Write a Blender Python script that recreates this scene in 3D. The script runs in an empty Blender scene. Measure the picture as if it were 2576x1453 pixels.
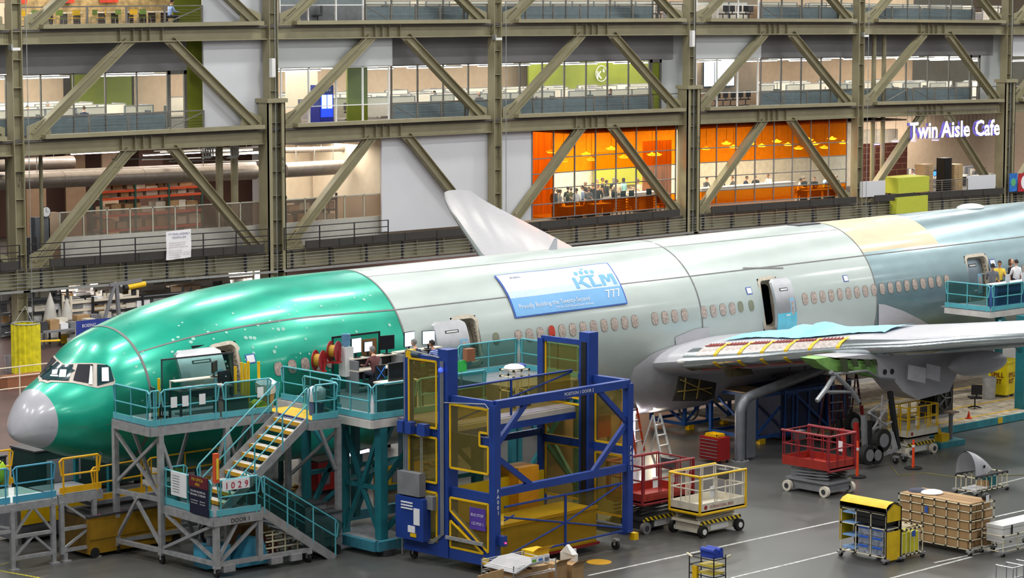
import bpy, bmesh, math, random
import numpy as np
from mathutils import Vector, Matrix
random.seed(7)
HALLP = 1400
ZF = .8          # hangar floor level
SC = bpy.context.scene
COL = SC.collection
PI = math.pi
# ---------------------------------------------------------------- camera
F_PX, YAW, PIT, HC = 6453.2, .8203, .1136, 17.716
IW, IH = 2576, 1453
fwv = np.array([math.cos(YAW)*math.cos(PIT), math.sin(YAW)*math.cos(PIT), -math.sin(PIT)])
rtv = np.array([math.sin(YAW), -math.cos(YAW), 0.]); upv = np.cross(rtv, fwv); CP = np.array([0, 0, HC])
def ray(px, py): return fwv + rtv*(px-IW/2)/F_PX - upv*(py-IH/2)/F_PX
def gp(px, py, z=None):
    z = ZF if z is None else z
    d = ray(px, py); return CP + d*((z-HC)/d[2])
def vp(px, py, Y):
    d = ray(px, py); return CP + d*(Y/d[1])
def zat(px, py, x, y):
    "height of the picture row py above plan point x, y"
    d = ray(px, py); t = math.hypot(x, y)/math.hypot(d[0], d[1]); return HC + d[2]*t
cam = bpy.data.cameras.new('camera'); co = bpy.data.objects.new('camera', cam); COL.objects.link(co)
co.location = (0, 0, HC); co.rotation_euler = (PI/2-PIT, 0, YAW-PI/2)
cam.sensor_width = 36; cam.lens = F_PX/IW*36; cam.clip_end = 800; cam.clip_start = 1
SC.camera = co
SC.view_settings.view_transform = 'Standard'; SC.view_settings.look = 'None'
SC.view_settings.exposure = 0.0; SC.view_settings.gamma = 1
SC.view_settings.use_curve_mapping = False
# ---------------------------------------------------------------- materials
def lin(c):
    r = []
    for v in c[:3]:
        v = v/255.; r.append(v/12.92 if v <= .04045 else ((v+.055)/1.055)**2.4)
    return tuple(r)+(1.,)
MATS = {}
def mat(name, c, rough=.5, metal=0., var=.08, scale=3., bump=0., coat=0., alpha=None, emit=None, estr=1., trans=None, stretch=None, spec=.5):
    if name in MATS: return MATS[name]
    m = bpy.data.materials.new(name); m.use_nodes = True; nt = m.node_tree; N = nt.nodes; L = nt.links
    b = N['Principled BSDF']; col = lin(c)
    tc = N.new('ShaderNodeTexCoord'); mp = N.new('ShaderNodeMapping'); L.new(tc.outputs['Object'], mp.inputs[0])
    if stretch: mp.inputs['Scale'].default_value = stretch
    nz = N.new('ShaderNodeTexNoise'); nz.inputs['Scale'].default_value = scale; nz.inputs['Detail'].default_value = 5
    L.new(mp.outputs[0], nz.inputs['Vector'])
    mr = N.new('ShaderNodeMapRange'); L.new(nz.outputs['Fac'], mr.inputs[0])
    mr.inputs[1].default_value = .3; mr.inputs[2].default_value = .7; mr.inputs[3].default_value = 1-var*1.6; mr.inputs[4].default_value = 1+var*1.2
    mx = N.new('ShaderNodeVectorMath'); mx.operation = 'SCALE'; mx.inputs[0].default_value = col[:3]; L.new(mr.outputs[0], mx.inputs['Scale'])
    L.new(mx.outputs[0], b.inputs['Base Color'])
    b.inputs['Roughness'].default_value = rough; b.inputs['Metallic'].default_value = metal
    b.inputs['Coat Weight'].default_value = coat; b.inputs['Coat Roughness'].default_value = .12
    b.inputs['Specular IOR Level'].default_value = spec
    if bump:
        bp = N.new('ShaderNodeBump'); bp.inputs['Strength'].default_value = bump; bp.inputs['Distance'].default_value = .02
        L.new(nz.outputs['Fac'], bp.inputs['Height']); L.new(bp.outputs[0], b.inputs['Normal'])
    if emit:
        b.inputs['Emission Color'].default_value = lin(emit); b.inputs['Emission Strength'].default_value = estr
    if alpha is not None:
        out = N['Material Output']; tr = N.new('ShaderNodeBsdfTransparent'); ms = N.new('ShaderNodeMixShader')
        tr.inputs[0].default_value = lin(trans) if trans else (1, 1, 1, 1)
        ms.inputs[0].default_value = alpha; L.new(tr.outputs[0], ms.inputs[1]); L.new(b.outputs[0], ms.inputs[2]); L.new(ms.outputs[0], out.inputs[0])
    MATS[name] = m; return m
steel = mat('olive_painted_steel', (142, 136, 108), .55, var=.07, scale=1.2)
darkband = mat('dark_toe_board', (52, 50, 46), .6)
wwall = mat('white_plaster_wall', (205, 207, 212), .8, var=.02, scale=.6)
lgwall = mat('light_grey_panel', (186, 190, 190), .8, var=.02, scale=.6)
gwall = mat('grey_soffit_panel', (128, 128, 130), .8, var=.04, scale=.5)
greenw = mat('olive_green_wall', (118, 128, 22), .7, var=.08, scale=1.)
limew = mat('lime_green_panel', (182, 190, 60), .6, var=.03)
rail = mat('grey_rail_metal', (112, 110, 104), .45, .3)
drail = mat('dark_rail_metal', (42, 40, 44), .45, .3)
galv = mat('galvanised_steel', (168, 168, 170), .42, .35, var=.12, scale=5.)
condt = mat('conduit_pipe', (165, 168, 165), .4, .5)
cream = mat('cream_wall', (225, 212, 190), .8, var=.03)
brownw = mat('brown_wall', (150, 125, 100), .8, var=.06)
tanw = mat('tan_wall', (188, 165, 140), .8, var=.04)
black = mat('black_plastic', (24, 24, 26), .5)
dgrey = mat('dark_grey_plastic', (62, 62, 66), .5)
mgrey = mat('mid_grey_paint', (125, 126, 130), .5)
white = mat('white_paint', (226, 226, 224), .45, var=.03)
offw = mat('offwhite_board', (222, 214, 198), .7, var=.03)
paper = mat('white_paper', (235, 235, 238), .7, var=.02)
carpet = mat('office_carpet', (92, 88, 84), .9)
glass = mat('clear_glass', (190, 215, 215), .06, alpha=.05, trans=(250, 253, 252))
frost = mat('frosted_glass', (112, 128, 134), .35, alpha=.86, trans=(150, 185, 195))
amberg = mat('amber_glass', (240, 120, 20), .08, alpha=.10, trans=(255, 200, 92))
lampm = mat('lamp_tube', (255, 255, 255), .5, emit=(255, 246, 255), estr=9)
lampw = mat('pendant_glow', (255, 240, 220), .5, emit=(255, 225, 190), estr=14)
wood = mat('birch_wood', (205, 175, 130), .6, var=.1, scale=2, stretch=(1, 1, 6))
cardb = mat('cardboard', (172, 138, 96), .8, var=.08, scale=4)
yel = mat('safety_yellow', (232, 186, 10), .45, var=.05)
red = mat('safety_red', (178, 34, 30), .45, var=.08)
oran = mat('rack_orange', (214, 84, 42), .5, var=.08)
blue = mat('machine_blue', (30, 62, 142), .42, var=.10, scale=1.5)
teal = mat('teal_paint', (30, 112, 122), .42, var=.08)
aqua = mat('aqua_rail_paint', (92, 178, 190), .38, var=.06)
rubber = mat('black_rubber', (20, 20, 20), .8)
alum = mat('bare_aluminium', (198, 200, 204), .3, .8, var=.05)
skin = [mat('skin_light', (214, 164, 136), .6), mat('skin_tan', (176, 122, 90), .6)]
hairm = [mat('dark_hair', (34, 26, 22), .7), mat('grey_hair', (120, 118, 116), .7), mat('brown_hair', (78, 52, 34), .7)]
# ---------------------------------------------------------------- object helpers
FR = {}            # root -> (loc, rotz)
def tag(o, label=None, cat=None, group=None, kind=None):
    if label: o['label'] = label
    if cat: o['category'] = cat
    if group: o['group'] = group
    if kind: o['kind'] = kind
    return o
def thing(name, label, cat, loc=(0, 0, 0), rz=0, group=None):
    o = bpy.data.objects.new(name, None); COL.objects.link(o); o.empty_display_size = .2
    o.location = tuple(loc); o.rotation_euler = (0, 0, rz); return tag(o, label, cat, group)
SPLIT = dict(web_stiffeners='web_stiffener', gusset_plate='gusset_plate', rail_posts='rail_post', bench_legs='leg', legs='leg', leg_panels='leg_panel', stair_treads='stair_tread', tread_nosings='tread_nosing', hanger_rod='hanger_rod', hanger_strap='hanger_strap', banner_poles='banner_pole', window_plugs='window_plug', ring_seams='ring_seam', lap_seams='lap_seam', scissor_arms='scissor_arm', stiffener_plates='stiffener_plate', deck_frame='deck_beam', cream_handles='handle', cap_rods='rod', loose_pipes='loose_pipe', bay_pipes='bay_pipe', forward_mount_arms='mount_arm', access_holes='access_hole', shelf_pipes='shelf_pipe', guard_posts='post', platform_sides='platform_side', grey_conduit='conduit', orange_slats='slat', pipe='pipe', conduit='conduit', yellow_tray='yellow_tray', lit_letters='lit_word', letter_sides='letter_side', root_fillet='root_fillet')
class M:
    "collects shapes; build() links them as one mesh object"
    def __init__(s): s.v = []; s.f = []; s.k = []
    def add(s, vs, fs):
        n = len(s.v); s.k.append((n, len(s.f))); s.v += [tuple(map(float, p)) for p in vs]; s.f += [tuple(i+n for i in f) for f in fs]; return s
    def hexa(s, p): return s.add(p, [(0, 3, 2, 1), (4, 5, 6, 7), (0, 1, 5, 4), (1, 2, 6, 5), (2, 3, 7, 6), (3, 0, 4, 7)])
    def bb(s, x0, x1, y0, y1, z0, z1):
        return s.hexa([(x0, y0, z0), (x1, y0, z0), (x1, y1, z0), (x0, y1, z0), (x0, y0, z1), (x1, y0, z1), (x1, y1, z1), (x0, y1, z1)])
    def box(s, c, d, rz=0):
        co_, si = math.cos(rz), math.sin(rz); P = []
        for z in (-1, 1):
            for x, y in ((-1, -1), (1, -1), (1, 1), (-1, 1)):
                X, Y = x*d[0]/2, y*d[1]/2; P.append((c[0]+X*co_-Y*si, c[1]+X*si+Y*co_, c[2]+z*d[2]/2))
        return s.hexa(P)
    def beam(s, p, q, w=.1, h=None, up=(0, 0, 1)):
        h = h or w; p = Vector(p); q = Vector(q); d = q-p
        if d.length < 1e-6: return s
        d.normalize(); u = Vector(up)
        if abs(d.dot(u)) > .98: u = Vector((0, 1, 0))
        r = d.cross(u).normalized(); u = r.cross(d)
        r *= w/2; u *= h/2
        return s.hexa([p-r-u, p+r-u, q+r-u, q-r-u, p-r+u, p+r+u, q+r+u, q-r+u])
    def tube(s, pts, r=.03, n=8, closed=False, r2=None):
        pts = [Vector(p) for p in pts]; N = len(pts); vs = []; fs = []; prev = None
        for i, p in enumerate(pts):
            if closed: t = pts[(i+1) % N]-pts[i-1]
            else: t = pts[min(i+1, N-1)]-pts[max(i-1, 0)]
            if t.length < 1e-9: t = Vector((0, 0, 1))
            t.normalize()
            a = prev if prev is not None else (Vector((0, 0, 1)) if abs(t.z) < .9 else Vector((1, 0, 0)))
            a = (a-t*a.dot(t));
            if a.length < 1e-4: a = t.orthogonal()
            a.normalize(); prev = a; b = t.cross(a)
            rr = r if r2 is None else r+(r2-r)*i/(N-1)
            for k in range(n):
                an = 2*PI*k/n; vs.append(p+(a*math.cos(an)+b*math.sin(an))*rr)
        m = N if closed else N-1
        for i in range(m):
            j = (i+1) % N
            for k in range(n): fs.append((i*n+k, i*n+(k+1) % n, j*n+(k+1) % n, j*n+k))
        if not closed: fs += [tuple(range(n))[::-1], tuple((N-1)*n+k for k in range(n))]
        return s.add(vs, fs)
    def cyl(s, p, q, r, n=16, r2=None): return s.tube([p, q], r, n, r2=r2)
    def poly(s, pts, t, nrm):
        "flat polygon pts extruded by t along nrm"
        n = len(pts); nv = Vector(nrm)*t; P = [Vector(p) for p in pts]
        return s.add(P+[p+nv for p in P], [tuple(range(n))[::-1], tuple(range(n, 2*n))]+[(i, (i+1) % n, n+(i+1) % n, n+i) for i in range(n)])
    def grid(s, R, closed_u=False, closed_v=False, flip=False):
        nu, nv = len(R), len(R[0]); vs = [p for row in R for p in row]; fs = []
        for i in range(nu if closed_u else nu-1):
            for j in range(nv if closed_v else nv-1):
                a, b, c, d = i*nv+j, i*nv+(j+1) % nv, ((i+1) % nu)*nv+(j+1) % nv, ((i+1) % nu)*nv+j
                fs.append((a, d, c, b) if flip else (a, b, c, d))
        return s.add(vs, fs)
    def sph(s, c, r, nu=10, nv=12, sc=(1, 1, 1)):
        R = []
        for i in range(nu+1):
            t = PI*i/nu; R.append([(c[0]+r*sc[0]*math.sin(t)*math.cos(2*PI*j/nv), c[1]+r*sc[1]*math.sin(t)*math.sin(2*PI*j/nv), c[2]+r*sc[2]*math.cos(t)) for j in range(nv)])
        return s.grid(R, closed_v=True)
    def lathe(s, c, prof, n=16):
        R = [[(c[0]+r*math.cos(2*PI*j/n), c[1]+r*math.sin(2*PI*j/n), c[2]+z) for j in range(n)] for r, z in prof]
        return s.grid(R, closed_v=True)
    def torus(s, c, R, r, axis='z', n=20, m=8):
        P = []
        for i in range(n):
            a = 2*PI*i/n; x, y = R*math.cos(a), R*math.sin(a)
            P.append((c[0]+x, c[1]+y, c[2]) if axis == 'z' else ((c[0]+x, c[1], c[2]+y) if axis == 'y' else (c[0], c[1]+x, c[2]+y)))
        return s.tube(P, r, m, closed=True)
    def mesh(s, name, m, smooth=False, shift=None, rz=0):
        vs = s.v
        if shift is not None or rz:
            sx, sy, sz = shift if shift is not None else (0, 0, 0); c_, s_ = math.cos(-rz), math.sin(-rz)
            vs = [((x-sx)*c_-(y-sy)*s_, (x-sx)*s_+(y-sy)*c_, z-sz) for x, y, z in vs]
        me = bpy.data.meshes.new(name); me.from_pydata(vs, [], s.f); me.update()
        if m: me.materials.append(m)
        if smooth:
            me.polygons.foreach_set('use_smooth', [True]*len(me.polygons))
            try: me.set_sharp_from_angle(angle=math.radians(40))
            except Exception: pass
        return me
    def build(s, name, m, parent=None, world=False, smooth=False, label=None):
        if name in SPLIT and len(s.k) > 1 and parent is not None:
            ks = s.k+[(len(s.v), len(s.f))]; o = None
            for (a, b), (c, d) in zip(ks[:-1], ks[1:]):
                q = M(); q.add(s.v[a:c], [tuple(i-a for i in f) for f in s.f[b:d]]); o = q.build(SPLIT[name], m, parent, world, smooth, label)
            return o
        "parent given: coordinates are local to the thing (world=True: world coordinates). No parent: own object, origin at its base"
        if parent is None:
            a = np.array(s.v); sh = ((a[:, 0].min()+a[:, 0].max())/2, (a[:, 1].min()+a[:, 1].max())/2, a[:, 2].min())
            o = bpy.data.objects.new(name, s.mesh(name, m, smooth, sh)); o.location = sh
        else:
            root = parent
            while root.parent: root = root.parent
            if world: me = s.mesh(name, m, smooth, tuple(root.location), root.rotation_euler[2])
            else: me = s.mesh(name, m, smooth)
            o = bpy.data.objects.new(name, me); o.parent = parent
        COL.objects.link(o)
        if label: o['label'] = label
        return o
def single(mm, name, m, label, cat, group=None, smooth=False, kind=None):
    return tag(mm.build(name, m, smooth=smooth), label, cat, group, kind)
def struct(mm, name, m, smooth=False):
    o = mm.build(name, m, smooth=smooth); o['kind'] = 'structure'; return o
def copy_tree(o, parent=None):
    c = o.copy(); COL.objects.link(c); c.parent = parent
    for ch in o.children: copy_tree(ch, c)
    return c
def dup(o, loc, rz=None, label=None, group=None):
    c = copy_tree(o); c.location = tuple(loc)
    if rz is not None: c.rotation_euler = (0, 0, rz)
    if label: c['label'] = label
    if group: c['group'] = group
    return c
def textmesh(txt, size=1., bold=0., ext=0.):
    "returns verts (u right, v up, w) and faces of a text, with its width"
    cu = bpy.data.curves.new('t', 'FONT'); cu.body = txt; cu.size = size; cu.offset = bold; cu.extrude = ext; cu.resolution_u = 2
    o = bpy.data.objects.new('t', cu); COL.objects.link(o); dg = bpy.context.evaluated_depsgraph_get()
    me = bpy.data.meshes.new_from_object(o.evaluated_get(dg)); b_ = bmesh.new(); b_.from_mesh(me); bmesh.ops.triangulate(b_, faces=b_.faces[:]); b_.to_mesh(me); b_.free(); v = [tuple(x.co) for x in me.vertices]; f = [tuple(p.vertices) for p in me.polygons]
    bpy.data.objects.remove(o); bpy.data.curves.remove(cu); bpy.data.meshes.remove(me)
    w = max([x[0] for x in v], default=0)
    return v, f, w
def text(mm, txt, org, u, v, h, width=None, ext=.004, bold=0., center=False):
    "adds letters of cap height h at org along unit vectors u (right) and v (up)"
    vs, fs, w = textmesh(txt, 1., bold); sc = h/.72; sx = sc
    if width: sx = width/max(w, 1e-3)
    u = Vector(u); v = Vector(v); n = u.cross(v); o = Vector(org)+n*ext
    dx = -w*sx/2 if center else 0
    mm.add([o+u*(a*sx+dx)+v*(b*sc) for a, b, c in vs], fs); return mm
# ================================================================ the truss facade
YF = 109.01
colpx = [40, 682, 1244, 1731, 2156, 2527]
lv_px = {'T1': [73, 62, 57, 54, 55, 58], 'B1': [112, 99, 91, 88, 86, 87], 'T2': [351, 321, 297, 278, 264, 255],
         'B2': [392, 361, 332, 313, 296, 283], 'T3': [674, 628, 581, 537, 507, 484]}
XK = [float(vp(colpx[k], lv_px['B2'][k], YF)[0]) for k in range(6)]
LZ = {n: [float(vp(colpx[k], a[k], YF)[2]) for k in range(6)] for n, a in lv_px.items()}
LZ['B3'] = [z-1.05 for z in LZ['T3']]; LZ['B0'] = [z+4.35 for z in LZ['T1']]; LZ['T0'] = [z+5.35 for z in LZ['T1']]
XK = [2*XK[0]-XK[1]]+XK+[2*XK[5]-XK[4]]          # now XK[k+1] is column k
for n in LZ: LZ[n] = [2*LZ[n][0]-LZ[n][1]]+LZ[n]+[2*LZ[n][5]-LZ[n][4]]
def Z(lv, x): return float(np.interp(x, XK, LZ[lv]))
def PX(px, off=0., py=300): return float(vp(px, py, YF+off)[0])
def PZ(px, py, off=0.): return float(vp(px, py, YF+off)[2])
def pan(m, x0, x1, l0, h0, l1, h1, y0, y1):
    "upright panel between two levels (a level name plus metres)"
    a = lambda l, x, h: (Z(l, x) if l else 0)+h
    return m.hexa([(x0, y0, a(l0, x0, h0)), (x1, y0, a(l0, x1, h0)), (x1, y1, a(l0, x1, h0)), (x0, y1, a(l0, x0, h0)),
                   (x0, y0, a(l1, x0, h1)), (x1, y0, a(l1, x1, h1)), (x1, y1, a(l1, x1, h1)), (x0, y1, a(l1, x0, h1))])
ordn = ['first', 'second', 'third', 'fourth', 'fifth', 'sixth']
lvlname = {'1': 'upper', '2': 'middle', '3': 'lowest'}
# columns
for k in range(6):
    X = XK[k+1]; wide = k in (1, 3, 5)
    t = thing('steel_column', 'olive steel column, %s from the left, %s' % (ordn[k], 'wider below a cap plate' if wide else 'one width throughout'), 'column', (X, YF, 0), 0, 'steel columns of the rear facade')
    zc = Z('T2', X)+1.35 if wide else 0
    m = M(); lo = -.36
    for sx in (-1, 1): m.bb(sx*.27-.025, sx*.27+.025, -.32, .25, zc, 24)
    m.bb(-.25, .25, -.03, .03, zc, 24)
    m.build('column_shaft', steel, t)
    m = M(); z = max(zc, 0.3)+.6
    while z < 23:
        m.bb(-.25, .25, -.27, .2, z, z+.03); z += 1.37
    m.build('stiffener_plates', steel, t)
    if wide:
        m = M()
        for sx in (-1, 1): m.bb(sx*.5-.16 if sx > 0 else -.58, .58 if sx > 0 else -.3, -.5, -.42, 0, zc)
        for sx in (-1, 1): m.bb(sx*.55-.03, sx*.55+.03, -.5, .35, 0, zc)
        m.bb(-.52, .52, -.02, .03, 0, zc); z = .6
        while z < zc: m.bb(-.5, .5, -.3, .25, z, z+.03); z += 1.3
        m.build('lower_shaft', steel, t)
        M().bb(-.68, .68, -.62, .45, zc, zc+.22).build('cap_plate', steel, t)
    m = M(); bx = .42 if wide else .0
    yy = -.505 if wide else -.325
    z0 = Z('B2', X)-.9
    for i, s_ in enumerate({0: ['40-25', 'L', '4.5'], 1: ['40-25', 'L', '5'], 2: ['40-25', 'L', '5.5'], 3: ['40-25', 'L', '6'], 4: ['40-25', 'L', '6.5'], 5: ['40-25', 'L', '7']}[k]):
        text(m, s_, (bx, yy, z0-i*.32), (1, 0, 0), (0, 0, 1), .2, width=(.28 if i == 0 else None), center=True)
    m.build('column_number', black, t, label='black grid number painted on the column')
    # conduits clipped to the column
    m = M(); g = thing('conduit_run', 'bundle of thin grey conduits clipped up the %s steel column' % ordn[k], 'conduit', (X+.45, YF-.4, 0), 0, 'conduits on the columns')
    n = 3 if wide else 1
    for i in range(n):
        dx = -.05-.09*i if not wide else -.55+.12*i-.12*(i == 2)
        m.tube([(dx, -.15, 0), (dx, -.15, 23)], .022, 6)
    m.build('pipe', condt, g)
# horizontal girders
def girder(k, T, B, nm, dark=False):
    x0, x1 = XK[k]+.3, XK[k+1]-.3; xm = (XK[k]+XK[k+1])/2
    zb = Z(B, xm)
    t = thing('floor_girder', 'deep olive steel girder at the %s deck, %s' % (nm, bayname[k]), 'girder', (xm, YF, zb), 0, 'girders of the rear facade')
    m = M()
    pan(m, x0, x1, B, .0, T, 0, YF-.02, YF+.02); pan(m, x0, x1, B, 0, B, .05, YF-.22, YF+.22); pan(m, x0, x1, T, -.05, T, 0, YF-.22, YF+.22)
    m.build('web_and_flanges', steel, t, world=True)
    m = M()
    for dx in (-1.75, -.95, -.45, .05, .85) if T != 'T3' else (-6, -4, -2, 0, 2, 4, 6):
        pan(m, xm+dx-.02, xm+dx+.02, B, .05, T, -.05, YF-.21, YF)
    m.build('web_stiffeners', steel, t, world=True)
    m = M()
    for sx, xx in ((1, x0+.02), (-1, x1-.02)):
        for i in range(2):
            for j in range(7):
                m.box((xx+sx*(.08+.12*i), YF-.04, Z(B, xx)+.15+j*.115), (.04, .04, .04))
    m.build('bolts', steel, t, world=True)
    if T != 'T3':
        m = M(); pan(m, x0+1.05, x1-.55, T, .0, T, .2, YF-.62, YF-.2); m.build('deck_edge_plate', steel, t, world=True)
    return t
bayname = {0: 'left edge to first column', 1: 'first to second column', 2: 'second to third column', 3: 'third to fourth column', 4: 'fourth to fifth column', 5: 'fifth to sixth column', 6: 'sixth column to right edge'}
for k in range(7):
    for T, B, nm in (('T1', 'B1', 'upper'), ('T2', 'B2', 'middle'), ('T3', 'B3', 'lowest')): girder(k, T, B, nm)
# diagonals
def hsec(m, p, q, w=.42, d=.44):
    p = Vector(p); q = Vector(q); a = (q-p).normalized(); n = Vector((0, 1, 0)); r = a.cross(n).normalized()
    for s_ in (-1, 1): m.beam(p+r*s_*w/2, q+r*s_*w/2, .035, d, up=(0, 1, 0))
    m.beam(p, q, .02, w, up=r)
for k in range(7):
    xa, xb = XK[k], XK[k+1]; xm = (xa+xb)/2
    for T, B, st in (('T1', 'B0', 'top'), ('T2', 'B1', 'middle'), ('T3', 'B2', 'lower')):
        for s_ in (1, -1):
            if k == 6 and s_ < 0: continue
            if k == 0 and s_ > 0: continue
            x0 = xa+1.0 if s_ > 0 else xb-1.0; x1 = xm-1.35*s_+0.1
            p = (x0, YF-.02, Z(T, x0)+.1); q = (x1, YF-.02, Z(B, x1)+.02)
            t = thing('diagonal_brace', 'olive brace rising %s, %s storey, %s' % ('right' if s_ > 0 else 'left', st, bayname[k]), 'brace', p, 0, 'diagonal braces of the facade')
            m = M(); hsec(m, p, q); m.build('brace_beam', steel, t, world=True)
            d = (Vector(q)-Vector(p)).normalized(); m = M()
            # gusset at foot and head
            m.poly([(xa+.62 if s_ > 0 else xb-.62, YF-.05, Z(T, x0)-.02), (x0+1.1*s_, YF-.05, Z(T, x0)-.02), Vector(p)+d*1.1+Vector((0, -.03, .25)), (xa+.62 if s_ > 0 else xb-.62, YF-.05, Z(T, x0)+.6)], .03, (0, 1, 0))
            m.poly([(x1-.5, YF-.05, Z(B, x1)), (x1+.6, YF-.05, Z(B, x1)), Vector(q)-d*1.2+Vector((.25, -.03, 0)), Vector(q)-d*1.2+Vector((-.3, -.03, 0))], .03, (0, 1, 0))
            m.build('gusset_plate', steel, t, world=True)
            m = M(); r = d.cross(Vector((0, 1, 0)))
            for e, sg in ((Vector(p), 1), (Vector(q), -1)):
                for i in range(5):
                    for j in (-1, 1): m.box(e+d*sg*(.35+.14*i)+Vector((0, -.1*j-.02, 0))+r*(.235 if r.z > 0 else -.235), (.05, .05, .05))
            m.build('bolts', dgrey, t, world=True)
# lowest chord: cable trays and conduits
for k in range(7):
    x0, x1 = XK[k]+.3, XK[k+1]-.3; xm = (x0+x1)/2
    t = thing('service_pipes', 'thin conduits along the lowest girder, %s' % bayname[k], 'pipes', (xm, YF-.4, Z('B3', xm)), 0, 'pipes on the lowest girder')
    m = M()
    for h in (.12, .3, .48, .62, .8): m.tube([(x0-.5, YF-.45, Z('B3', x0)+h), (xm, YF-.45, Z('B3', xm)+h), (x1+.5, YF-.45, Z('B3', x1)+h)], .022, 6)
    m.build('conduit', condt, t, world=True)
    m = M()
    for j in range(6):
        x = x0+.8+j*(x1-x0)/6; pan(m, x-.03, x+.03, 'B3', .0, 'B3', .95, YF-.42, YF-.24)
    m.build('hanger_strap', dgrey, t, world=True)
    m = M(); pan(m, x0-.5, x1+.5, 'B3', -.12, 'B3', -.02, YF-.75, YF-.5); m.build('cable_tray', condt, t, world=True)
# black toe boards and walls of the lowest gallery
def toe(k, xa, xb):
    m = M(); pan(m, xa, xb, 'T3', 0, 'T3', .42, YF-.75, YF-.68)
    n = int((xb-xa)/2.3)
    for i in range(1, n): x = xa+(xb-xa)*i/n; pan(m, x-.03, x+.03, 'T3', .0, 'T3', .42, YF-.78, YF-.74)
    single(m, 'toe_board', darkband, 'black toe board on the lowest gallery, %s' % bayname[k], 'board', 'toe boards')
for k, a, b in ((1, 98, 640), (2, 745, 1232), (3, 1262, 1690), (4, 1770, 2136), (5, 2182, 2508), (0, -60, 20), (6, 2536, 2640)): toe(k, PX(a), PX(b))
# ---- floor slabs and rear rooms
YD = YF+15
m = M()
for T in ('T0', 'T1', 'T2', 'T3'):
    for k in range(7): pan(m, XK[k], XK[k+1], T, -.16, T, .0, YF-.2, YD+3)
struct(m, 'floor_gallery', carpet)
nwall = 0
def wallp(x0, x1, l0, h0, l1, h1, off, m_, d=.12, nm='wall_panel'):
    mm = M(); pan(mm, x0, x1, l0, h0, l1, h1, YF+off, YF+off+d); return struct(mm, nm, m_)
G = 1.55   # glazing plane offset
def arealight(x, y, z, sx, sy, p, c=(1, .93, .84), nm='room_light'):
    l = bpy.data.lights.new(nm, 'AREA'); l.shape = 'RECTANGLE'; l.size = sx; l.size_y = sy; l.energy = p; l.color = c
    o = bpy.data.objects.new(nm, l); COL.objects.link(o); o.location = (x, y, z); return o
def railing(x0, x1, T, lab, n, diag=(True, True)):
    t = thing('guard_railing', lab, 'railing', ((x0+x1)/2, YF+.35, Z(T, (x0+x1)/2)), 0, 'gallery railings')
    m = M(); pan(m, x0, x1, T, 1.02, T, 1.08, YF+.32, YF+.38); pan(m, x0, x1, T, .1, T, .15, YF+.33, YF+.37); m.build('hand_rail', rail, t, world=True)
    m = M()
    for i in range(n+1):
        x = x0+(x1-x0)*i/n; pan(m, x-.045, x+.045, T, 0, T, 1.05, YF+.31, YF+.39)
    m.build('rail_posts', rail, t, world=True)
    m = M()
    for h in (.25, .4, .55, .7, .85): m.beam((x0, YF+.35, Z(T, x0)+h), (x1, YF+.35, Z(T, x1)+h), .014)
    m.build('rail_cables', rail, t, world=True)
    m = M(); w = (x1-x0)/n
    if diag[0]: m.beam((x0+.05, YF+.35, Z(T, x0)+.95), (x0+w-.05, YF+.35, Z(T, x0+w)+.15), .05)
    if diag[1]: m.beam((x1-.05, YF+.35, Z(T, x1)+.95), (x1-w+.05, YF+.35, Z(T, x1-w)+.15), .05)
    if m.v: m.build('end_brace', rail, t, world=True)
    return t
def glazing(x0, x1, T, hh, n, lab, fr=True, frame=rail, mid=None, gl=None, off=G):
    "window wall: mullions, head and sill, panes; frosted lower band if fr"
    t = thing('glass_wall', lab, 'glazing', ((x0+x1)/2, YF+off, Z(T, (x0+x1)/2)), 0, 'gallery glazing'); y = YF+off
    m = M()
    for i in range(n+1):
        x = x0+(x1-x0)*i/n; pan(m, x-.035, x+.035, T, 0, T, hh, y-.05, y+.05)
    pan(m, x0, x1, T, hh-.07, T, hh, y-.05, y+.05); pan(m, x0, x1, T, 0, T, .07, y-.05, y+.05)
    pan(m, x0, x1, T, .93 if mid is None else mid, T, .98 if mid is None else mid+.05, y-.045, y+.045)
    m.build('mullions', frame, t, world=True)
    if fr:
        for i in range(n):
            a = x0+(x1-x0)*i/n+.04; b = x0+(x1-x0)*(i+1)/n-.04
            m = M(); pan(m, a, b, T, .07, T, .92, y-.01, y+.01); m.build('frosted_pane', frost, t, world=True)
    m = M(); pan(m, x0+.04, x1-.04, T, .98, T, hh-.07, y-.01, y+.01); m.build('clear_pane', gl or glass, t, world=True)
    return t
# cubicle partition prototype: panel, cap and post
cub = {}
def partition(x, y, z, w, rz, lab, grp, h=1.25, light=True):
    key = (round(w, 1), h, light)
    if key not in cub:
        t = thing('cubicle_partition', lab, 'partition', (x, y, z), rz, grp)
        M().bb(-w/2, w/2, -.03, .03, .12, h-.04).build('partition_panel', offw if light else mgrey, t)
        mm = M().bb(-w/2, w/2, -.04, .04, h-.04, h)
        for xx in (-w/2, w/2): mm.bb(xx-.04, xx+.04, -.04, .04, 0, h)
        mm.build('partition_frame', mgrey, t); cub[key] = t; return t
    return dup(cub[key], (x, y, z), rz, lab, grp)
def ceil_lamp(x, y, z, L, lab, grp):
    if 'cl' not in cub:
        t = thing('linear_ceiling_lamp', lab, 'ceiling lamp', (x, y, z), 0, grp)
        M().bb(-L/2, L/2, -.09, .09, .05, .12).build('lamp_housing', white, t)
        M().bb(-L/2+.03, L/2-.03, -.07, .07, .0, .05).build('lamp_diffuser', lampm, t)
        mm = M()
        for xx in (-L*.4, L*.4): mm.bb(xx-.01, xx+.01, -.01, .01, .12, .5)
        mm.build('hanger_rod', mgrey, t); cub['cl'] = t; return t
    return dup(cub['cl'], (x, y, z), 0, lab, grp)
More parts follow.
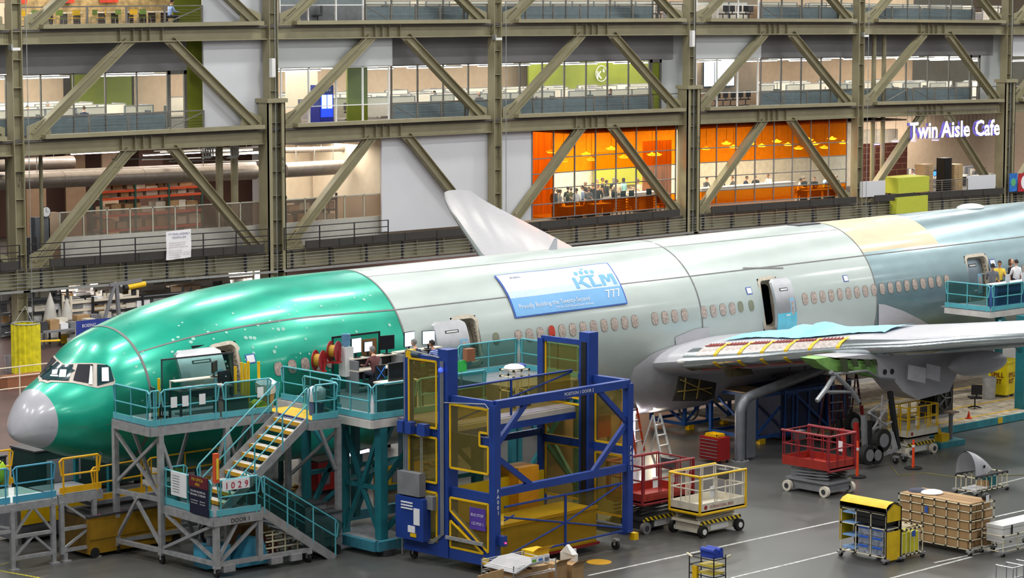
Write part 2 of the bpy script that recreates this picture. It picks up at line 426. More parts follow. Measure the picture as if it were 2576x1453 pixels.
def monitor(x, y, z, rz, lab, grp):
    if 'mo' not in cub:
        t = thing('computer_monitor', lab, 'monitor', (x, y, z), rz, grp)
        M().bb(-.26, .26, -.02, .02, .12, .46).build('screen_case', black, t)
        M().bb(-.24, .24, -.024, -.02, .14, .44).build('screen', mat('screen_blue', (60, 120, 210), .3, emit=(70, 140, 235), estr=1.5), t)
        M().bb(-.03, .03, -.02, .02, 0, .14).bb(-.12, .12, -.1, .1, 0, .02).build('stand', black, t); cub['mo'] = t; return t
    return dup(cub['mo'], (x, y, z), rz, lab, grp)
def ochair(x, y, z, rz, lab, grp, c=dgrey):
    key = 'oc'+c.name
    if key not in cub:
        t = thing('office_chair', lab, 'chair', (x, y, z), rz, grp)
        M().bb(-.24, .24, -.23, .23, .42, .49).build('seat', c, t); M().bb(-.22, .22, .2, .25, .6, 1.0).bb(-.03, .03, .2, .24, .45, .65).build('backrest', c, t)
        mm = M().cyl((0, 0, .08), (0, 0, .43), .03, 8)
        for i in range(5): a = 2*PI*i/5; mm.beam((0, 0, .1), (.28*math.cos(a), .28*math.sin(a), .05), .04)
        mm.build('pedestal', black, t); cub[key] = t; return t
    return dup(cub[key], (x, y, z), rz, lab, grp)
def deskset(x, y, z, lab, grp):
    if 'dk' not in cub:
        t = thing('office_desk', lab, 'desk', (x, y, z), 0, grp)
        M().bb(-.8, .8, -.35, .35, .7, .74).build('desk_top', offw, t)
        mm = M().bb(-.78, -.74, -.33, .33, 0, .7).bb(.74, .78, -.33, .33, 0, .7); mm.build('leg_panels', mgrey, t)
        cub['dk'] = t; return t
    return dup(cub['dk'], (x, y, z), 0, lab, grp)
def office(k, xa, xb, T, where, back=tanw, hh=None, power=1000, rows=(4.2, 6.6, 9.2, 12), npart=None, warm=(1, .9, .78)):
    rnd = random.Random(k*10+ord(T[1])); hh = H0.get(k % 20, 3.0)+.30
    xm = (xa+xb)/2; zc = {'T1': 'B0', 'T2': 'B1', 'T3': 'B2'}[T]
    wallp(xa, xb, T, 0, zc, .4, 15, back, nm='wall_back')
    mm = M(); pan(mm, xa, xb, T, hh+.25, T, hh+.3, YF+G+.2, YD); struct(mm, 'ceiling_office', white)
    for i, yy in enumerate((3.2, 6, 9, 12)):
        nx = max(1, int((xb-xa)/5)); 
        for j in range(nx):
            x = xa+(xb-xa)*(j+.5)/nx+(.8 if i % 2 else -.4); z = Z(T, x)+hh-.58
            ceil_lamp(x, YF+yy, z, 4.2, 'long white ceiling lamp in the office %s' % where, 'ceiling lamps %s' % where)
    for j in range(2):
        arealight(xa+(xb-xa)*(j+.5)/2, YF+8, Z(T, xm)+hh, (xb-xa)/2.5, 10, power, warm)
    for i, yy in enumerate(rows):
        x = xa+.9+rnd.random()*.6
        while x < xb-1:
            partition(x, YF+yy, Z(T, x), 1.8, 0, 'off-white cubicle partition in the office %s' % where, 'partitions %s' % where)
            if rnd.random() < .5: partition(x+.9, YF+yy+.6, Z(T, x), 1.2, PI/2, 'off-white cubicle partition in the office %s' % where, 'partitions %s' % where)
            if rnd.random() < .45: monitor(x+.2, YF+yy+.5, Z(T, x)+.74, PI*rnd.random(), 'dark computer monitor on a desk in the office %s' % where, 'monitors %s' % where)
            if rnd.random() < .5: deskset(x+.2, YF+yy+.6, Z(T, x), 'pale desk between partitions in the office %s' % where, 'desks %s' % where)
            if rnd.random() < .45: ochair(x+.3, YF+yy-.7, Z(T, x), rnd.random()*6, 'dark swivel chair in the office %s' % where, 'chairs %s' % where)
            x += 1.85+(rnd.random() < .25)*1.2
    return
H0 = {}
for k, px, py in ((1, 300, 181), (2, 1100, 161), (3, 1500, 152), (4, 2020, 144), (5, 2350, 139)):
    x = PX(px, G); H0[k] = PZ(px, py, G)-Z('T2', x)
HHm = sum(H0.values())/5
def hh(k): return H0.get(k, HHm)
# --- middle storey
def band(k, pa, pb, T, B, m_, h=None, nm='wall_soffit'):
    xa, xb = PX(pa, G), PX(pb, G); mm = M(); y = YF+G
    h = hh(k) if h is None else h
    pan(mm, xa, xb, T, h, B, .3, y-.08, y+.1); return struct(mm, nm, m_)
W1 = 'middle storey, '
band(0, -140, 20, 'T2', 'B1', gwall); band(1, 45, 470, 'T2', 'B1', gwall)
office(0, PX(-150, G), PX(20, G), 'T2', W1+bayname[0]); office(1, PX(20, G), PX(515, G), 'T2', W1+bayname[1], back=tanw)
glazing(PX(20, G), PX(422, G), 'T2', hh(1), 5, 'mullioned office glazing with frosted lower panes on the middle storey right of the first column')
glazing(PX(-150, G), PX(16, G), 'T2', hh(1), 2, 'office glazing at the far left edge of the middle storey')
# door and green return wall
def door(n, pa, pb, T, h, m_=rail, pane=None):
    xa, xb = PX(pa, G), PX(pb, G); mm = M(); y = YF+G
    pan(mm, xa, xa+.18, T, 0, T, h, y-.06, y+.06); pan(mm, xb-.18, xb, T, 0, T, h, y-.06, y+.06); pan(mm, xa, xb, T, h-.2, T, h, y-.06, y+.06)
    o = struct(mm, 'door_%d' % n, m_); mm = M(); pan(mm, xa+.18, xb-.18, T, .25, T, h-.2, y-.01, y+.01); mm.build('door_pane', pane or glass, o, world=False) if False else None
    c = M(); pan(c, xa+.18, xb-.18, T, .05, T, h-.2, y-.01, y+.01); struct(c, 'door_%d_leaf' % n, pane or glass)
door(1, 422, 470, 'T2', hh(1))
wallp(PX(470, G), PX(516, G), 'T2', 0, 'B1', .3, G, greenw, nm='wall_green')
wallp(PX(300, 10), PX(450, 10), 'T2', 0, 'T2', 4, 14.6, greenw, nm='wall_green_inner')
wallp(PX(514, .5), PX(668, .5), 'T2', 0, 'B1', .3, .5, wwall, nm='wall_white')
railing(PX(20, .35), PX(512, .35), 'T2', 'grey cable railing of the middle gallery between the first and second columns', 5, (False, True))
# bay 2 of the middle storey
wallp(PX(697, .6), PX(985, .6), 'T2', hh(2)*1.0+.0, 'B1', .3, .5, lgwall, nm='wall_light')
xa, xb = PX(706, .6), PX(977, .6)
glazing(xa, xb, 'T2', hh(2)+.02, 4, 'white-framed glass break room on the middle storey right of the second column', fr=False, frame=white, mid=1.0, off=.55)
office(2, PX(697, G), PX(1240, G), 'T2', W1+bayname[2], back=tanw)
wallp(PX(875, 3), PX(925, 3), 'T2', 0, 'T2', hh(2), 3, greenw, nm='wall_green_return')
wallp(PX(722, 6), PX(800, 6), 'T2', 0, 'T2', 4, 6, cream, nm='wall_break_room')
band(2, 985, 1240, 'T2', 'B1', gwall)
glazing(PX(985, G), PX(1240, G), 'T2', hh(2), 4, 'mullioned office glazing with frosted lower panes left of the third column')
railing(PX(988, .35), PX(1228, .35), 'T2', 'grey cable railing left of the third column on the middle gallery', 4, (True, False))
# bay 3
band(3, 1250, 1690, 'T2', 'B1', gwall); wallp(PX(1690, G), PX(1735, G), 'T2', 0, 'B1', .3, G, lgwall, nm='wall_light')
office(3, PX(1240, G), PX(1740, G), 'T2', W1+bayname[3], back=tanw)
wallp(PX(1330, 13), PX(1640, 13), 'T2', 0, 'T2', 4, 13, greenw, nm='wall_green_inner')
glazing(PX(1250, G), PX(1632, G), 'T2', hh(3), 7, 'mullioned office glazing with frosted lower panes right of the third column')
door(2, 1634, 1662, 'T2', hh(3), pane=greenw)
wallp(PX(1662, G), PX(1690, G), 'T2', 0, 'T2', hh(3), G, lgwall, nm='wall_light')
railing(PX(1262, .35), PX(1712, .35), 'T2', 'grey cable railing between the third and fourth columns on the middle gallery', 6, (False, False))
s_ = thing('wall_sign', 'white ring sign reading K6 on the green office wall', 'sign', (PX(1512, 12.9), YF+12.9, Z('T2', PX(1512, 12.9))), 0)
zc_ = PZ(1512, 185, 12.9)-Z('T2', PX(1512, 12.9))
M().torus((0, -.02, zc_), .52, .025, 'y', 28, 6).build('ring', white, s_)
mm = M(); text(mm, 'K', (-.2, -.03, zc_-.32), (1, 0, 0), (0, 0, 1), .5, bold=.02, center=True); text(mm, '6', (.2, -.03, zc_+.08), (1, 0, 0), (0, 0, 1), .28, bold=.02, center=True)
mm.build('letters', white, s_)
# bay 4: meeting room with projection screen
wallp(PX(1745, .6), PX(1910, .6), 'T2', hh(4), 'B1', .3, .5, lgwall, nm='wall_light')
glazing(PX(1750, .55), PX(1905, .55), 'T2', hh(4)+.02, 3, 'white-framed glass meeting room on the middle storey right of the fourth column', fr=False, frame=white, mid=1.0, off=.55)
office(4, PX(1740, G), PX(2160, G), 'T2', W1+bayname[4], back=brownw, rows=(5, 7.6, 10, 12))
wallp(PX(1752, 4.5), PX(1906, 4.5), 'T2', 0, 'T2', hh(4), 4.5, brownw, nm='wall_meeting_room')
ps = thing('projection_screen', 'bright white projection screen hanging in the meeting room', 'screen', (PX(1811, 4.2), YF+4.3, Z('T2', PX(1811))+1.3), 0)
w_ = (PX(1849, 4.2)-PX(1774, 4.2)); z0_ = PZ(1811, 216, 4.3)-ps.location[2]; z1_ = PZ(1811, 149, 4.3)-ps.location[2]
M().bb(-w_/2-.08, w_/2+.08, 0, .04, z0_-.08, z1_).build('screen_border', black, ps)
M().bb(-w_/2, w_/2, -.01, 0, z0_, z1_).build('lit_surface', mat('projected_image', (225, 232, 255), .8, emit=(225, 232, 255), estr=1.1), ps)
M().bb(w_*-.17, w_*-.15, -.02, -.01, z0_, z1_).build('dark_line', dgrey, ps)
for i in range(5): ochair(PX(1805+i*19, 2.2), YF+2.4, Z('T2', PX(1850)), PI, 'black meeting chair in a row behind the meeting room glass', 'meeting room chairs', c=black)
band(4, 1910, 2160, 'T2', 'B1', gwall)
glazing(PX(1912, G), PX(2160, G), 'T2', hh(4), 5, 'mullioned office glazing with frosted lower panes left of the fifth column')
railing(PX(1911, .35), PX(2144, .35), 'T2', 'grey cable railing left of the fifth column on the middle gallery', 4, (True, False))
# bay 5, 6
band(5, 2160, 2492, 'T2', 'B1', gwall); wallp(PX(2492, G), PX(2530, G), 'T2', 0, 'B1', .3, G, lgwall, nm='wall_light')
office(5, PX(2160, G), PX(2540, G), 'T2', W1+bayname[5], back=brownw)
glazing(PX(2165, G), PX(2437, G), 'T2', hh(5), 5, 'mullioned office glazing with frosted lower panes right of the fifth column')
door(3, 2437, 2462, 'T2', hh(5)); wallp(PX(2462, G), PX(2492, G), 'T2', 0, 'T2', hh(5), G, lgwall, nm='wall_light')
railing(PX(2170, .35), PX(2282, .35), 'T2', 'short grey cable railing just right of the fifth column on the middle gallery', 2, (False, True))
railing(PX(2296, .35), PX(2508, .35), 'T2', 'grey cable railing left of the sixth column on the middle gallery', 4, (True, False))
wallp(PX(2535, .6), PX(2640, .6), 'T2', hh(5), 'B1', .3, .5, wwall, nm='wall_white')
glazing(PX(2540, .55), PX(2640, .55), 'T2', hh(5), 2, 'white-framed glass room right of the sixth column', fr=False, frame=white, mid=1.0, off=.55)
office(6, PX(2535, G), PX(2660, G), 'T2', W1+bayname[6], back=brownw, rows=(6,))
# --- top storey (only its foot shows)
W0 = 'top storey, '
for k, a, b in ((1, 20, 515), (2, 697, 1240), (3, 1240, 1740), (4, 1740, 2160), (5, 2160, 2540), (6, 2535, 2660), (0, -150, 20)):
    office(k+20, PX(a, G), PX(b, G), 'T1', W0+bayname[k], back=tanw, rows=(4, 6.5) if k > 1 else (9,), power=700)
wallp(PX(514, .5), PX(668, .5), 'T1', 0, 'B0', .3, .5, wwall, nm='wall_white')
railing(PX(20, .35), PX(512, .35), 'T1', 'grey cable railing of the top gallery between the first and second columns', 5, (False, True))
wallp(PX(440, 3), PX(513, 3), 'T1', 0, 'B0', 0, 3, greenw, nm='wall_green')
wallp(PX(40, 6), PX(440, 6), 'T1', 0, 'B0', 0, 6, mat('patterned_wall', (185, 160, 110), .8, var=.35, scale=2.5), nm='wall_patterned')
for i, (a, b) in enumerate(((52, 72), (140, 190), (255, 300))):
    mm = M(); pan(mm, PX(a, 5.9), PX(b, 5.9), 'T1', 1.2, 'T1', 2.9, YF+5.8, YF+5.86); single(mm, 'wall_picture', mat('picture_red', (215, 70, 45), .7, var=.3, scale=2), 'red-orange wall panel on the top storey, %s from the left' % ordn[i], 'picture', 'red wall panels')
glazing(PX(706, .55), PX(915, .55), 'T1', 3.4, 3, 'white-framed glass room on the top storey right of the second column', fr=False, frame=white, mid=1.0, off=.55)
wallp(PX(706, 3.5), PX(912, 3.5), 'T1', 0, 'B0', 0, 3.5, mgrey, nm='wall_dark')
for i, (a, b, n, lab) in enumerate(((920, 1240, 5, 'left of the third column'), (1250, 1640, 7, 'right of the third column'), (1912, 2160, 5, 'left of the fifth column'), (2165, 2440, 5, 'right of the fifth column'))):
    glazing(PX(a, G), PX(b, G), 'T1', hh(3), n, 'office glazing with frosted lower panes on the top storey '+lab)
    e = {0: 1226, 1: 1716, 2: 2148, 3: 2512}[i]
    railing(PX(a+2, .35), PX(e, .35), 'T1', 'grey cable railing on the top gallery '+lab, n, (i != 1, False))
glazing(PX(1750, .55), PX(1905, .55), 'T1', 3.4, 3, 'white-framed glass meeting room on the top storey right of the fourth column', fr=False, frame=white, mid=1.0, off=.55)
wallp(PX(1752, 4.5), PX(1906, 4.5), 'T1', 0, 'B0', 0, 4.5, brownw, nm='wall_meeting_room')
for i in range(4): ochair(PX(1822+i*17, 2.2), YF+2.4, Z('T1', PX(1850)), PI, 'black meeting chair in a row on the top storey', 'top storey meeting chairs', c=black)
# ================================================================ the airliner
AYA, APA = .008, .0045
A0 = Vector((60.752-18.692*math.cos(AYA), 67.877-18.692*math.sin(AYA), 5.304-18.692*APA))
AR = Matrix.Translation(A0) @ Matrix.Rotation(AYA, 4, 'Z') @ Matrix.Rotation(-APA, 4, 'Y'); ARI = AR.inverted()
AMN = np.array(ARI)
FS = np.array([0, .15, .5, 1., 1.8, 2.8, 4, 5.5, 7.5, 10, 13, 18])
FT = np.array([-.963, -.5, .07, .474, .93, 1.80, 2.233, 2.615, 2.918, 3.085, 3.1, 3.1])
FB = np.array([-.963, -1.17, -1.33, -1.52, -1.842, -2.1, -2.41, -2.699, -2.978, -3.07, -3.1, -3.1])
FW = np.array([0, .55, .95, 1.35, 1.8, 2.2, 2.55, 2.8, 2.98, 3.07, 3.1, 3.1])
def herm(s, V):
    S = FS; s = np.minimum(np.maximum(s, 0), 17.99)
    d = np.diff(V)/np.diff(S); m = np.zeros(len(S)); m[1:-1] = np.where(d[:-1]*d[1:] > 0, 2*d[:-1]*d[1:]/(d[:-1]+d[1:]+1e-12), 0); m[0] = d[0]*1.5
    i = np.clip(np.searchsorted(S, s)-1, 0, len(S)-2); h = S[i+1]-S[i]; t = (s-S[i])/h
    return (2*t**3-3*t*t+1)*V[i]+(t**3-2*t*t+t)*h*m[i]+(-2*t**3+3*t*t)*V[i+1]+(t**3-t*t)*h*m[i+1]
def fdim(s): T, B, Wd = herm(s, FT), herm(s, FB), herm(s, FW); return (T+B)/2, (T-B)/2, Wd
def fus(s, a, off=0.):
    zc, h, w = fdim(s); return (float(s), float(-(w+off)*math.cos(a)), float(zc+(h+off)*math.sin(a)))
def lray(px, py):
    o = AMN[:3, :3] @ CP+AMN[:3, 3]; d = AMN[:3, :3] @ ray(px, py); return o, d
_T = np.arange(60, 160, .04)
def onfus(px, py):
    o, d = lray(px, py); P = o[None, :]+_T[:, None]*d[None, :]
    zc, h, w = fdim(P[:, 0]); q = (P[:, 1]/np.maximum(w, 1e-3))**2+((P[:, 2]-zc)/np.maximum(h, 1e-3))**2
    q = np.where(P[:, 0] < 0, 9, q); i = int(np.argmax(q < 1))
    if q[i] >= 1: i = int(np.argmin(q)); p = P[i]
    else:
        t = _T[i-1]+(_T[i]-_T[i-1])*(q[i-1]-1)/(q[i-1]-q[i]+1e-9); p = o+d*t
    zc, h, w = fdim(p[0]); return float(p[0]), math.atan2((p[2]-zc)/h, -p[1]/w)
def lplane(px, py, y):
    "aircraft-local point on the plane y=const"
    o, d = lray(px, py); return o+d*((y-o[1])/d[1])
plane = thing('airliner', 'unpainted twin-aisle airliner with green forward fuselage and grey nose cone', 'airplane', A0)
plane.rotation_euler = (0, -APA, AYA)
def skinmat(name, c, rough, metal, var, streak=.0, coat=.25):
    m = mat(name, c, rough, metal, var, 1.4, coat=coat, stretch=(.55, 1, 1.))
    nt = m.node_tree; b = nt.nodes['Principled BSDF']
    n2 = nt.nodes.new('ShaderNodeTexNoise'); n2.inputs['Scale'].default_value = 1.2; tc = nt.nodes.new('ShaderNodeTexCoord'); nt.links.new(tc.outputs['Object'], n2.inputs['Vector'])
    mr = nt.nodes.new('ShaderNodeMapRange'); mr.inputs[3].default_value = rough*.75; mr.inputs[4].default_value = rough*1.3; nt.links.new(n2.outputs['Fac'], mr.inputs[0]); nt.links.new(mr.outputs[0], b.inputs['Roughness'])
    return m
green = skinmat('green_primer_skin', (22, 168, 140), .30, .30, .12)
cen = skinmat('grey_green_film_skin', (182, 193, 189), .33, .18, .03)
aft = skinmat('bare_metal_skin', (132, 156, 162), .32, .55, .06)
tanp = skinmat('tan_composite_panel', (206, 190, 158), .5, 0, .05)
rad = mat('grey_radome_paint', (176, 176, 184), .28, coat=.4, var=.03)
fair = mat('grey_fairing_paint', (186, 186, 192), .38, coat=.2, var=.03)
seam = mat('seam_sealant', (120, 118, 116), .6)
silv = mat('polished_aluminium', (205, 214, 216), .16, .9, var=.05)
foil = mat('window_foil', (192, 176, 166), .4, .35, var=.26, scale=14)
fram = mat('beige_window_frame', (200, 188, 178), .5)
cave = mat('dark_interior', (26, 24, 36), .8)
winglass = mat('cockpit_glass', (30, 62, 66), .08, coat=.5, var=.3, scale=3)
beige = mat('beige_primer', (196, 186, 168), .6, var=.12, scale=8)
# openings measured on the skin: (s0, s1, a_low, a_high)
def rect_from(pxs):
    q = [onfus(*p) for p in pxs]; return q
def door_rect(top_l, top_r, bot_l, bot_r):
    a, b, c, d = [onfus(*p) for p in (top_l, top_r, bot_l, bot_r)]
    return ((a[0]+c[0])/2, (b[0]+d[0])/2, (c[1]+d[1])/2, (a[1]+b[1])/2)
D1 = door_rect((524, 870), (592, 858), (540, 1012), (616, 1003))
D2 = door_rect((1136, 800), (1196, 791), (1146, 922), (1212, 915))
D3 = door_rect((1906, 702), (1952, 695), (1918, 832), (1968, 826))
D4 = door_rect((2424, 645), (2478, 637), (2436, 770), (2490, 765))
hgt = D1[3]-D1[2]
sR = onfus(128, 1050)[0]; sG = (onfus(1000, 800)[0]+onfus(950, 715)[0])/2; sM = onfus(1762, 770)[0]; sC = onfus(2205, 740)[0]; sP = onfus(2352, 600)[0]
aP = onfus(2300, 620)[1]
S_END = 72.
def skin_seg(name, s0, s1, m, holes=(), a0=-PI, a1=PI, ns=None, label=None, skip=None):
    ss = set(np.linspace(s0, s1, ns or max(6, int((s1-s0)/.8))).tolist()); aa = set(np.linspace(a0, a1, 73).tolist())
    for h in holes:
        ss |= {h[0], h[1]}; aa |= {h[2], h[3]}
    ss = sorted(ss); aa = sorted(aa); mm = M(); n = len(aa)
    vs = [fus(s, a) for s in ss for a in aa]; fs = []
    for i in range(len(ss)-1):
        for j in range(n-1):
            sc, ac = (ss[i]+ss[i+1])/2, (aa[j]+aa[j+1])/2
            if any(h[0] < sc < h[1] and h[2] < ac < h[3] for h in holes): continue
            fs.append((i*n+j, i*n+j+1, (i+1)*n+j+1, (i+1)*n+j))
    mm.add(vs, fs); return mm.build(name, m, plane, smooth=True, label=label)
nose_s = np.concatenate([[0.0, .01, .03, .07, .12, .2, .3, .42, .55, .7], np.linspace(.85, sR, 6)])
mm = M(); R = [[fus(s, a) for a in np.linspace(-PI, PI, 73)] for s in nose_s]; mm.grid(R); mm.build('nose_cone', rad, plane, smooth=True, label='light grey pointed nose cone')
skin_seg('forward_fuselage', sR, sG, green, [D1], ns=60, label='glossy green forward fuselage')
skin_seg('centre_fuselage', sG, sM, cen, [D2], label='pale grey-green fuselage barrel')
skin_seg('rear_centre_fuselage', sM, sC, cen, [D3], label='pale grey-green fuselage barrel behind the seam')
skin_seg('roof_panel', sC, sP, tanp, a0=aP, a1=PI-aP, label='tan unpainted crown panel')
skin_seg('side_panel', sC, sP, aft, a0=-PI-aP, a1=aP, label='bare metal side skin under the tan panel')
skin_seg('rear_fuselage', sP, S_END, aft, [D4], label='bare metal rear fuselage')
def ribbon(mm, s0, a0, s1, a1, w, off=.012, n=None):
    "thin strip on the skin from (s0,a0) to (s1,a1)"
    n = n or max(2, int(abs(s1-s0)/.8), int(abs(a1-a0)/.08)); R = []
    L = math.hypot(s1-s0, (a1-a0)*3.1); ds, da = (s1-s0)/L, (a1-a0)/L
    for i in range(n+1):
        s, a = s0+(s1-s0)*i/n, a0+(a1-a0)*i/n
        R.append([fus(s-da*3.1*w/2, a+ds*w/2/3.1*1, off), fus(s+da*3.1*w/2, a-ds*w/2/3.1, off)])
    mm.grid(R)
mm = M()
for s, w in ((sG, .07), (sM, .06), (sC, .05), (onfus(345, 885)[0], .08)): ribbon(mm, s, -1.9, s, 2.2, w, n=60)
mm.build('ring_seams', seam, plane)
mm = M(); s8, a8 = onfus(348, 886)
ribbon(mm, s8, a8, sG, onfus(1000, 778)[1], .06); ribbon(mm, sG, onfus(1000, 778)[1], sM, onfus(1755, 692)[1], .035); ribbon(mm, sM, onfus(1755, 692)[1], S_END-1, onfus(2540, 597)[1], .04)
ribbon(mm, sG, onfus(960, 692)[1], sC, onfus(2100, 578)[1], .025)
sa, aa_ = onfus(1868, 674); sb, ab_ = onfus(1970, 674); ribbon(mm, sa, aa_, sb, ab_, .05, .02)
mm.build('lap_seams', seam, plane)
mm = M(); s1_, a1_ = onfus(128, 1076); ribbon(mm, s1_, a1_, s1_+3.3, onfus(283, 1074)[1], .03); mm.build('nose_seam', seam, plane)
# rivet heads and patches
mm = M(); rr = random.Random(3)
def dot(mm, s, a, r, off=.008, n=8): 
    c = fus(s, a, off); mm.add([c]+[fus(s+r*math.cos(2*PI*i/n), a+r*math.sin(2*PI*i/n)/3.1, off) for i in range(n)], [(0, i+1, (i+1) % n+1) for i in range(n)])
for i in range(95): dot(mm, rr.uniform(3, sG-.3), rr.uniform(.0, 1.0), rr.uniform(.02, .06))
for px, py in ((700, 828), (712, 827), (618, 849), (630, 849), (640, 850), (690, 884), (486, 852), (480, 860)): s, a = onfus(px, py); dot(mm, s, a, .07)
o = mm.build('sealant_dots', mat('pale_sealant', (150, 205, 190), .5), plane); o['kind'] = 'stuff'
# ---- cabin windows
def oval(mm, s, a, rs, ra, off, n=20, ring=None):
    P = []
    for i in range(n):
        t = 2*PI*i/n; c, s_ = math.cos(t), math.sin(t); e = .75
        P.append((s+rs*math.copysign(abs(c)**e, c), a+ra/3.1*math.copysign(abs(s_)**e, s_)))
    if ring is None:
        mm.add([fus(s, a, off+.004)]+[fus(x, y, off) for x, y in P], [(0, i+1, (i+1) % n+1) for i in range(n)])
    else:
        Q = [(s+(x-s)*ring, a+(y-a)*ring) for x, y in P]
        mm.grid([[fus(x, y, off), fus(u, v, off)] for (x, y), (u, v) in zip(P, Q)], closed_u=True)
KS = list(range(0, 12))+[13, 14, 15, 16, 18, 19, 20, 21]+list(range(29, 47)); SN0 = 18.692
wa = onfus(1519, 818)[1]
wins = [(SN0+.533*k, wa) for k in KS if k != 3]
for px, py in ((700, 921), (734.5, 917), (767.5, 913), (799.5, 907), (829.5, 902.6), (861, 899)): wins.append((onfus(px, py)[0], wa))
for i in range(12): wins.append((onfus(2560, 700)[0]+i*.533, wa))
for s, a in wins:
    t = M(); oval(t, s, a, .165, .225, .012); w_ = t.build('cabin_window', foil, plane)
    t = M(); oval(t, s, a, .175, .238, .010, ring=.9); t.build('window_rim', seam, w_)
mm = M()
for px, py in ((1863, 771), (1890, 768), (1248, 851)): s, a = onfus(px, py); oval(mm, s, a, .15, .21, .012)
mm.build('window_plugs', mat('olive_plug', (128, 132, 110), .5), plane)
# ---- cockpit windows
def patchpx(mm, poly, off, dens=5, rings=4):
    P = []
    for i in range(len(poly)):
        a, b = poly[i], poly[(i+1) % len(poly)]
        for k in range(dens): P.append((a[0]+(b[0]-a[0])*k/dens, a[1]+(b[1]-a[1])*k/dens))
    c = (sum(p[0] for p in P)/len(P), sum(p[1] for p in P)/len(P)); R = []
    for r in range(rings+1):
        f = max(r/rings, .001); R.append([fus(*onfus(c[0]+(p[0]-c[0])*f, c[1]+(p[1]-c[1])*f), off) for p in P])
    mm.grid(R, closed_v=True)
def patchmirror(mm): mm.v = [(x, -y, z) for x, y, z in mm.v]; mm.f = [f[::-1] for f in mm.f]; return mm
frame_poly = [(96, 960), (124, 919), (188, 914), (232, 913), (262, 916), (276, 922), (290, 960), (284, 968), (245, 976), (182, 963)]
for s_ in (0, 1):
    t = M(); patchpx(t, frame_poly, .015, 8, 9); 
    if s_: patchmirror(t)
    fo = t.build('cockpit_window_frame', fram, plane, smooth=True)
    for nm, poly, mt, of in (('windscreen_pane', [(105, 956), (128, 922), (184, 919), (172, 959)], winglass, .045), ('open_side_window', [(183, 958), (195, 918), (233, 918), (230, 966)], cave, .04), ('rear_side_pane', [(243, 971), (243, 918), (268, 919), (276, 924), (286, 958)], winglass, .04)):
        t = M(); patchpx(t, poly, of, 6, 6)
        if s_: patchmirror(t)
        t.build(nm, mt, fo, smooth=True)
    if not s_:
        t = M(); patchpx(t, [(221, 968), (226, 922), (231, 924), (231, 969)], .055); t.build('sliding_pane_edge', white, fo)
        for nm, q in (('notice', [(132, 934), (146, 933), (143, 945), (130, 945)]), ('notice', [(151, 933), (167, 933), (164, 952), (147, 952)]), ('notice', [(127, 946), (146, 947), (145, 951), (126, 950)]), ('notice', [(254, 927), (271, 926), (272, 960), (254, 961)])):
            t = M(); patchpx(t, q, .06, 2, 3); t.build(nm, paper, fo)
# ---- doors
def frame_and_cavity(D, n):
    s0, s1, a0, a1 = D; t = M(); w = .10
    # rounded door surround lying on the skin
    P = []; Q = []; rs, ra = .28, .28/3.1
    for cx, cy, b in ((s1-rs, a1-ra, 0), (s0+rs, a1-ra, PI/2), (s0+rs, a0+ra, PI), (s1-rs, a0+ra, 1.5*PI)):
        for i in range(7):
            an = b+PI/2*i/6; P.append((cx+(rs+.05)*math.cos(an), cy+(ra+.05/3.1)*math.sin(an))); Q.append((cx+(rs-.09)*math.cos(an), cy+(ra-.03)*math.sin(an)))
    t.grid([[fus(x, y, .015), fus(u, v, .018)] for (x, y), (u, v) in zip(P, Q)], closed_u=True)
    t.grid([[fus(u, v, .018), fus(u, v, -.45)] for u, v in Q], closed_u=True)
    # corner fillers
    fr_ = t.build('door_frame', beige, plane, smooth=True)
    t = M()
    for i in range(9):
        a = a0+.1+(a1-a0-.2)*i/8; p = Vector(fus(s1-.06, a, -.12)); q = Vector(fus(s1-.16, a, -.12)); t.beam(p, q, .07, .05); t.beam(Vector(fus(s1-.05, a+.02, -.25)), Vector(fus(s1-.14, a+.02, -.28)), .04, .1)
    t.build('latch_fittings', mat('fitting_metal', (150, 140, 125), .4, .5), fr_)
    # lobby behind the opening
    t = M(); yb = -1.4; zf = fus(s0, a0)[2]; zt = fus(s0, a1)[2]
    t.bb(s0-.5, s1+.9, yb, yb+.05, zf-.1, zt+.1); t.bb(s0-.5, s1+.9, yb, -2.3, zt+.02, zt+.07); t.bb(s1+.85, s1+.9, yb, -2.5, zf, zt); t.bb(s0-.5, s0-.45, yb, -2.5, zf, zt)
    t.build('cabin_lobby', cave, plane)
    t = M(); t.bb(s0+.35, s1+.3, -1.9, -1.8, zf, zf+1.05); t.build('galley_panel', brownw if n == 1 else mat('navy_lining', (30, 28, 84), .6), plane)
    t = M(); t.bb(s0-.5, s1+.9, yb, -2.75, zf-.12, zf-.06); t.build('lobby_floor', carpet, plane)
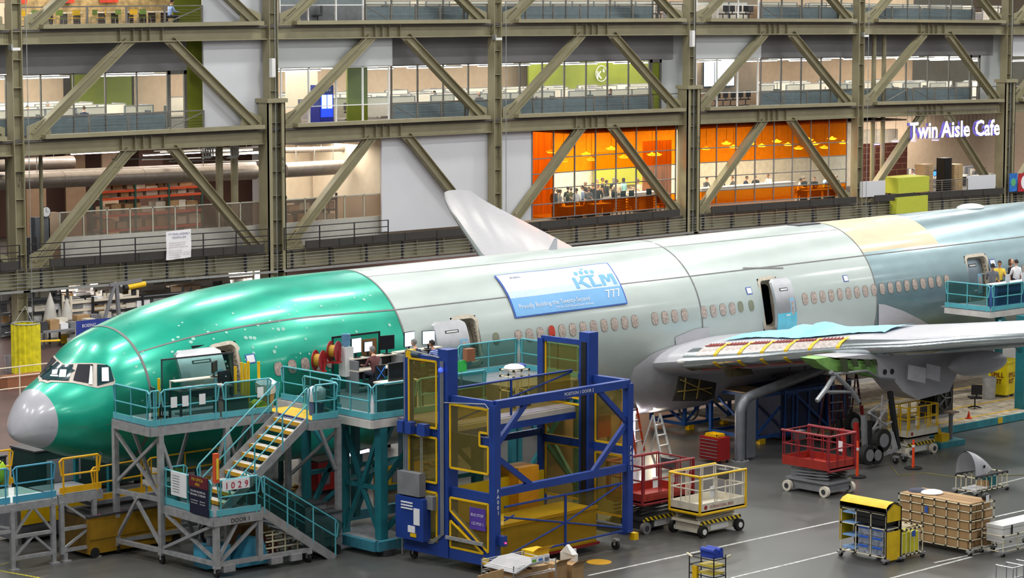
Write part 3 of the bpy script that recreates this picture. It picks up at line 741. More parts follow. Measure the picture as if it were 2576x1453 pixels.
def doorpanel(D, ds, out, m, lower=None, win=True, wfrac=1.):
    s0, s1, a0, a1 = D; s0 += ds; s1 = s0+(D[1]-D[0])*wfrac; rs = .22
    def pt(s, a, o_):
        # panel keeps the opening's curvature and is carried outward
        p = fus((D[0]+D[1])/2, a, 0); return (s, p[1]-out-o_, p[2])
    def ins(s, a):
        return True
    N, K = 14, 8; t = M(); rows = []
    for i in range(N+1):
        a = a0+(a1-a0)*i/N; e = min(a-a0, a1-a)*3.1; ins_ = 0 if e > rs else rs-math.sqrt(max(0, rs*rs-(rs-e)**2))
        rows.append([pt(s0+ins_+(s1-s0-2*ins_)*k/K, a, 0) for k in range(K+1)])
    back = [[(x, y+.13, z) for x, y, z in r] for r in rows]
    t.grid(rows); t.grid(back, flip=True)
    edge = rows[0]+[r[-1] for r in rows[1:]]+rows[-1][::-1][1:]+[r[0] for r in rows[::-1][1:-1]]
    t.grid([[p, (p[0], p[1]+.13, p[2])] for p in edge], closed_u=True)
    d = t.build('cabin_door', m, plane, smooth=True, label='silvery cabin door swung open')
    w = s1-s0; am = lambda f: a0+(a1-a0)*f
    def strip(f0, f1, g0, g1, o_, mt, nm):
        t = M(); R = [[pt(s0+w*(f0+(f1-f0)*k/3), am(g0+(g1-g0)*i/4), o_) for k in range(4)] for i in range(5)]; t.grid(R)
        t.grid([[(x, y+.03, z) for x, y, z in r] for r in R], flip=True); t.build(nm, mt, d)
    strip(.33, .68, .76, .79, .02, white, 'door_handle'); strip(.3, .72, .745, .805, .008, dgrey, 'handle_recess')
    if win:
        strip(.70, .93, .22, .60, .006, mat('blue_masking_tape', (140, 182, 208), .7), 'window_masking'); strip(.755, .875, .28, .54, .014, foil, 'door_window')
        strip(.45, .66, .27, .295, .012, white, 'vent_label')
    if lower: strip(.0, 1, .02, .33, .012, lower, 'blue_film')
    t = M()
    for f in (.12, .35, .6, .85):
        p = pt(s0+w*.5, am(f), -.15); q = fus(D[0]+.1 if ds < 0 else D[1]-.1, am(f), -.2); 
        if f in (.35, .6): t.tube([p, ((p[0]+q[0])/2, p[1]+.1, p[2]), q], .04, 6)
    t.build('hinge_arm', galv, d)
    return d
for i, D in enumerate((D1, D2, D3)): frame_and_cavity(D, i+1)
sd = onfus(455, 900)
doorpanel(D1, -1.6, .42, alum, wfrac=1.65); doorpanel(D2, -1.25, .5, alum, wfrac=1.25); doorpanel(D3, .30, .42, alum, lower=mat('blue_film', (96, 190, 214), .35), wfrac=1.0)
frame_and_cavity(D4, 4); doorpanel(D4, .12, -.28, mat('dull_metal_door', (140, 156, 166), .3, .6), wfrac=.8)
# ---- small notices taped on the skin
def skinrect(px, py, w, h, off, m, nm, parent=plane):
    s, a = onfus(px, py); t = M(); t.grid([[fus(s-w/2+w*k, a-h/6.2+h/3.1*j, off) for k in (0, .5, 1)] for j in (0, .5, 1)]); return t.build(nm, m, parent)
btape = mat('blue_tape', (52, 92, 182), .6)
for px, py, w in ((630, 902, .36), (1884, 731, .32), (2127, 700, .3), (2497, 662, .4)):
    b_ = skinrect(px, py, w, w*.9, .01, btape, 'taped_notice'); skinrect(px, py, w*.8, w*.7, .02, paper, 'notice_sheet', b_)
b_ = skinrect(1386, 842, .01, .01, .01, paper, 'hose_port')
t = M(); s, a = onfus(1386, 834); oval(t, s, a, .15, .22, .06); t.build('red_cover', mat('red_cover', (190, 50, 30), .5), plane)
t = M(); t.tube([fus(s, a-.04, .1), fus(s+.05, a-.14, .25), fus(s+.08, a-.5, .35)], .03, 6); t.build('air_hose', black, plane)
# crown bits
def blade(s, h, l, th, nm, m, a=PI/2):
    t = M(); p = fus(s, a); t.poly([(s-l/2, -th/2, p[2]-.05), (s+l/2, -th/2, p[2]-.05), (s+l*.5, -th/2, p[2]+h), (s+l*.2, -th/2, p[2]+h)], th, (0, 1, 0)); t.build(nm, m, plane)
blade(onfus(1318, 633)[0]+1.2, .42, .5, .05, 'blade_antenna', fair)
t = M(); s = onfus(2415, 524)[0]+.7; t.sph((s, 0, 3.1), 1, 8, 16, (.75, .5, .17)); t.build('satellite_dome', white, plane, smooth=True)
for px in (1926, 1986): s = onfus(px, 570)[0]+1.5; t = M(); t.bb(s-.35, s+.35, -.3, .3, 3.08, 3.13); t.build('crown_hatch', dgrey, plane)
# ---- banner
BAN = [onfus(1241, 695), onfus(1527, 663), onfus(1577, 765), onfus(1295, 801)]
def ban(u, v, off=.05):
    "u 0..1 left to right, v 0..1 top to bottom"
    a, b, c, d = BAN; s = (a[0]*(1-u)+b[0]*u)*(1-v)+(d[0]*(1-u)+c[0]*u)*v; t = (a[1]*(1-u)+b[1]*u)*(1-v)+(d[1]*(1-u)+c[1]*u)*v
    return fus(s, t, off+.012*math.sin(u*9+v*5))
sky = mat('banner_sky_blue', (118, 176, 226), .6, var=.03); wht = mat('banner_white', (226, 232, 246), .6, var=.03); klb = mat('banner_logo_blue', (112, 176, 222), .6, var=.02)
bn = thing('fuselage_banner', 'white and sky-blue KLM 777 cloth banner hung on the fuselage side', 'banner', AR @ Vector(ban(.5, 1)), 0)
bn['label'] = 'white and sky-blue printed cloth banner hung on the fuselage side'
def W(p): return tuple(AR @ Vector(p))
def bgrid(u0, u1, v0, v1, off, nm, m):
    t = M(); t.grid([[W(ban(u0+(u1-u0)*i/24, v0+(v1-v0)*j/10, off)) for j in range(11)] for i in range(25)]); return t.build(nm, m, bn, world=True, smooth=True)
bgrid(0, 1, 0, 1, .04, 'blue_hem', btape); bgrid(.012, .988, .02, .60, .05, 'white_field', wht); bgrid(.012, .988, .60, .975, .05, 'blue_field', sky)
t = M(); t.grid([[W(ban(.012+.976*i/24, .45+.15*j/4, .053)) for j in range(5)] for i in range(25)]); t.build('pale_blue_field', mat('banner_pale_blue', (196, 216, 242), .6, var=.03), bn, world=True)
def tess(vs, fs, L):
    vs = list(vs); out = []; st = [tuple(f) for f in fs]
    while st:
        f = st.pop(); e = [math.dist(vs[f[i]], vs[f[(i+1) % 3]]) for i in range(3)]; k = e.index(max(e))
        if e[k] <= L: out.append(f); continue
        a, b, c = f[k], f[(k+1) % 3], f[(k+2) % 3]; vs.append(tuple((p+q)/2 for p, q in zip(vs[a], vs[b]))); n = len(vs)-1; st += [(a, n, c), (n, b, c)]
    return vs, out
BW, BH = BAN[1][0]-BAN[0][0], (BAN[0][1]-BAN[3][1])*3.1
def btext(s_, u, v, h, width, m, nm, bold=0.):
    "u,v of the lower left corner, h = cap height as a share of the banner height, width as share of banner width"
    vs, fs, w = textmesh(s_, 1., bold); vs, fs = tess(vs, fs, .16); t = M(); t.add([W(ban(u+a/w*width, v-b/.72*h, .062)) for a, b, c in vs], fs); t.build(nm, m, bn, world=True)
def bpoly(pts, nm, m):
    vs, fs = tess([(a, b, 0) for a, b in pts], [(0, i, i+1) for i in range(1, len(pts)-1)], .1); t = M(); t.add([W(ban(.60+a*.37, .56-b*.26, .062)) for a, b, c in vs], [f[::1] for f in fs]); t.build(nm, m, bn, world=True)
for nm, ps in (('letter_k', ([(0, 0), (.08, 0), (.08, 1), (0, 1)], [(.08, .42), (.24, 1), (.34, 1), (.14, .35)], [(.11, .55), (.19, .66), (.36, 0), (.26, 0)])), ('letter_l', ([(.39, 0), (.47, 0), (.47, 1), (.39, 1)], [(.47, 0), (.62, 0), (.62, .16), (.47, .16)])), ('letter_m', ([(.65, 0), (.73, 0), (.73, 1), (.65, 1)], [(.92, 0), (1.0, 0), (1.0, 1), (.92, 1)], [(.70, 1), (.78, 1), (.86, .3), (.79, .3)], [(.79, .3), (.86, .3), (.95, 1), (.87, 1)]))):
    for q_ in ps: bpoly(q_, nm, klb)
t = M()
for i in range(4):
    c = (.66+.048*i, .19+.012*abs(i-1.5)); P = [W(ban(c[0]+.018*math.cos(2*PI*k/14), c[1]+.05*math.sin(2*PI*k/14), .062)) for k in range(14)]; t.add(P, [tuple(range(14))])
t.add([W(ban(*q, .062)) for q in ((.672, .28), (.80, .28), (.80, .325), (.672, .325))], [(0, 3, 2, 1)]); t.add([W(ban(*q, .062)) for q in ((.725, .09), (.738, .09), (.738, .135), (.725, .135))], [(0, 3, 2, 1)]); t.add([W(ban(*q, .062)) for q in ((.717, .105), (.746, .105), (.746, .12), (.717, .12))], [(0, 3, 2, 1)])
t.build('crown_emblem', klb, bn, world=True)
btext('BOEING', .10, .15, .045, .09, mat('logo_grey', (120, 120, 140), .6), 'maker_name', .02)
btext('Proudly Building the Twenty-Second', .055, .83, .095, .62, white, 'banner_line')
btext('777 for KLM Royal Dutch Airlines', .36, .915, .045, .34, paper, 'banner_small_line'); btext('777', .83, .83, .18, .135, white, 'banner_number')
# ---- wing to body fairing
edge_px = [(1548, 992), (1560, 962), (1590, 926), (1640, 888), (1708, 863), (1777, 846), (1859, 840), (1940, 837), (1995, 833), (2103, 825), (2209, 817), (2360, 829)]
ed = [onfus(*p) for p in edge_px]; es = np.array([e[0] for e in ed]); ea = np.array([e[1] for e in ed]); 
print('fairing', [(round(a, 2), round(b, 2)) for a, b in ed]); print('doors', D1, D2, D3, D4, 'segs', sR, sG, sM, sC, sP, 'wa', wa)
SF0 = es[0]-.1; SF1 = es[-1]+6
es = np.append(np.insert(es, 0, SF0), SF1); ea = np.append(np.insert(ea, 0, -1.15), ea[-1]-.3)
o_ = np.argsort(es); es, ea = es[o_], ea[o_]
t = M(); R = []
for s in np.linspace(SF0, SF1, 70):
    at = float(np.interp(s, es, ea)); f = max(0, min((s-SF0)/5., 1, (SF1-s)/6)); f = 1-(1-f)**2; row = []
    for j in range(41):
        a = at+(-PI-2*at)*j/40; b = min(j, 40-j)/40*2; g = min(1, b*3.2)**.6
        row.append(fus(s, a, .02+f*g*(.25+.2*max(0, -math.sin(a)))))
    R.append(row)
t.grid(R); t.build('wing_body_fairing', fair, plane, smooth=True)
t = M()   # aft triangular fillet and forward fillet
for pl in ([(2209, 764), (2224, 765), (2274, 782), (2323, 807), (2360, 830), (2209, 830)], [(1697, 848), (1750, 826), (1784, 822), (1782, 850), (1700, 872)]): patchpx(t, pl, .03)
t.build('root_fillet', fair, plane, smooth=True)
t = M(); cc = lplane(1760, 985, -2.9); t.bb(cc[0]-1.4, cc[0]+1.2, -3.05, -2.2, cc[2]-.55, cc[2]+.55); 
# ---- wings
LE0 = lplane(1690, 910, -3.6); 
def solve_le(px, py, k):
    lo, hi = -40., -3.6
    for _ in range(60):
        y = (lo+hi)/2; p = lplane(px, py, y)
        if p[0]-LE0[0] > k*(-3.6-y): hi = y
        else: lo = y
    return p
FBEND = 0.
LE1 = solve_le(2560, 853, .64); DZ = (LE1[2]-LE0[2])/(LE0[1]-LE1[1]); FDZ = .105
print('LE', LE0, LE1, 'dihedral', DZ)
def airfoil(n=22):
    P = []
    for i in range(n+1):
        x = .5*(1-math.cos(PI*i/n)); yt = 5*(.2969*math.sqrt(x)-.126*x-.3516*x*x+.2843*x**3-.1015*x**4); P.append((x, yt))
    return P
AF = airfoil()
def wing_sec(y, side, kx=.64, dz=None):
    d = abs(y)-3.6; x = LE0[0]+kx*d; z = LE0[2]+(DZ if dz is None else dz)*d
    c = np.interp(abs(y), [0, 3.6, 10.5, 32.4], [16, 13.6, 8.6, 1.9]); th = np.interp(abs(y), [0, 3.6, 10.5, 32.4], [.10, .105, .12, .10]); inc = np.interp(abs(y), [3.6, 10.5, 32], [.06, .03, .0])
    pts = [(u, th*v*1.05+.015*math.sin(PI*u)) for u, v in AF]+[(u, -th*v*.95+.015*math.sin(PI*u)) for u, v in AF[-2:0:-1]]
    return [(x+c*(u*math.cos(inc)+w*math.sin(inc)), side*abs(y), z+c*(w*math.cos(inc)-u*math.sin(inc))) for u, w in pts]
NP = len(AF)*2-2
FKX = .72
def wing(side, nm, dz=None, bend=0.):
    ys = [2.0, 3.6, 5, 7, 9, 10.5, 13, 16, 19, 22, 25, 28, 30, 31.4, 32.4]; R = []
    for y in ys:
        sec = wing_sec(y, side, kx=(.64 if side < 0 else FKX), dz=dz); f = max(0, (y-28)/4.4)
        if f > 0: sec = [(x+f*f*(2.4 if side < 0 else .4), yy, z) for x, yy, z in sec]
        R.append([(x, yy, z+bend*max(0, y-6)**2) for x, yy, z in sec])
    t = M(); t.grid(R, closed_v=True); t.add(R[-1], [tuple(range(NP))]); return t.build(nm, fair, plane, smooth=True), R
wn, WR = wing(-1, 'port_wing'); wf_, WF = wing(1, 'starboard_wing', dz=FDZ, bend=FBEND)
# polished leading edge over the port wing (slats) and far wing
def le_strip(side, y0, y1, u_up, u_lo, off, m, nm, par, n=14, bend=0, dz=None):
    t = M(); R = []
    for i in range(n+1):
        y = y0+(y1-y0)*i/n; sec = wing_sec(y, side, kx=(.64 if side < 0 else FKX), dz=dz); c = np.interp(y, [0, 3.6, 10.5, 32.4], [16, 13.6, 8.6, 1.9]); row = []
        f = max(0, (y-28)/4.4)
        for k in range(-9, 10):
            j = k % NP; p = sec[j]
            dx = AF[abs(k)][0]*c
            if (k >= 0 and dx > u_up) or (k < 0 and dx > u_lo): continue
            q = sec[(j+1) % NP]; r = sec[(j-1) % NP]; nx, nz = (r[2]-q[2]), (q[0]-r[0]); L = math.hypot(nx, nz)
            sgn = 1
            row.append((p[0]-abs(nz)*0+nx/L*off*sgn+f*f*(2.4 if side < 0 else .4), p[1], p[2]+nz/L*off+bend*max(0, y-6)**2))
        R.append(row)
    n_ = min(len(r) for r in R); R = [r[:n_] if len(r) > n_ else r for r in R]
    t.grid(R); return t.build(nm, m, par, smooth=True)
le_strip(-1, 3.9, 28, .9, .5, .02, silv, 'slat', wn, label=None) if False else le_strip(-1, 3.9, 28, 1.0, .75, .02, silv, 'leading_edge_slat', wn)
le_strip(1, 3.9, 32, .62, .3, .03, mat('dull_slat_metal', (96, 122, 132), .3, .7), 'leading_edge_slat', wf_, dz=FDZ)
# ================================================================ people
def _skinmesh(J, E):
    "J: name -> (pos, radius); E: list of (a, b, region)"
    names = list(J); idx = {n: i for i, n in enumerate(names)}
    me = bpy.data.meshes.new('sk'); me.from_pydata([J[n][0] for n in names], [(idx[a], idx[b]) for a, b, _ in E], []); me.update()
    o = bpy.data.objects.new('sk', me); COL.objects.link(o); md = o.modifiers.new('s', 'SKIN'); md.use_smooth_shade = True
    for i, n in enumerate(names):
        r = J[n][1]; r = r if isinstance(r, tuple) else (r, r); me.skin_vertices[0].data[i].radius = r
    me.skin_vertices[0].data[0].use_root = True
    sb = o.modifiers.new('u', 'SUBSURF'); sb.levels = 1; sb.render_levels = 1
    dg = bpy.context.evaluated_depsgraph_get(); ev = bpy.data.meshes.new_from_object(o.evaluated_get(dg))
    vs = [tuple(v.co) for v in ev.vertices]; fs = [tuple(p.vertices) for p in ev.polygons]; cs = [tuple(p.center) for p in ev.polygons]
    bpy.data.objects.remove(o); bpy.data.meshes.remove(me); bpy.data.meshes.remove(ev)
    segs = [(Vector(J[a][0]), Vector(J[b][0]), r) for a, b, r in E]; reg = []
    for c in cs:
        c = Vector(c); best = 9; rr = 0
        for p, q, r in segs:
            d = q-p; t = max(0, min(1, (c-p).dot(d)/max(d.length_squared, 1e-9))); dd = (c-(p+d*t)).length
            if dd < best: best = dd; rr = r
        reg.append(rr)
    return vs, fs, reg
def _pose(kind):
    "figure facing -y; regions 0 skin 1 shirt 2 trousers 3 shoes"
    sit = kind.startswith('sit'); hz = .52 if sit else .93; J = {}; E = []
    ln = -.10 if kind in ('sit_desk', 'lean') else 0.
    J['pelvis'] = ((0, 0, hz), (.155, .115)); J['waist'] = ((0, ln*.3, hz+.17), (.135, .105)); J['chest'] = ((0, ln*.8, hz+.38), (.165, .115)); J['neck0'] = ((0, ln*1.1, hz+.53), .07); J['neck1'] = ((0, ln*1.4-.01, hz+.62), .052)
    E += [('pelvis', 'waist', 1), ('waist', 'chest', 1), ('chest', 'neck0', 1), ('neck0', 'neck1', 0)]
    hd = Vector((0, ln*1.6-.02, hz+.72))
    for s, n in ((-1, 'l'), (1, 'r')):
        sh = Vector((s*.19, ln*.9, hz+.46)); J['sh'+n] = (tuple(sh), .068)
        if kind in ('stand',): el = sh+Vector((s*.05, .02, -.28)); wr = el+Vector((0, -.07, -.25))
        elif kind == 'talk' and s > 0: el = sh+Vector((.06, -.05, -.27)); wr = el+Vector((-.05, -.2, .1))
        elif kind == 'talk': el = sh+Vector((-.05, .0, -.28)); wr = el+Vector((.0, -.1, -.23))
        else: el = sh+Vector((s*.05, -.12, -.25)); wr = el+Vector((-s*.06, -.22, .0))
        J['el'+n] = (tuple(el), .048); J['wr'+n] = (tuple(wr), .03)
        d = (wr-el).normalized(); pm = wr+d*.06; J['pm'+n] = (tuple(pm), (.036, .02))
        E += [('chest', 'sh'+n, 1), ('sh'+n, 'el'+n, 1), ('el'+n, 'wr'+n, 1 if kind != 'talk' else 0), ('wr'+n, 'pm'+n, 0)]
        side = d.cross(Vector((0, 0, 1)) if abs(d.z) < .8 else Vector((0, 1, 0))).normalized(); dn = d.cross(side).normalized(); dn = dn if (dn.z < 0 or abs(d.z) > .8) else -dn
        for i, L in enumerate((.065, .075, .07, .055)):
            b = pm+side*(-.027+.018*i)+d*.02; J['f%d0%s' % (i, n)] = (tuple(b), .0095); J['f%d1%s' % (i, n)] = (tuple(b+d*L*.6), .0085); J['f%d2%s' % (i, n)] = (tuple(b+d*L*.95+dn*.022), .007)
            E += [('pm'+n, 'f%d0%s' % (i, n), 0), ('f%d0%s' % (i, n), 'f%d1%s' % (i, n), 0), ('f%d1%s' % (i, n), 'f%d2%s' % (i, n), 0)]
        tb = wr+d*.03-side*.032; J['t0'+n] = (tuple(tb), .011); J['t1'+n] = (tuple(tb+d*.035-side*.025), .009); E += [('wr'+n, 't0'+n, 0), ('t0'+n, 't1'+n, 0)]
        hp = Vector((s*.09, 0, hz-.05))
        if sit: kn = hp+Vector((s*.05, -.43, .02)); an = kn+Vector((0, .02, -.42))
        else:
            st = .06 if kind == 'walk' else 0; kn = hp+Vector((s*.03, -.03-st*s, -.42)); an = kn+Vector((0, .05+st*s*2, -.40))
        J['hp'+n] = (tuple(hp), .095); J['kn'+n] = (tuple(kn), .062); J['an'+n] = (tuple(an), .045); J['to'+n] = ((an.x, an.y-.17, an.z-.035), (.045, .03))
        E += [('pelvis', 'hp'+n, 2), ('hp'+n, 'kn'+n, 2), ('kn'+n, 'an'+n, 2), ('an'+n, 'to'+n, 3)]
    vs, fs, reg = _skinmesh(J, E)
    # head with jaw, nose, ears, eye sockets and mouth
    hm = M(); R = []
    for i in range(13):
        t = PI*i/12; z = math.cos(t)*.122; r = math.sin(t); row = []
        for j in range(16):
            a = 2*PI*j/16; x = math.cos(a)*r*.078; y = math.sin(a)*r*.098
            if z < -.02: x *= 1+z*2.2; y = y*(1+z*1.5)-(.02 if y < 0 else 0)*(-z*8)
            if y < -.04: 
                if abs(z) < .012 and .02 < abs(x) < .05: y += .012
                if -.06 < z < 0 and abs(x) < .012: y -= .022*(1-abs(z+.03)/.04)
            row.append((hd.x+x, hd.y+y, hd.z+z))
        R.append(row)
    hm.grid(R, closed_v=True)
    for s in (-1, 1): hm.sph((hd.x+s*.08, hd.y+.01, hd.z-.01), .03, 5, 6, (.4, .7, 1))
    hm.poly([(hd.x-.014, hd.y-.09, hd.z-.045), (hd.x+.014, hd.y-.09, hd.z-.045), (hd.x+.004, hd.y-.092, hd.z+.01), (hd.x-.004, hd.y-.092, hd.z+.01)], .024, (0, -1, 0))
    n = len(vs); vs += hm.v; fs += [tuple(i+n for i in f) for f in hm.f]; reg += [0]*len(hm.f)
    hm = M()
    for s in (-1, 1): hm.sph((hd.x+s*.032, hd.y-.086, hd.z+.005), .010, 4, 6)
    eyes = (hm.v, hm.f)
    hm = M(); R = []
    for i in range(8):
        t = PI*.60*i/7; R.append([(hd.x+math.sin(t)*math.cos(2*PI*j/16)*.088, hd.y+.014+math.sin(t)*math.sin(2*PI*j/16)*.105, hd.z+.012+math.cos(t)*.125*(1 if math.sin(2*PI*j/16) > -.3 else .96)+(.055 if (math.sin(2*PI*j/16) < -.25 and i > 4) else 0)) for j in range(16)])
    hm.grid(R, closed_v=True); hair = (hm.v, hm.f)
    hm = M(); R = []
    for i in range(9):
        t = PI*.5*i/8; zz = math.cos(t)*.125 if i < 8 else -.16
        R.append([(hd.x+math.cos(a)*(.092 if i > 3 else .092*math.sin(max(t, .02))), hd.y+.02+max(math.sin(a), -.25)*(.11 if i > 3 else .11*math.sin(max(t, .02))), hd.z+.012+zz) for a in [2*PI*j/16 for j in range(16)]])
    hm.grid(R, closed_v=True); long = (hm.v, hm.f)
    return vs, fs, reg, eyes, hair, long
_PM = {}
def human(label, loc, rz, pose='stand', shirt=None, trs=None, hair=0, sk=0, group=None, long=False, scale=1.):
    if pose not in _PM:
        vs, fs, reg, eyes, hr, lg = _pose(pose); me = bpy.data.meshes.new('body'); me.from_pydata(vs, [], fs); me.update()
        for i in range(4): me.materials.append(skin[0])
        me.polygons.foreach_set('material_index', reg); me.polygons.foreach_set('use_smooth', [True]*len(fs)); out = [me]
        for q in (eyes, hr, lg):
            m2 = bpy.data.meshes.new('hair'); m2.from_pydata(q[0], [], q[1]); m2.update(); m2.materials.append(black); m2.polygons.foreach_set('use_smooth', [True]*len(q[1])); out.append(m2)
        _PM[pose] = out
    B, Ey, Hs, Hl = _PM[pose]
    t = thing('person', label, 'person', loc, rz, group); t.scale = (scale,)*3
    b = bpy.data.objects.new('body', B); COL.objects.link(b); b.parent = t
    ms = [skin[sk], shirt or white, trs or mat('dark_trousers', (44, 46, 60), .8), black]
    for i, m_ in enumerate(ms): b.material_slots[i].link = 'OBJECT'; b.material_slots[i].material = m_
    h = bpy.data.objects.new('hair', Hl if long else Hs); COL.objects.link(h); h.parent = t; h.material_slots[0].link = 'OBJECT'; h.material_slots[0].material = hairm[hair]
    e = bpy.data.objects.new('eyes', Ey); COL.objects.link(e); e.parent = t
    return t
cloth = {n: mat('cloth_'+n, c, .85, var=.08, scale=20) for n, c in dict(navy=(36, 44, 78), grey=(96, 98, 104), lblue=(150, 178, 224), purple=(122, 122, 186), beige=(196, 182, 160), white=(228, 228, 232), black=(30, 30, 34), brown=(104, 62, 62), yellow=(228, 196, 70), cyan=(150, 214, 226), olive=(92, 96, 60), khaki=(170, 150, 116)).items()}
stripe = mat('striped_cloth', (110, 96, 180), .85); nt = stripe.node_tree; wv = nt.nodes.new('ShaderNodeTexWave'); wv.bands_direction = 'Z'; wv.inputs['Scale'].default_value = 5.5; tc = nt.nodes.new('ShaderNodeTexCoord'); nt.links.new(tc.outputs['Object'], wv.inputs['Vector'])
cr = nt.nodes.new('ShaderNodeValToRGB'); cr.color_ramp.interpolation = 'CONSTANT'; els = cr.color_ramp.elements; els[0].color = lin((60, 70, 150)); els[1].position = .5; els[1].color = lin((190, 130, 180)); e3 = els.new(.8); e3.color = lin((110, 190, 220)); nt.links.new(wv.outputs['Fac'], cr.inputs[0]); nt.links.new(cr.outputs[0], nt.nodes['Principled BSDF'].inputs['Base Color'])
# ================================================================ stand kit
smoke = mat('smoked_screen', (50, 80, 84), .15, alpha=.14, trans=(200, 226, 222))
ymesh = mat('yellow_mesh_panel', (136, 124, 66), .6, alpha=.24, trans=(238, 228, 184))
tread = mat('white_stair_tread', (214, 210, 204), .6, var=.08); nosing = mat('yellow_stair_nosing', (200, 150, 30), .6, var=.1)
deckg = mat('grey_deck_sheet', (122, 126, 132), .6); decky = mat('yellow_landing_sheet', (224, 180, 40), .6, var=.08)
def leg(t, x, y, z0, z1, w, m, nm='leg'): return M().bb(x-w/2, x+w/2, y-w/2, y+w/2, z0, z1).build(nm, m, t)
def brace(t, p, q, w, m, nm='cross_brace'): return M().beam(p, q, w, w).build(nm, m, t)
def railrun(t, pts, m, h=1.05, mid=.55, toe=.18, screen=smoke, r=.028, post=1.25, inset=.0, nm='guard_rail', off=.0):
    "pts: deck-level points; tubular rail with posts, mid rail, toe board and a tinted screen"
    P = [Vector(p) for p in pts]; mm = M(); tb = M(); sc_ = M()
    for a, b in zip(P[:-1], P[1:]):
        L = (b-a).length; d = (b-a)/L; U = Vector((0, 0, 1)); e = min(.08, L*.1)
        mm.tube([a+U*(mid)+d*e, a+U*(h-.08)+d*(e*.2), a+U*h+d*e*1.4, b+U*h-d*e*1.4, b+U*(h-.08)-d*e*.2, b+U*mid-d*e], r, 6); mm.tube([a+U*mid+d*e, b+U*mid-d*e], r*.85, 6)
        n = max(1, int(round(L/post)))
        for i in range(n+1):
            c = a+d*(min(max(L*i/n, .14), L-.14)); mm.tube([c+U*(-.05), c+U*h], r, 6)
        if toe: tb.beam(a+U*toe/2, b+U*toe/2, .03, toe)
        if screen: sc_.beam(a+U*(toe+h)/2+d*.05, b+U*(toe+h)/2-d*.05, .012, h-toe-.06)
    o = mm.build(nm, m, t)
    if toe: tb.build('toe_board', m, t)
    if screen: sc_.build('screen_panel', screen, t)
    return o
def caster(t, x, y, r=.12, z=0, m=rubber, plate=galv):
    c = M().cyl((x-.045, y, r+z), (x+.045, y, r+z), r, 14).build('caster_wheel', m, t)
    M().bb(x-.09, x+.09, y-.09, y+.09, 2*r+z, 2*r+z+.06).bb(x-.07, x-.05, y-.04, y+.04, r+z, 2*r+z).bb(x+.05, x+.07, y-.04, y+.04, r+z, 2*r+z).build('caster_fork', plate, c)
def steps(t, x0, z0, x1, z1, ya, yb, n, my=nosing, mt=tread, strm=galv):
    mm = M(); ms = M()
    for i in range(n):
        f = (i+.5)/n; x = x0+(x1-x0)*f; z = z0+(z1-z0)*f; sx = 1 if x1 > x0 else -1
        mm.bb(min(x-.03*sx, x+.24*sx), max(x-.03*sx, x+.24*sx), ya, yb, z-.02, z+.02); ms.bb(min(x-.03*sx, x-.06*sx), max(x-.03*sx, x-.06*sx), ya, yb, z-.09, z+.02)
    mm.build('stair_treads', mt, t); ms.build('tread_nosings', my, t)
    for yy in (ya-.03, yb+.03): M().beam((x0-.1, yy, z0-.02), (x1+.02, yy, z1-.02), .05, .26).build('stringer', strm, t)
def board(t, c, w, h, m, u=(1, 0, 0), n=(0, -1, 0), nm='sign_board', th=.02):
    u = Vector(u).normalized(); v = Vector((0, 0, 1)); c = Vector(c); P = [c-u*w/2-v*h/2, c+u*w/2-v*h/2, c+u*w/2+v*h/2, c-u*w/2+v*h/2]
    return M().poly(P, th, n).build(nm, m, t)
# ---------------------------------------------------------------- stand by the forward door
def at3(P, ang, x, y): return (P[0]+math.cos(ang)*x-math.sin(ang)*y, P[1]+math.sin(ang)*x+math.cos(ang)*y)
A1 = math.radians(-3.5)
S1 = thing('access_stand', 'two-level aqua-railed work stand with stairs at the forward cabin door', 'work stand', (43.864, 62.435, ZF), A1)
dz, lz = 4.2, 1.83
M().bb(-.35, 4.75, -.02, 2.15, dz-.06, dz).bb(4.0, 5.05, -2.15, -.02, dz-.06, dz-.01).build('upper_deck', deckg, S1)
M().bb(4.02, 5.0, -2.1, .5, dz-.005, dz+.01).build('yellow_landing', decky, S1)
M().bb(3.97, 4.02, -2.0, -.35, dz-.14, dz+.005).build('blue_landing_edge', mat('dark_blue_paint', (44, 58, 120), .5), S1)
mm = M(); 
for a, b in (((-.35, -.02), (4.0, -.02)), ((-.35, 2.15), (4.75, 2.15)), ((-.35, -.02), (-.35, 2.15)), ((4.0, -2.15), (5.05, -2.15)), ((5.05, -2.15), (5.05, .0)), ((4.0, -2.15), (4.0, -.02))): mm.beam((a[0], a[1], dz-.18), (b[0], b[1], dz-.18), .08, .26)
mm.build('deck_frame', galv, S1)
for x, y, z1 in ((0, 0, dz-.3), (-.3, 2.1, dz-.3), (2.35, .0, dz-.3), (4.6, .0, dz-.3), (4.6, 2.1, dz-.3), (5.0, -2.1, dz-.3), (.24, -2.62, lz-.15), (1.75, -2.62, lz-.15)): leg(S1, x, y, .3, z1, .16, galv)
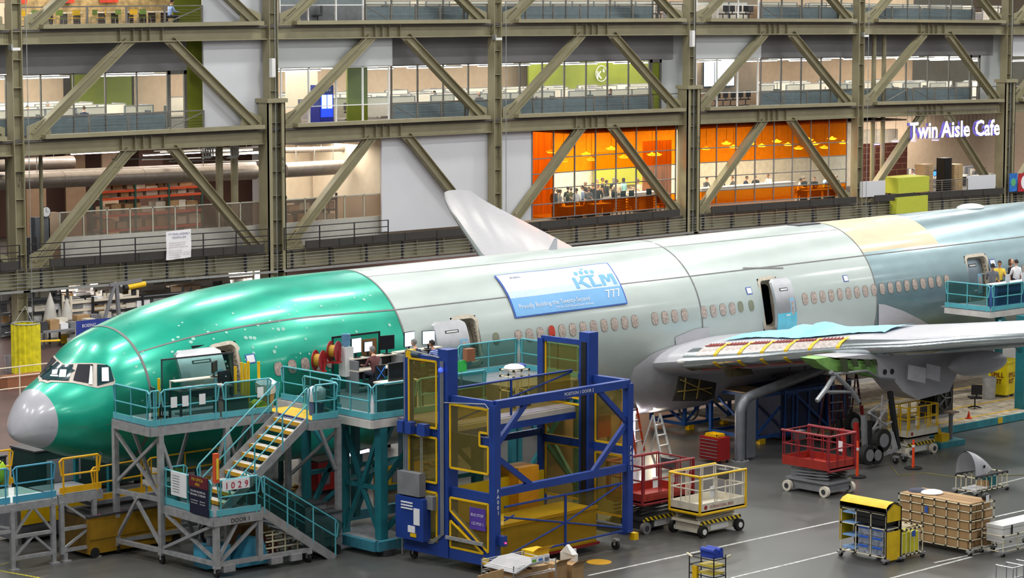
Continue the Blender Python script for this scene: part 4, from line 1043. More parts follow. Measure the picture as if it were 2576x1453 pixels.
for p, q in (((0, 0, dz-.35), (1.15, 0, .6)), ((2.35, 0, dz-.35), (1.2, 0, .6)), ((2.35, 0, dz-.35), (3.4, 0, .6)), ((4.6, 0, dz-.35), (3.5, 0, 1.0)), ((-.3, 2.1, 2.2), (-.05, 0, dz-.4)), ((-.3, 2.1, dz-.4), (0, 0, 2.0)), ((0, 0, .5), (-.2, 1.2, 1.9)), ((-.3, 2.1, .5), (-.2, 1.0, 1.9)), ((5, -2.1, dz-.4), (4.65, -.1, 2.2)), ((4.3, -2.15, dz-.3), (4.9, -2.1, 2.6)),
             ((.24, -2.62, .45), (.95, -2.62, lz-.3)), ((.0, -.1, .5), (.2, -2.5, lz-.3)), ((.24, -2.6, .5), (.05, -.2, lz-.3)), ((.24, -2.62, .35), (1.75, -2.62, lz-.3)), ((.3, 2.1, dz-.4), (1.4, 2.1, 1.)), ((2.4, 2.1, dz-.4), (1.4, 2.1, 1.)), ((4.6, 2.1, dz-.4), (3.4, 2.1, 1.))): brace(S1, p, q, .09, galv)
for a, b in (((-.3, 2.1, .4), (0, 0, .4)), ((0, 0, .4), (.24, -2.62, .4)), ((.24, -2.62, .38), (3.6, -2.62, .38)), ((0, 0, 1.95), (-.3, 2.1, 1.95)), ((-.3, 2.1, .4), (4.6, 2.1, .4)), ((3.6, -2.62, .38), (4.6, 0, .38))): brace(S1, a, b, .13, galv, 'base_rail')
for x in (.62, 2.3, 3.0):
    M().bb(x-.2, x+.2, -2.74, -2.5, .14, .34).build('fork_pocket', galv, S1)
railrun(S1, [(.02, -.02, dz), (2.1, -.02, dz)], aqua); railrun(S1, [(2.18, -.02, dz), (4.0, -.02, dz)], aqua); railrun(S1, [(-.35, 2.1, dz), (-.35, .0, dz), (0, -.02, dz)], aqua)
railrun(S1, [(4.05, -2.12, dz), (5.0, -2.12, dz), (5.03, -.2, dz)], aqua)
M().bb(.1, 1.75, -2.7, .0, lz-.06, lz).build('lower_deck', deckg, S1)
mm = M(); mm.beam((.1, -2.7, lz-.17), (1.8, -2.7, lz-.17), .08, .24); mm.beam((.1, -2.7, lz-.17), (.05, 0, lz-.17), .08, .24); mm.build('lower_deck_frame', galv, S1)
railrun(S1, [(.1, .0, lz), (.1, -2.65, lz)], aqua); railrun(S1, [(.22, -2.7, lz), (1.75, -2.7, lz)], aqua); railrun(S1, [(.1, .1, lz), (1.0, .1, lz)], aqua)
steps(S1, 1.0, lz, 4.0, dz, -1.95, -.42, 10); steps(S1, 4.55, .0, 1.75, lz, -2.62, -1.72, 8, mt=mgrey, my=dgrey)
for yy in (-2.0, -.38): railrun(S1, [(1.02, yy, lz), (4.05, yy, dz)], aqua, toe=0, screen=None)
for yy in (-2.66, -1.7): railrun(S1, [(1.8, yy, lz), (4.6, yy, .05)], aqua, toe=0)
for x, y in ((-.3, 2.1), (0, 0), (.24, -2.62), (3.5, -2.62)): caster(S1, x, y, .13)
mm = M(); text(mm, 'DOOR 1', (1.0, -2.745, lz-.24), (1, 0, 0), (0, 0, 1), .13, center=True); mm.build('stand_lettering', black, S1)
o = board(S1, (.85, -2.76, lz+.9), .95, .30, paper, nm='number_board')
for i, c in enumerate('1029'):
    mm = M(); text(mm, c, (.50+i*.235, -2.785, lz+.79), (1, 0, 0), (0, 0, 1), .2, center=True, bold=.01); mm.build('red_numeral', mat('numeral_red', (180, 30, 60), .6), o)
# safety poster and white sheet on the end rail
uw = (.0, -1, 0); nw = (-1, 0, 0)
o = board(S1, (.04, -2.05, lz+.55), 1.0, 1.15, mat('navy_poster', (20, 22, 52), .5), uw, nw, 'safety_poster')
M().bb(.0, .02, -2.55, -1.55, lz+.78, lz+1.12).build('maroon_header', mat('maroon', (100, 22, 40), .5), o)
def ptext(par, s, y0, z, h, w, m, nm): mm = M(); text(mm, s, (-.01, y0, z), uw, (0, 0, 1), h, width=w); mm.build(nm, m, par)
ptext(o, 'FOD CRITICAL', -1.72, lz+.98, .09, .62, mat('poster_yellow', (226, 196, 30), .5), 'poster_title'); ptext(o, 'AREA', -1.9, lz+.84, .09, .26, mat('poster_yellow', 0), 'poster_title_second_line')
ptext(o, 'THIS AREA REQUIRES ALL', -1.64, lz+.64, .06, .82, paper, 'poster_text'); ptext(o, 'PERSONNEL TO PERFORM', -1.64, lz+.54, .06, .82, paper, 'poster_text')
ptext(o, '· Housekeeping    · Equipment', -1.64, lz+.38, .04, .8, paper, 'poster_text'); ptext(o, '· Tool Control      · Parts Audit', -1.64, lz+.3, .04, .8, paper, 'poster_text')
o = board(S1, (.04, -.95, lz+.72), .85, .72, paper, uw, nw, 'white_notice_sheet')
mm = M(); 
for i in range(7): mm.bb(.005, .018, -1.0+0*i, -.62, lz+.48+i*.08, lz+.49+i*.08)
mm.build('printed_lines', mgrey, o)
o = board(S1, (.55, .13, lz+.72), .7, .5, mat('poster_yellow', 0), nm='yellow_notice'); board(o, (.55, .12, lz+.68), .6, .14, paper, nm='white_strip', th=.03)
o = board(S1, (.18, .13, lz+.8), .3, .45, mat('maroon', 0), nm='maroon_notice')
st_ = single(M().bb(0, .14, 0, .14, 0, .86), 'flag_marker', oran, 'upright orange marker board standing on the corner rail of the forward stand', 'marker'); pp = S1.matrix_world if False else None
q = at3((43.864, 62.435), A1, .18, -2.7); st_.location = (q[0], q[1]-.04, ZF+lz+1.02); o = M().bb(-.04, .04, -.08, -.068, .1, .72).build('yellow_stripe', mat('flag_yellow', (240, 214, 60), .6), st_)
def py3(px, py, Y):
    p = vp(px, py, Y); return (float(p[0]), Y, float(p[2]))
# things on the upper deck
def onS1(x, y, z): q = at3((43.864, 62.435), A1, x, y); return (q[0], q[1], ZF+z)
def workbench(loc, rz, L, lab, dark=True):
    t = thing('workbench', lab, 'desk', loc, rz); M().bb(0, L, 0, .7, .86, .91).build('bench_top', mat('bench_grey', (120, 116, 110), .6), t); M().bb(.02, L-.02, .35, .66, 1.12, 1.15).bb(.02, .05, .6, .65, .9, 1.12).bb(L-.05, L-.02, .6, .65, .9, 1.12).build('riser_shelf', offw, t)
    mm = M(); 
    for x in (.03, L-.03):
        for y in (.04, .66): mm.bb(x-.03, x+.03, y-.03, y+.03, 0, .86)
    mm.build('bench_legs', dgrey, t); M().bb(.1, L-.1, .1, .5, .12, .16).build('foot_shelf', mgrey, t); M().bb(L*.35, L*.65, .05, .6, .62, .84).build('drawer_unit', dgrey, t); return t
workbench(onS1(.95, .35, dz), A1, 1.9, 'cluttered grey workbench on the upper deck of the forward stand')
def papers(loc, n, lab, spread=.5, rz=0):
    r = random.Random(lab); t = thing('paper_pile', lab, 'papers', loc, rz)
    for i in range(n): x, y = r.uniform(-spread, spread), r.uniform(-.15, .15); M().box((x, y, .005+.006*i), (.3, .22, .01), r.uniform(-.6, .6)).build('sheet', paper, t)
    return t
papers(onS1(1.5, .6, dz+.915), 7, 'loose white papers scattered on the forward stand workbench')
papers(onS1(2.5, .6, dz+.915), 4, 'small stack of white papers at the right of the forward workbench', .2)
ochair(*onS1(.6, .95, dz), 1.2, 'black swivel chair on the upper deck of the forward stand', None, black)
def darkmonitor(loc, rz, lab, on=False, w=.5, h=.34, z=.14):
    t = thing('computer_monitor', lab, 'monitor', loc, rz); M().bb(-w/2, w/2, 0, .04, z, z+h).build('screen_case', black, t)
    M().bb(-w/2+.02, w/2-.02, -.008, 0, z+.02, z+h-.02).build('screen', mat('lit_screen', (210, 226, 245), .3, emit=(206, 226, 250), estr=1.4, var=.1, scale=9) if on else mat('dark_screen', (28, 30, 34), .25), t)
    M().bb(-.03, .03, .02, .05, 0, z+.05).bb(-.13, .13, -.08, .12, 0, .02).build('stand', black, t); return t
darkmonitor(onS1(2.45, .75, dz+1.15), A1+.7, 'black switched-off monitor on the forward stand workbench'); darkmonitor(onS1(2.75, .7, dz+.92), A1+.2, 'low dark monitor beside the forward stand workbench edge', z=.05)
o = thing('clear_partition', 'smoked clear partition panel standing behind the forward workbench', 'partition', onS1(.85, 1.25, dz), A1); M().bb(0, 2.6, 0, .02, .2, 1.75).build('panel', smoke, o); M().bb(0, .03, -.01, .03, 0, 1.75).bb(2.57, 2.6, -.01, .03, 0, 1.75).bb(0, 2.6, -.01, .03, 1.73, 1.78).build('panel_frame', dgrey, o)
for i, x in enumerate((1.35, 1.75, 2.35, 3.55)): 
    o = thing('paper_sign', 'white sheet hanging on the long front rail of the forward stand, %s from the left' % ordn[i], 'paper', onS1(x-.9 if i < 3 else x, -.08, dz+.5), A1, 'sheets on the forward stand rail'); M().bb(-.11, .11, 0, .01, 0, .32).build('sheet', paper, o)
def barrier_post(loc, h, lab, c=yel, r=.045): return single(M().cyl((loc[0], loc[1], loc[2]), (loc[0], loc[1], loc[2]+h), r, 10).cyl((loc[0], loc[1], loc[2]), (loc[0], loc[1], loc[2]+.04), r*3, 12), 'yellow_post', c, lab, 'post', 'yellow posts on the forward stand')
for i, (x, h) in enumerate(((3.35, 1.35), (3.62, 1.45), (3.78, 1.4), (3.93, 1.45), (4.35, 1.4), (.75, 1.2))): barrier_post(onS1(x, 1.0+.05*i, dz), h, ('scuffed yellow padded post by the stair head, %s from the left' % ordn[i]) if i < 5 else 'yellow post beside the chair at the left of the forward stand')
o = thing('bin_box', 'grey storage box on the deck behind the forward stand rail', 'box', onS1(2.75, .35, dz), A1); M().bb(-.45, .45, -.3, .3, 0, .5).build('box_body', mat('taupe_box', (120, 122, 112), .7), o); M().bb(-.47, .47, -.32, .32, .5, .55).build('box_lid', dgrey, o)
for i in range(2): o = thing('ear_roll', 'rolled yellow-green mat strapped beside the stair head, %s' % ('left one' if not i else 'right one'), 'mat', onS1(3.35+.5*i, .45, dz+.16), A1, 'rolled mats'); M().cyl((0, -.2, 0), (0, .25, 0), .16, 14).build('mat_roll', mat('yellow_green', (190, 190, 50), .7), o); M().cyl((0, -.05, 0), (0, 0, 0), .168, 14).build('strap', dgrey, o)
def trashbin(loc, lab, c, rz=0, bag=True, w=.3, h=.75, rnd=True):
    t = thing('trash_bin', lab, 'bin', loc, rz); (M().lathe((0, 0, 0), [(0.01, 0), (w*.8, 0), (w, h), (w*.93, h), (w*.75, .05)], 18) if rnd else M().bb(-w, w, -w*.8, w*.8, 0, h)).build('bin_body', c, t, smooth=rnd)
    if bag:
        r = random.Random(lab); pr_ = [(w*1.04, h*.55), (w*1.1, h*.8), (w*1.12, h), (w*.9, h+.06), (w*.6, h+.12), (.02, h+.1)]; mm = M(); mm.lathe((0, 0, 0), pr_, 18); mm.v = [(x*(1+r.uniform(-.07, .07)), y*(1+r.uniform(-.07, .07)), z+r.uniform(-.03, .05)) for x, y, z in mm.v]; mm.build('bin_liner', mat('clear_bag', (214, 214, 222), .35, var=.15, scale=12), t, smooth=True)
    return t
trashbin(onS1(4.4, .9, dz), 'tan bin with clear liner beside the hose reels', cardb); trashbin(onS1(4.7, -1.4, dz), 'blue bin with papers on the stair landing', mat('bin_blue', (70, 96, 150), .6), w=.27)
def reel(loc, lab):
    t = thing('hose_reel', lab, 'hose reel', loc, .5)
    for i, yy in enumerate((-.14, .12)): M().cyl((0, yy, .38), (0, yy+.025, .38), .33, 22).build('reel_flange', mat('reel_red', (150, 26, 36), .4), t)
    M().cyl((0, -.11, .38), (0, .12, .38), .2, 18).build('wound_hose', mat('hose_yellow', (190, 150, 40), .6), t); M().bb(-.16, .16, -.2, .2, 0, .05).bb(-.03, .03, -.2, -.17, 0, .4).bb(-.03, .03, .16, .19, 0, .4).build('reel_bracket', red, t); return t
reel(py3(803, 935, 63.7), 'red hose reel with yellow hose, left one above the white bin liner'); reel(py3(841, 912, 63.75), 'red hose reel with yellow hose beside the water cooler')
o = thing('water_cooler', 'white water cooler with a blue bottle on top', 'water cooler', py3(871, 945, 63.7)); M().bb(-.17, .17, -.17, .17, 0, .95).build('cooler_body', white, o); M().lathe((0, 0, .95), [(.05, 0), (.14, .05), (.15, .15), (.135, .2), (.15, .25), (.15, .42), (.02, .44)], 16).build('water_bottle', mat('bottle_blue', (110, 150, 190), .15, alpha=.7), o, smooth=True)
# floor
fm = mat('hangar_concrete', (82, 82, 80), .37, var=.10, scale=.5, coat=.1)
m = M().bb(-40, 330, 20, 200, ZF-.3, ZF); struct(m, 'floor', fm)
# ================================================================ teal stand by the second door
TP = (49.55, 59.03); dzt = 4.2
S2 = thing('tall_work_stand', 'tall teal tower stand with star bracing and an aqua-railed deck', 'work stand', (TP[0], TP[1], ZF))
M().bb(-.42, 4.4, -.12, 1.9, dzt-.06, dzt).bb(.1, 4.4, 1.9, 5.2, dzt-.06, dzt).build('deck', deckg, S2)
mm = M()
for a, b in (((-.42, -.12), (4.4, -.12)), ((-.42, -.12), (-.42, 1.9)), ((4.4, -.12), (4.4, 5.2)), ((.1, 1.9), (.1, 5.2))): mm.beam((a[0], a[1], dzt-.16), (b[0], b[1], dzt-.16), .08, .24)
mm.build('deck_edge_beam', mat('pale_deck_beam', (205, 200, 196), .6), S2)
railrun(S2, [(-.4, 1.9, dzt), (-.4, -.1, dzt)], aqua); railrun(S2, [(-.38, -.12, dzt), (1.4, -.12, dzt), (4.3, -.12, dzt)], aqua); railrun(S2, [(.12, 5.0, dzt), (.12, 2.0, dzt)], aqua)
cols = [(0.05, .0), (0.0, 1.75), (4.0, .0), (.0, 3.6), (4.0, 3.6), (2.0, 3.6)]
for x, y in cols: leg(S2, x, y, .35, dzt-.28, .28 if y < 3 else .22, teal, 'tower_column')
hub = (0.02, .88, 2.0)
for q in ((.05, .0, 3.9), (.0, 1.75, 3.9), (.05, .05, .5), (0, 1.7, .5), (.05, .0, 2.0), (0, 1.75, 2.0)): brace(S2, hub, q, .12, teal)
for p, q in (((.05, 0, 2.1), (2.0, .0, 3.9)), ((.05, 0, .6), (2., 0, 2.0)), ((4, 0, 2.1), (2., 0, 3.9)), ((.0, 3.6, .5), (2, 3.6, 3.9)), ((2, 3.6, .5), (4, 3.6, 3.9)), ((.05, 0, 2.0), (4, 0, 2.0)), ((0, 1.75, 2), (4, 3.6, 2)), ((2.0, .0, 2.0), (4, 0, .5)), ((0, 3.6, 2), (4, 3.6, 2)), ((0, 1.7, 2.1), (0, 3.6, 3.8)), ((0, 3.6, .6), (0, 1.75, 1.9))): brace(S2, p, q, .13, teal)
M().bb(-.4, 1.2, -.25, 2.1, .35, .42).build('base_platform', galv, S2)
mm = M(); mm.beam((-.4, -.3, .32), (4.2, -.3, .32), .2, .3); mm.beam((-.4, -.3, .32), (-.4, 3.9, .32), .2, .3); mm.beam((-.4, 3.9, .32), (4.2, 3.9, .32), .2, .3); mm.build('base_frame', mat('blue_teal_paint', (60, 130, 150), .45, var=.1), S2)
for x, y in ((0, -.28), (4.0, -.28), (-.35, 3.8)): M().bb(x-.2, x+.2, y-.2, y+.2, 0, .2).build('foot_pad', dgrey, S2)
for y in (-.55, ):
    mm = M()
    for x in (.35, 1.0): mm.tube([(x, -.62, .05), (x, -.62, 1.2), (x, -.5, 1.32), (x, -.38, 1.2), (x, -.38, .35)], .025, 6)
    for z in (.2, .4, .8): mm.tube([(.35, -.62, z), (1.0, -.62, z)], .02, 6)
    mm.build('step_ladder', alum, S2)
def P2(x, y, z=dzt): return (TP[0]+x, TP[1]+y, ZF+z)
def worktable(loc, rz, L, lab):
    t = thing('long_desk', lab, 'desk', loc, rz); M().bb(0, L, 0, .6, .70, .74).build('desk_top', offw, t); M().bb(0, L, .35, .65, 1.05, 1.09).build('upper_shelf', offw, t)
    for x in (.03, L/2, L-.03): M().bb(x-.025, x+.025, .02, .62, 0, 1.05 if x else 1.05).build('side_frame', mgrey, t)
    M().bb(.05, L-.05, .6, .64, .35, 1.0).build('back_panel', black, t); return t
dl = (float(vp(906, 930, 63.0)[0]), 63.1)
worktable((dl[0], dl[1], 5.0), .02, 2.0, 'long off-white desk with a raised shelf where the man in brown works'); worktable((dl[0]+2.15, dl[1]+.2, 5.0), .02, 2.0, 'off-white desk where the two men sit at monitors')
o = thing('partition_screen', 'smoked green partition behind the desk of the man in brown', 'partition', (dl[0]-.35, dl[1]+.85, 5.0), .02); M().bb(0, 2.0, 0, .02, .3, 1.75).build('panel', smoke, o); M().bb(-.02, 2.02, -.02, .04, 1.75, 1.81).bb(-.02, .02, -.02, .04, 0, 1.8).bb(1.98, 2.02, -.02, .04, 0, 1.8).build('dark_frame', black, o)
o2 = M().bb(1.2, 1.85, -.03, -.01, .95, 1.6).build('brown_pinboard', mat('brown_board', (130, 92, 50), .7), o)
for i, (dx, on, lab, w, h, rz) in enumerate(((.35, True, 'lit monitor at the left end of the long desk', .46, .5, .1), (.85, True, 'lit monitor second from the left on the long desk', .36, .34, .0), (1.65, False, 'large black switched-off monitor on the long desk', .56, .46, -.15), (2.62, True, 'tall lit monitor left of the man in navy', .5, .5, .1), (3.45, True, 'lit monitor right of the man in navy', .46, .46, -.35))):
    darkmonitor((dl[0]+dx, dl[1]+.5, 5.0+1.1), rz, lab, on, w, h)
pm = dict(trs=mat('jeans', (52, 58, 84), .85))
fx_ = lambda px, py, z: gp(px, py, z)
q = vp(945, 900, 62.75); human('grey-haired person in a brown shirt seated at the long desk', (q[0], q[1], zat(945, 871, q[0], q[1])-1.365), PI, 'sit_desk', cloth['brown'], mat('dark_trousers', (44, 46, 60), .8), 1, 0)
def stool(loc, rz, lab, xm=False):
    t = thing('work_chair', lab, 'chair', loc, rz); M().bb(-.23, .23, -.22, .22, .38, .44).build('seat', black, t); M().bb(-.2, .2, .22, .27, .5, .95).build('backrest', black, t)
    mm = M().cyl((0, 0, .08), (0, 0, .4), .03, 8)
    for i in range(5): a = 2*PI*i/5; mm.beam((0, 0, .1), (.28*math.cos(a), .28*math.sin(a), .04), .04)
    mm.build('pedestal', dgrey, t)
    if xm: mm = M(); mm.beam((-.17, .285, .52), (.17, .285, .9), .05, .015); mm.beam((.17, .285, .52), (-.17, .285, .9), .05, .015); mm.build('blue_tape_cross', mat('bright_blue_tape', (50, 130, 220), .6), t)
    return t
stool((q[0], q[1]+.02, 5.0), PI, 'black chair with a blue tape cross on its back', True)
q = vp(1052, 900, 62.9); human('grey-haired person in navy seated at a lit monitor', (q[0], q[1], zat(1052, 853, q[0], q[1])-1.365), PI+.2, 'sit_desk', cloth['navy'], None, 1, 0); stool((q[0], q[1], 5.0), PI+.2, 'black chair under the person in navy')
q = vp(1098, 900, 62.9); human('dark-haired person in a striped shirt leaning on the desk', (q[0], q[1], zat(1098, 855, q[0], q[1])-1.365), PI+.35, 'sit_desk', stripe, None, 0, 1); stool((q[0], q[1], 5.0), PI+.35, 'black chair under the person in the striped shirt')
o = thing('equipment_cabinet', 'low bench with a dark upright screen at the front of the teal stand', 'cabinet', P2(.55, .35)); M().bb(0, 1.35, 0, .6, .9, .95).build('bench_top', offw, o); M().bb(.05, 1.3, .05, .55, 0, .9).build('cabinet_body', mat('cabinet_teal', (56, 96, 98), .5), o); M().bb(.35, 1.2, .25, .28, .96, 1.5).build('upright_screen', mat('dark_screen', 0), o); M().bb(.33, 1.22, .28, .3, .94, 1.52).build('screen_frame', mgrey, o)
o = thing('signal_light', 'small red, amber and green stack light on the teal stand', 'signal light', P2(2.0, .3, dzt+1.35)); 
for i, c in enumerate(((40, 120, 50), (230, 110, 30), (160, 20, 30))): M().cyl((0, 0, i*.12), (0, 0, i*.12+.11), .07, 12).build('light_lens', mat('lens%d' % i, c, .3), o)
M().cyl((0, 0, -1.3), (0, 0, 0), .02, 8).build('lamp_pole', dgrey, o)
# ================================================================ blue lift
LA = math.radians(3); LP = (49.97, 54.32)
BL = thing('blue_lift', 'tall royal-blue vertical lift with yellow mesh screens and an upper gate', 'lift', (LP[0], LP[1], ZF), LA)
LX, LY, MY = 5.86, 3.63, 2.0; HA, HT, HM = 5.1, 6.18, 6.55
def lleg(x, y, z0, z1, w, nm='post'): return leg(BL, x, y, z0, z1, w, blue, nm)
lleg(0, 0, .3, HA, .24); lleg(LX, 0, .45, HA, .24); lleg(0, LY, .3, HT, .22); lleg(LX, LY, .3, HT, .22)
lleg(0.05, MY, .3, HM, .42, 'lift_mast'); lleg(LX-.05, MY-.4, .3, HM, .42, 'lift_mast')
M().bb(LX-.29, LX-.26, MY-.5, MY-.3, .5, HM-.3).build('mast_rack', black, BL); M().bb(.27, .30, MY-.1, MY+.1, 3.6, HM-.2).build('mast_rack', black, BL)
mm = M().beam((0, -.12, .48), (0, LY+.1, .48), .26, .36); mm.build('base_beam', blue, BL); M().beam((LX, 0, .5), (LX, LY, .5), .22, .26).build('base_beam', blue, BL)
M().beam((0, 0, HA), (LX, 0, HA), .2, .24).build('top_beam', blue, BL); M().beam((LX, 0, HA), (LX, MY, HA), .2, .24).build('top_beam', blue, BL); M().beam((0, 0, HA), (0, MY, HA), .12, .2).build('top_beam', blue, BL)
M().beam((0, MY, HT), (0, LY, HT), .14, .2).build('top_beam', blue, BL); M().beam((LX, MY, HT), (LX, LY, HT), .12, .16).build('top_beam', blue, BL)
M().beam((0, 0, 2.49), (LX, 0, 2.49), .18, .22).build('middle_beam', blue, BL)
for z in (2.3, 3.95): M().beam((0, 0, z), (0, LY, z), .1, .3).build('side_rail', blue, BL)
M().beam((LX, 0, 3.0), (LX, LY, 3.0), .12, .24).build('side_rail', blue, BL)
for p, q in (((0.05, 0, HA-1.2), (1.35, 0, HA-.05)), ((LX-.05, 0, HA-1.2), (LX-1.4, 0, HA-.05)), ((.05, 0, 3.55), (1.5, 0, 2.55)), ((LX-.05, 0, 3.9), (LX-1.6, 0, 2.55)), ((0, 1.9, 1.75), (0, .1, .55))): M().beam(p, q, .12, .16).build('corner_brace', blue, BL)
M().beam((.1, LY, 3.2), (LX, LY, 3.2), .14, .2).build('rear_beam', blue, BL)
# upper deck and gate
M().bb(.2, LX-.3, MY, LY+.7, 4.15, 4.22).build('upper_deck', mat('lilac_grey_deck', (120, 114, 126), .6), BL); M().beam((.2, MY-.02, 4.12), (LX-.3, MY-.02, 4.12), .1, .16).build('deck_edge', mat('deck_edge_cream', (196, 190, 180), .6), BL); M().beam((.2, MY-.04, 3.93), (LX-.3, MY-.04, 3.93), .12, .2).build('deck_beam', blue, BL)
mm = M(); z0, z1 = 4.35, 5.35
mm.tube([(.25, MY-.02, z1), (LX-.4, MY-.02, z1)], .035, 6); mm.tube([(LX/2-.2, MY-.02, z0-.1), (LX/2-.2, MY-.02, z1)], .04, 6)
mm.tube([(.25, MY-.02, z0), (LX-.4, MY-.02, z1-.05)], .03, 6); mm.tube([(.25, MY-.02, z1-.55), (LX-.4, MY-.02, z0+.1)], .03, 6); mm.build('upper_gate', blue, BL)
M().bb(.28, LX-.45, MY, MY+.012, z0, z1-.04).build('gate_screen', ymesh, BL)
def ypan(pts, x=-.13):
    "yellow framed mesh panel in the side face; pts are (y, z)"
    P = [(x, y, z) for y, z in pts]; o = M().poly(P, .012, (1, 0, 0)).build('mesh_screen', ymesh, BL); mm = M()
    for a, b in zip(P, P[1:]+P[:1]): mm.beam(a, b, .03, .06)
    mm.build('yellow_frame', yel, o)
ypan([(.15, 4.95), (1.72, 4.95), (1.72, 3.05), (.15, 3.05), (.15, 3.85), (.5, 3.85), (.5, 4.25), (.15, 4.25)][::-1]); ypan([(.15, 2.42), (1.72, 2.42), (1.72, 2.95), (.15, 2.95)]) if False else None
ypan([(.15, 2.15), (1.72, 2.15), (1.72, 1.75), (.15, .72)][::-1]); ypan([(.35, .66), (1.72, 1.45), (1.72, .66)][::-1])
for z0_, z1_ in ((4.15, 6.15), (2.5, 3.85), (.75, 2.2)): ypan([(2.3, z0_), (3.48, z0_), (3.48, z1_), (2.3, z1_)])
def ypanr(pts, x):
    P = [(x, y, z) for y, z in pts]; o = M().poly(P, .012, (1, 0, 0)).build('mesh_screen', ymesh, BL); mm = M()
    for a, b in zip(P, P[1:]+P[:1]): mm.beam(a, b, .03, .06)
    mm.build('yellow_frame', yel, o)
for z0_, z1_ in ((4.4, 6.2), (3.1, 4.2), (1.2, 2.85)): ypanr([(1.85, z0_), (3.48, z0_), (3.48, z1_), (1.85, z1_)], LX+.0)
for z0_, z1_ in ((3.15, 4.9), (.9, 2.8)): ypanr([(.2, z0_), (1.35, z0_), (1.35, z1_), (.2, z1_)], LX)
# lower gate on the front face
mm = M(); g0, g1 = .55, 2.05
mm.tube([(.3, -.1, g1), (LX-.35, -.1, g1)], .035, 6); mm.tube([(.3, -.1, g0), (LX-.35, -.1, g0)], .035, 6); mm.tube([(LX/2, -.1, g0-.1), (LX/2, -.1, g1)], .045, 6)
for p, q in (((.3, g0), (LX/2, 1.2)), ((.3, 1.75), (LX/2, 1.2)), ((LX/2, 1.2), (LX-.35, g1)), ((LX/2, 1.2), (LX-.35, .65)), ((.3, g1-.4), (.7, 1.75))): mm.tube([(p[0], -.1, p[1]), (q[0], -.1, q[1])], .03, 6)
mm.build('lower_gate', blue, BL); M().bb(.32, LX-.38, -.07, -.055, g0+.03, g1-.04).build('gate_screen', mat('fine_gate_mesh', (150, 134, 60), .6, alpha=.14, trans=(246, 238, 205)), BL)
# yellow car inside
M().bb(.4, LX-1.1, .3, 1.7, .28, 1.35).build('yellow_platform_skirt', mat('skirt_yellow', (196, 164, 14), .5, var=.06, scale=2), BL); M().bb(.38, LX-1.08, .26, .3, 1.32, 1.42).build('skirt_lip', yel, BL); M().bb(.38, LX-1.0, .25, 1.75, .2, .28).build('red_bumper', mat('bumper_red', (140, 24, 30), .6), BL)
M().bb(.5, LX-1.0, MY+.6, MY+.7, .5, 2.2).build('yellow_rear_panel', mat('skirt_yellow', 0), BL); M().bb(3.3, 4.2, 2.2, 3.0, .5, 2.5).build('orange_cabinet', mat('lift_cabinet', (216, 150, 30), .5), BL)
# electrics on the rear left
M().bb(-.45, -.14, 2.55, 3.75, .72, 2.0).build('control_cabinet', blue, BL)
o = BL.children[-1]; M().bb(-.47, -.45, 2.9, 3.2, .95, 1.15).build('warning_label', paper, o); M().bb(-.47, -.45, 2.85, 3.1, .82, .93).build('yellow_label', yel, o); M().bb(-.47, -.45, 2.7, 2.95, 1.2, 1.7).build('white_label', paper, o); mm = M()
for i in range(3): mm.bb(-.47, -.45, 3.0, 3.5, 1.82-.09*i, 1.86-.09*i)
mm.build('printed_lines', paper, o)
M().bb(-.42, -.15, 2.75, 3.7, 2.05, 2.75).build('grey_junction_box', mgrey, BL); M().bb(-.3, -.14, 2.3, 2.6, 1.7, 2.1).build('grey_switch_box', mgrey, BL)
for y in (3.6, 3.35, 2.75): M().bb(-.36, -.12, y-.17, y+.17, 3.9, 4.25).build('blue_junction_box', blue, BL)
mm = M()
for i, y in enumerate((3.55, 3.48, 3.41, 2.82, 2.76)): mm.tube([(-.28, y, 2.75), (-.28, y, 3.9)], .018, 6)
for i in range(3): d = .05*i; mm.tube([(-.2, MY+.05-d, 6.2), (-.2, MY+.05-d, 1.0), (-.2, MY+.4, .78-d), (-.2, 2.6, .75-d)], .018, 6)
mm.tube([(-.2, 1.9, 4.98), (-.2, .2, 5.12), (-.2, .06, 5.0), (-.2, .06, 4.2)], .018, 6); mm.tube([(-.2, 2.1, 6.3), (-.2, 3.5, 6.42), (-.2, 3.6, 6.2), (-.2, 3.6, 4.3)], .018, 6); mm.build('grey_conduit', condt, BL)
M().beam((-.2, 1.85, .95), (-.2, .3, .95), .06, .1).build('cable_tray', galv, BL)
M().cyl((-.05, 3.1, HT+.10), (-.05, 3.4, HT+.10), .09, 12).build('lift_motor', mat('slate_motor', (70, 92, 104), .5), BL); M().bb(-.12, .1, 3.4, 3.62, HT-.02, HT+.22).build('motor_cap', yel, BL)
o = M().bb(-.2, -.17, .2, .85, 1.35, 2.0).build('purple_sign', mat('sign_purple', (84, 58, 156), .5), BL); mm = M(); text(mm, 'BUS STOP', (-.205, .525, 1.75), (0, -1, 0), (0, 0, 1), .085, center=True); text(mm, '122 POS 1', (-.205, .525, 1.5), (0, -1, 0), (0, 0, 1), .085, center=True); mm.build('sign_text', paper, o)
mm = M()
for i, c in enumerate('FA001'): text(mm, c, (.0, -.125, 2.15-.16*i+.35), (1, 0, 0), (0, 0, 1), .12, center=True, bold=.01)
mm.build('lift_number', paper, BL); mm = M()
for i, c in enumerate('FA001'): text(mm, c, (LX, -.125, 3.05-.16*i), (1, 0, 0), (0, 0, 1), .12, center=True, bold=.01)
mm.build('lift_number', paper, BL); mm = M(); text(mm, 'POSITION 1 DOOR 2', (LX*.6, -.105, HA-.05), (1, 0, 0), (0, 0, 1), .1, width=1.3, center=True); mm.build('beam_lettering', paper, BL)
M().bb(-.02, .16, -.35, -.12, .95, 1.25).build('call_box', blue, BL); M().sph((.07, -.37, 1.05), .03, 6, 8).build('red_indicator', mat('red_led', (255, 60, 110), .4, emit=(255, 50, 110), estr=3), BL)
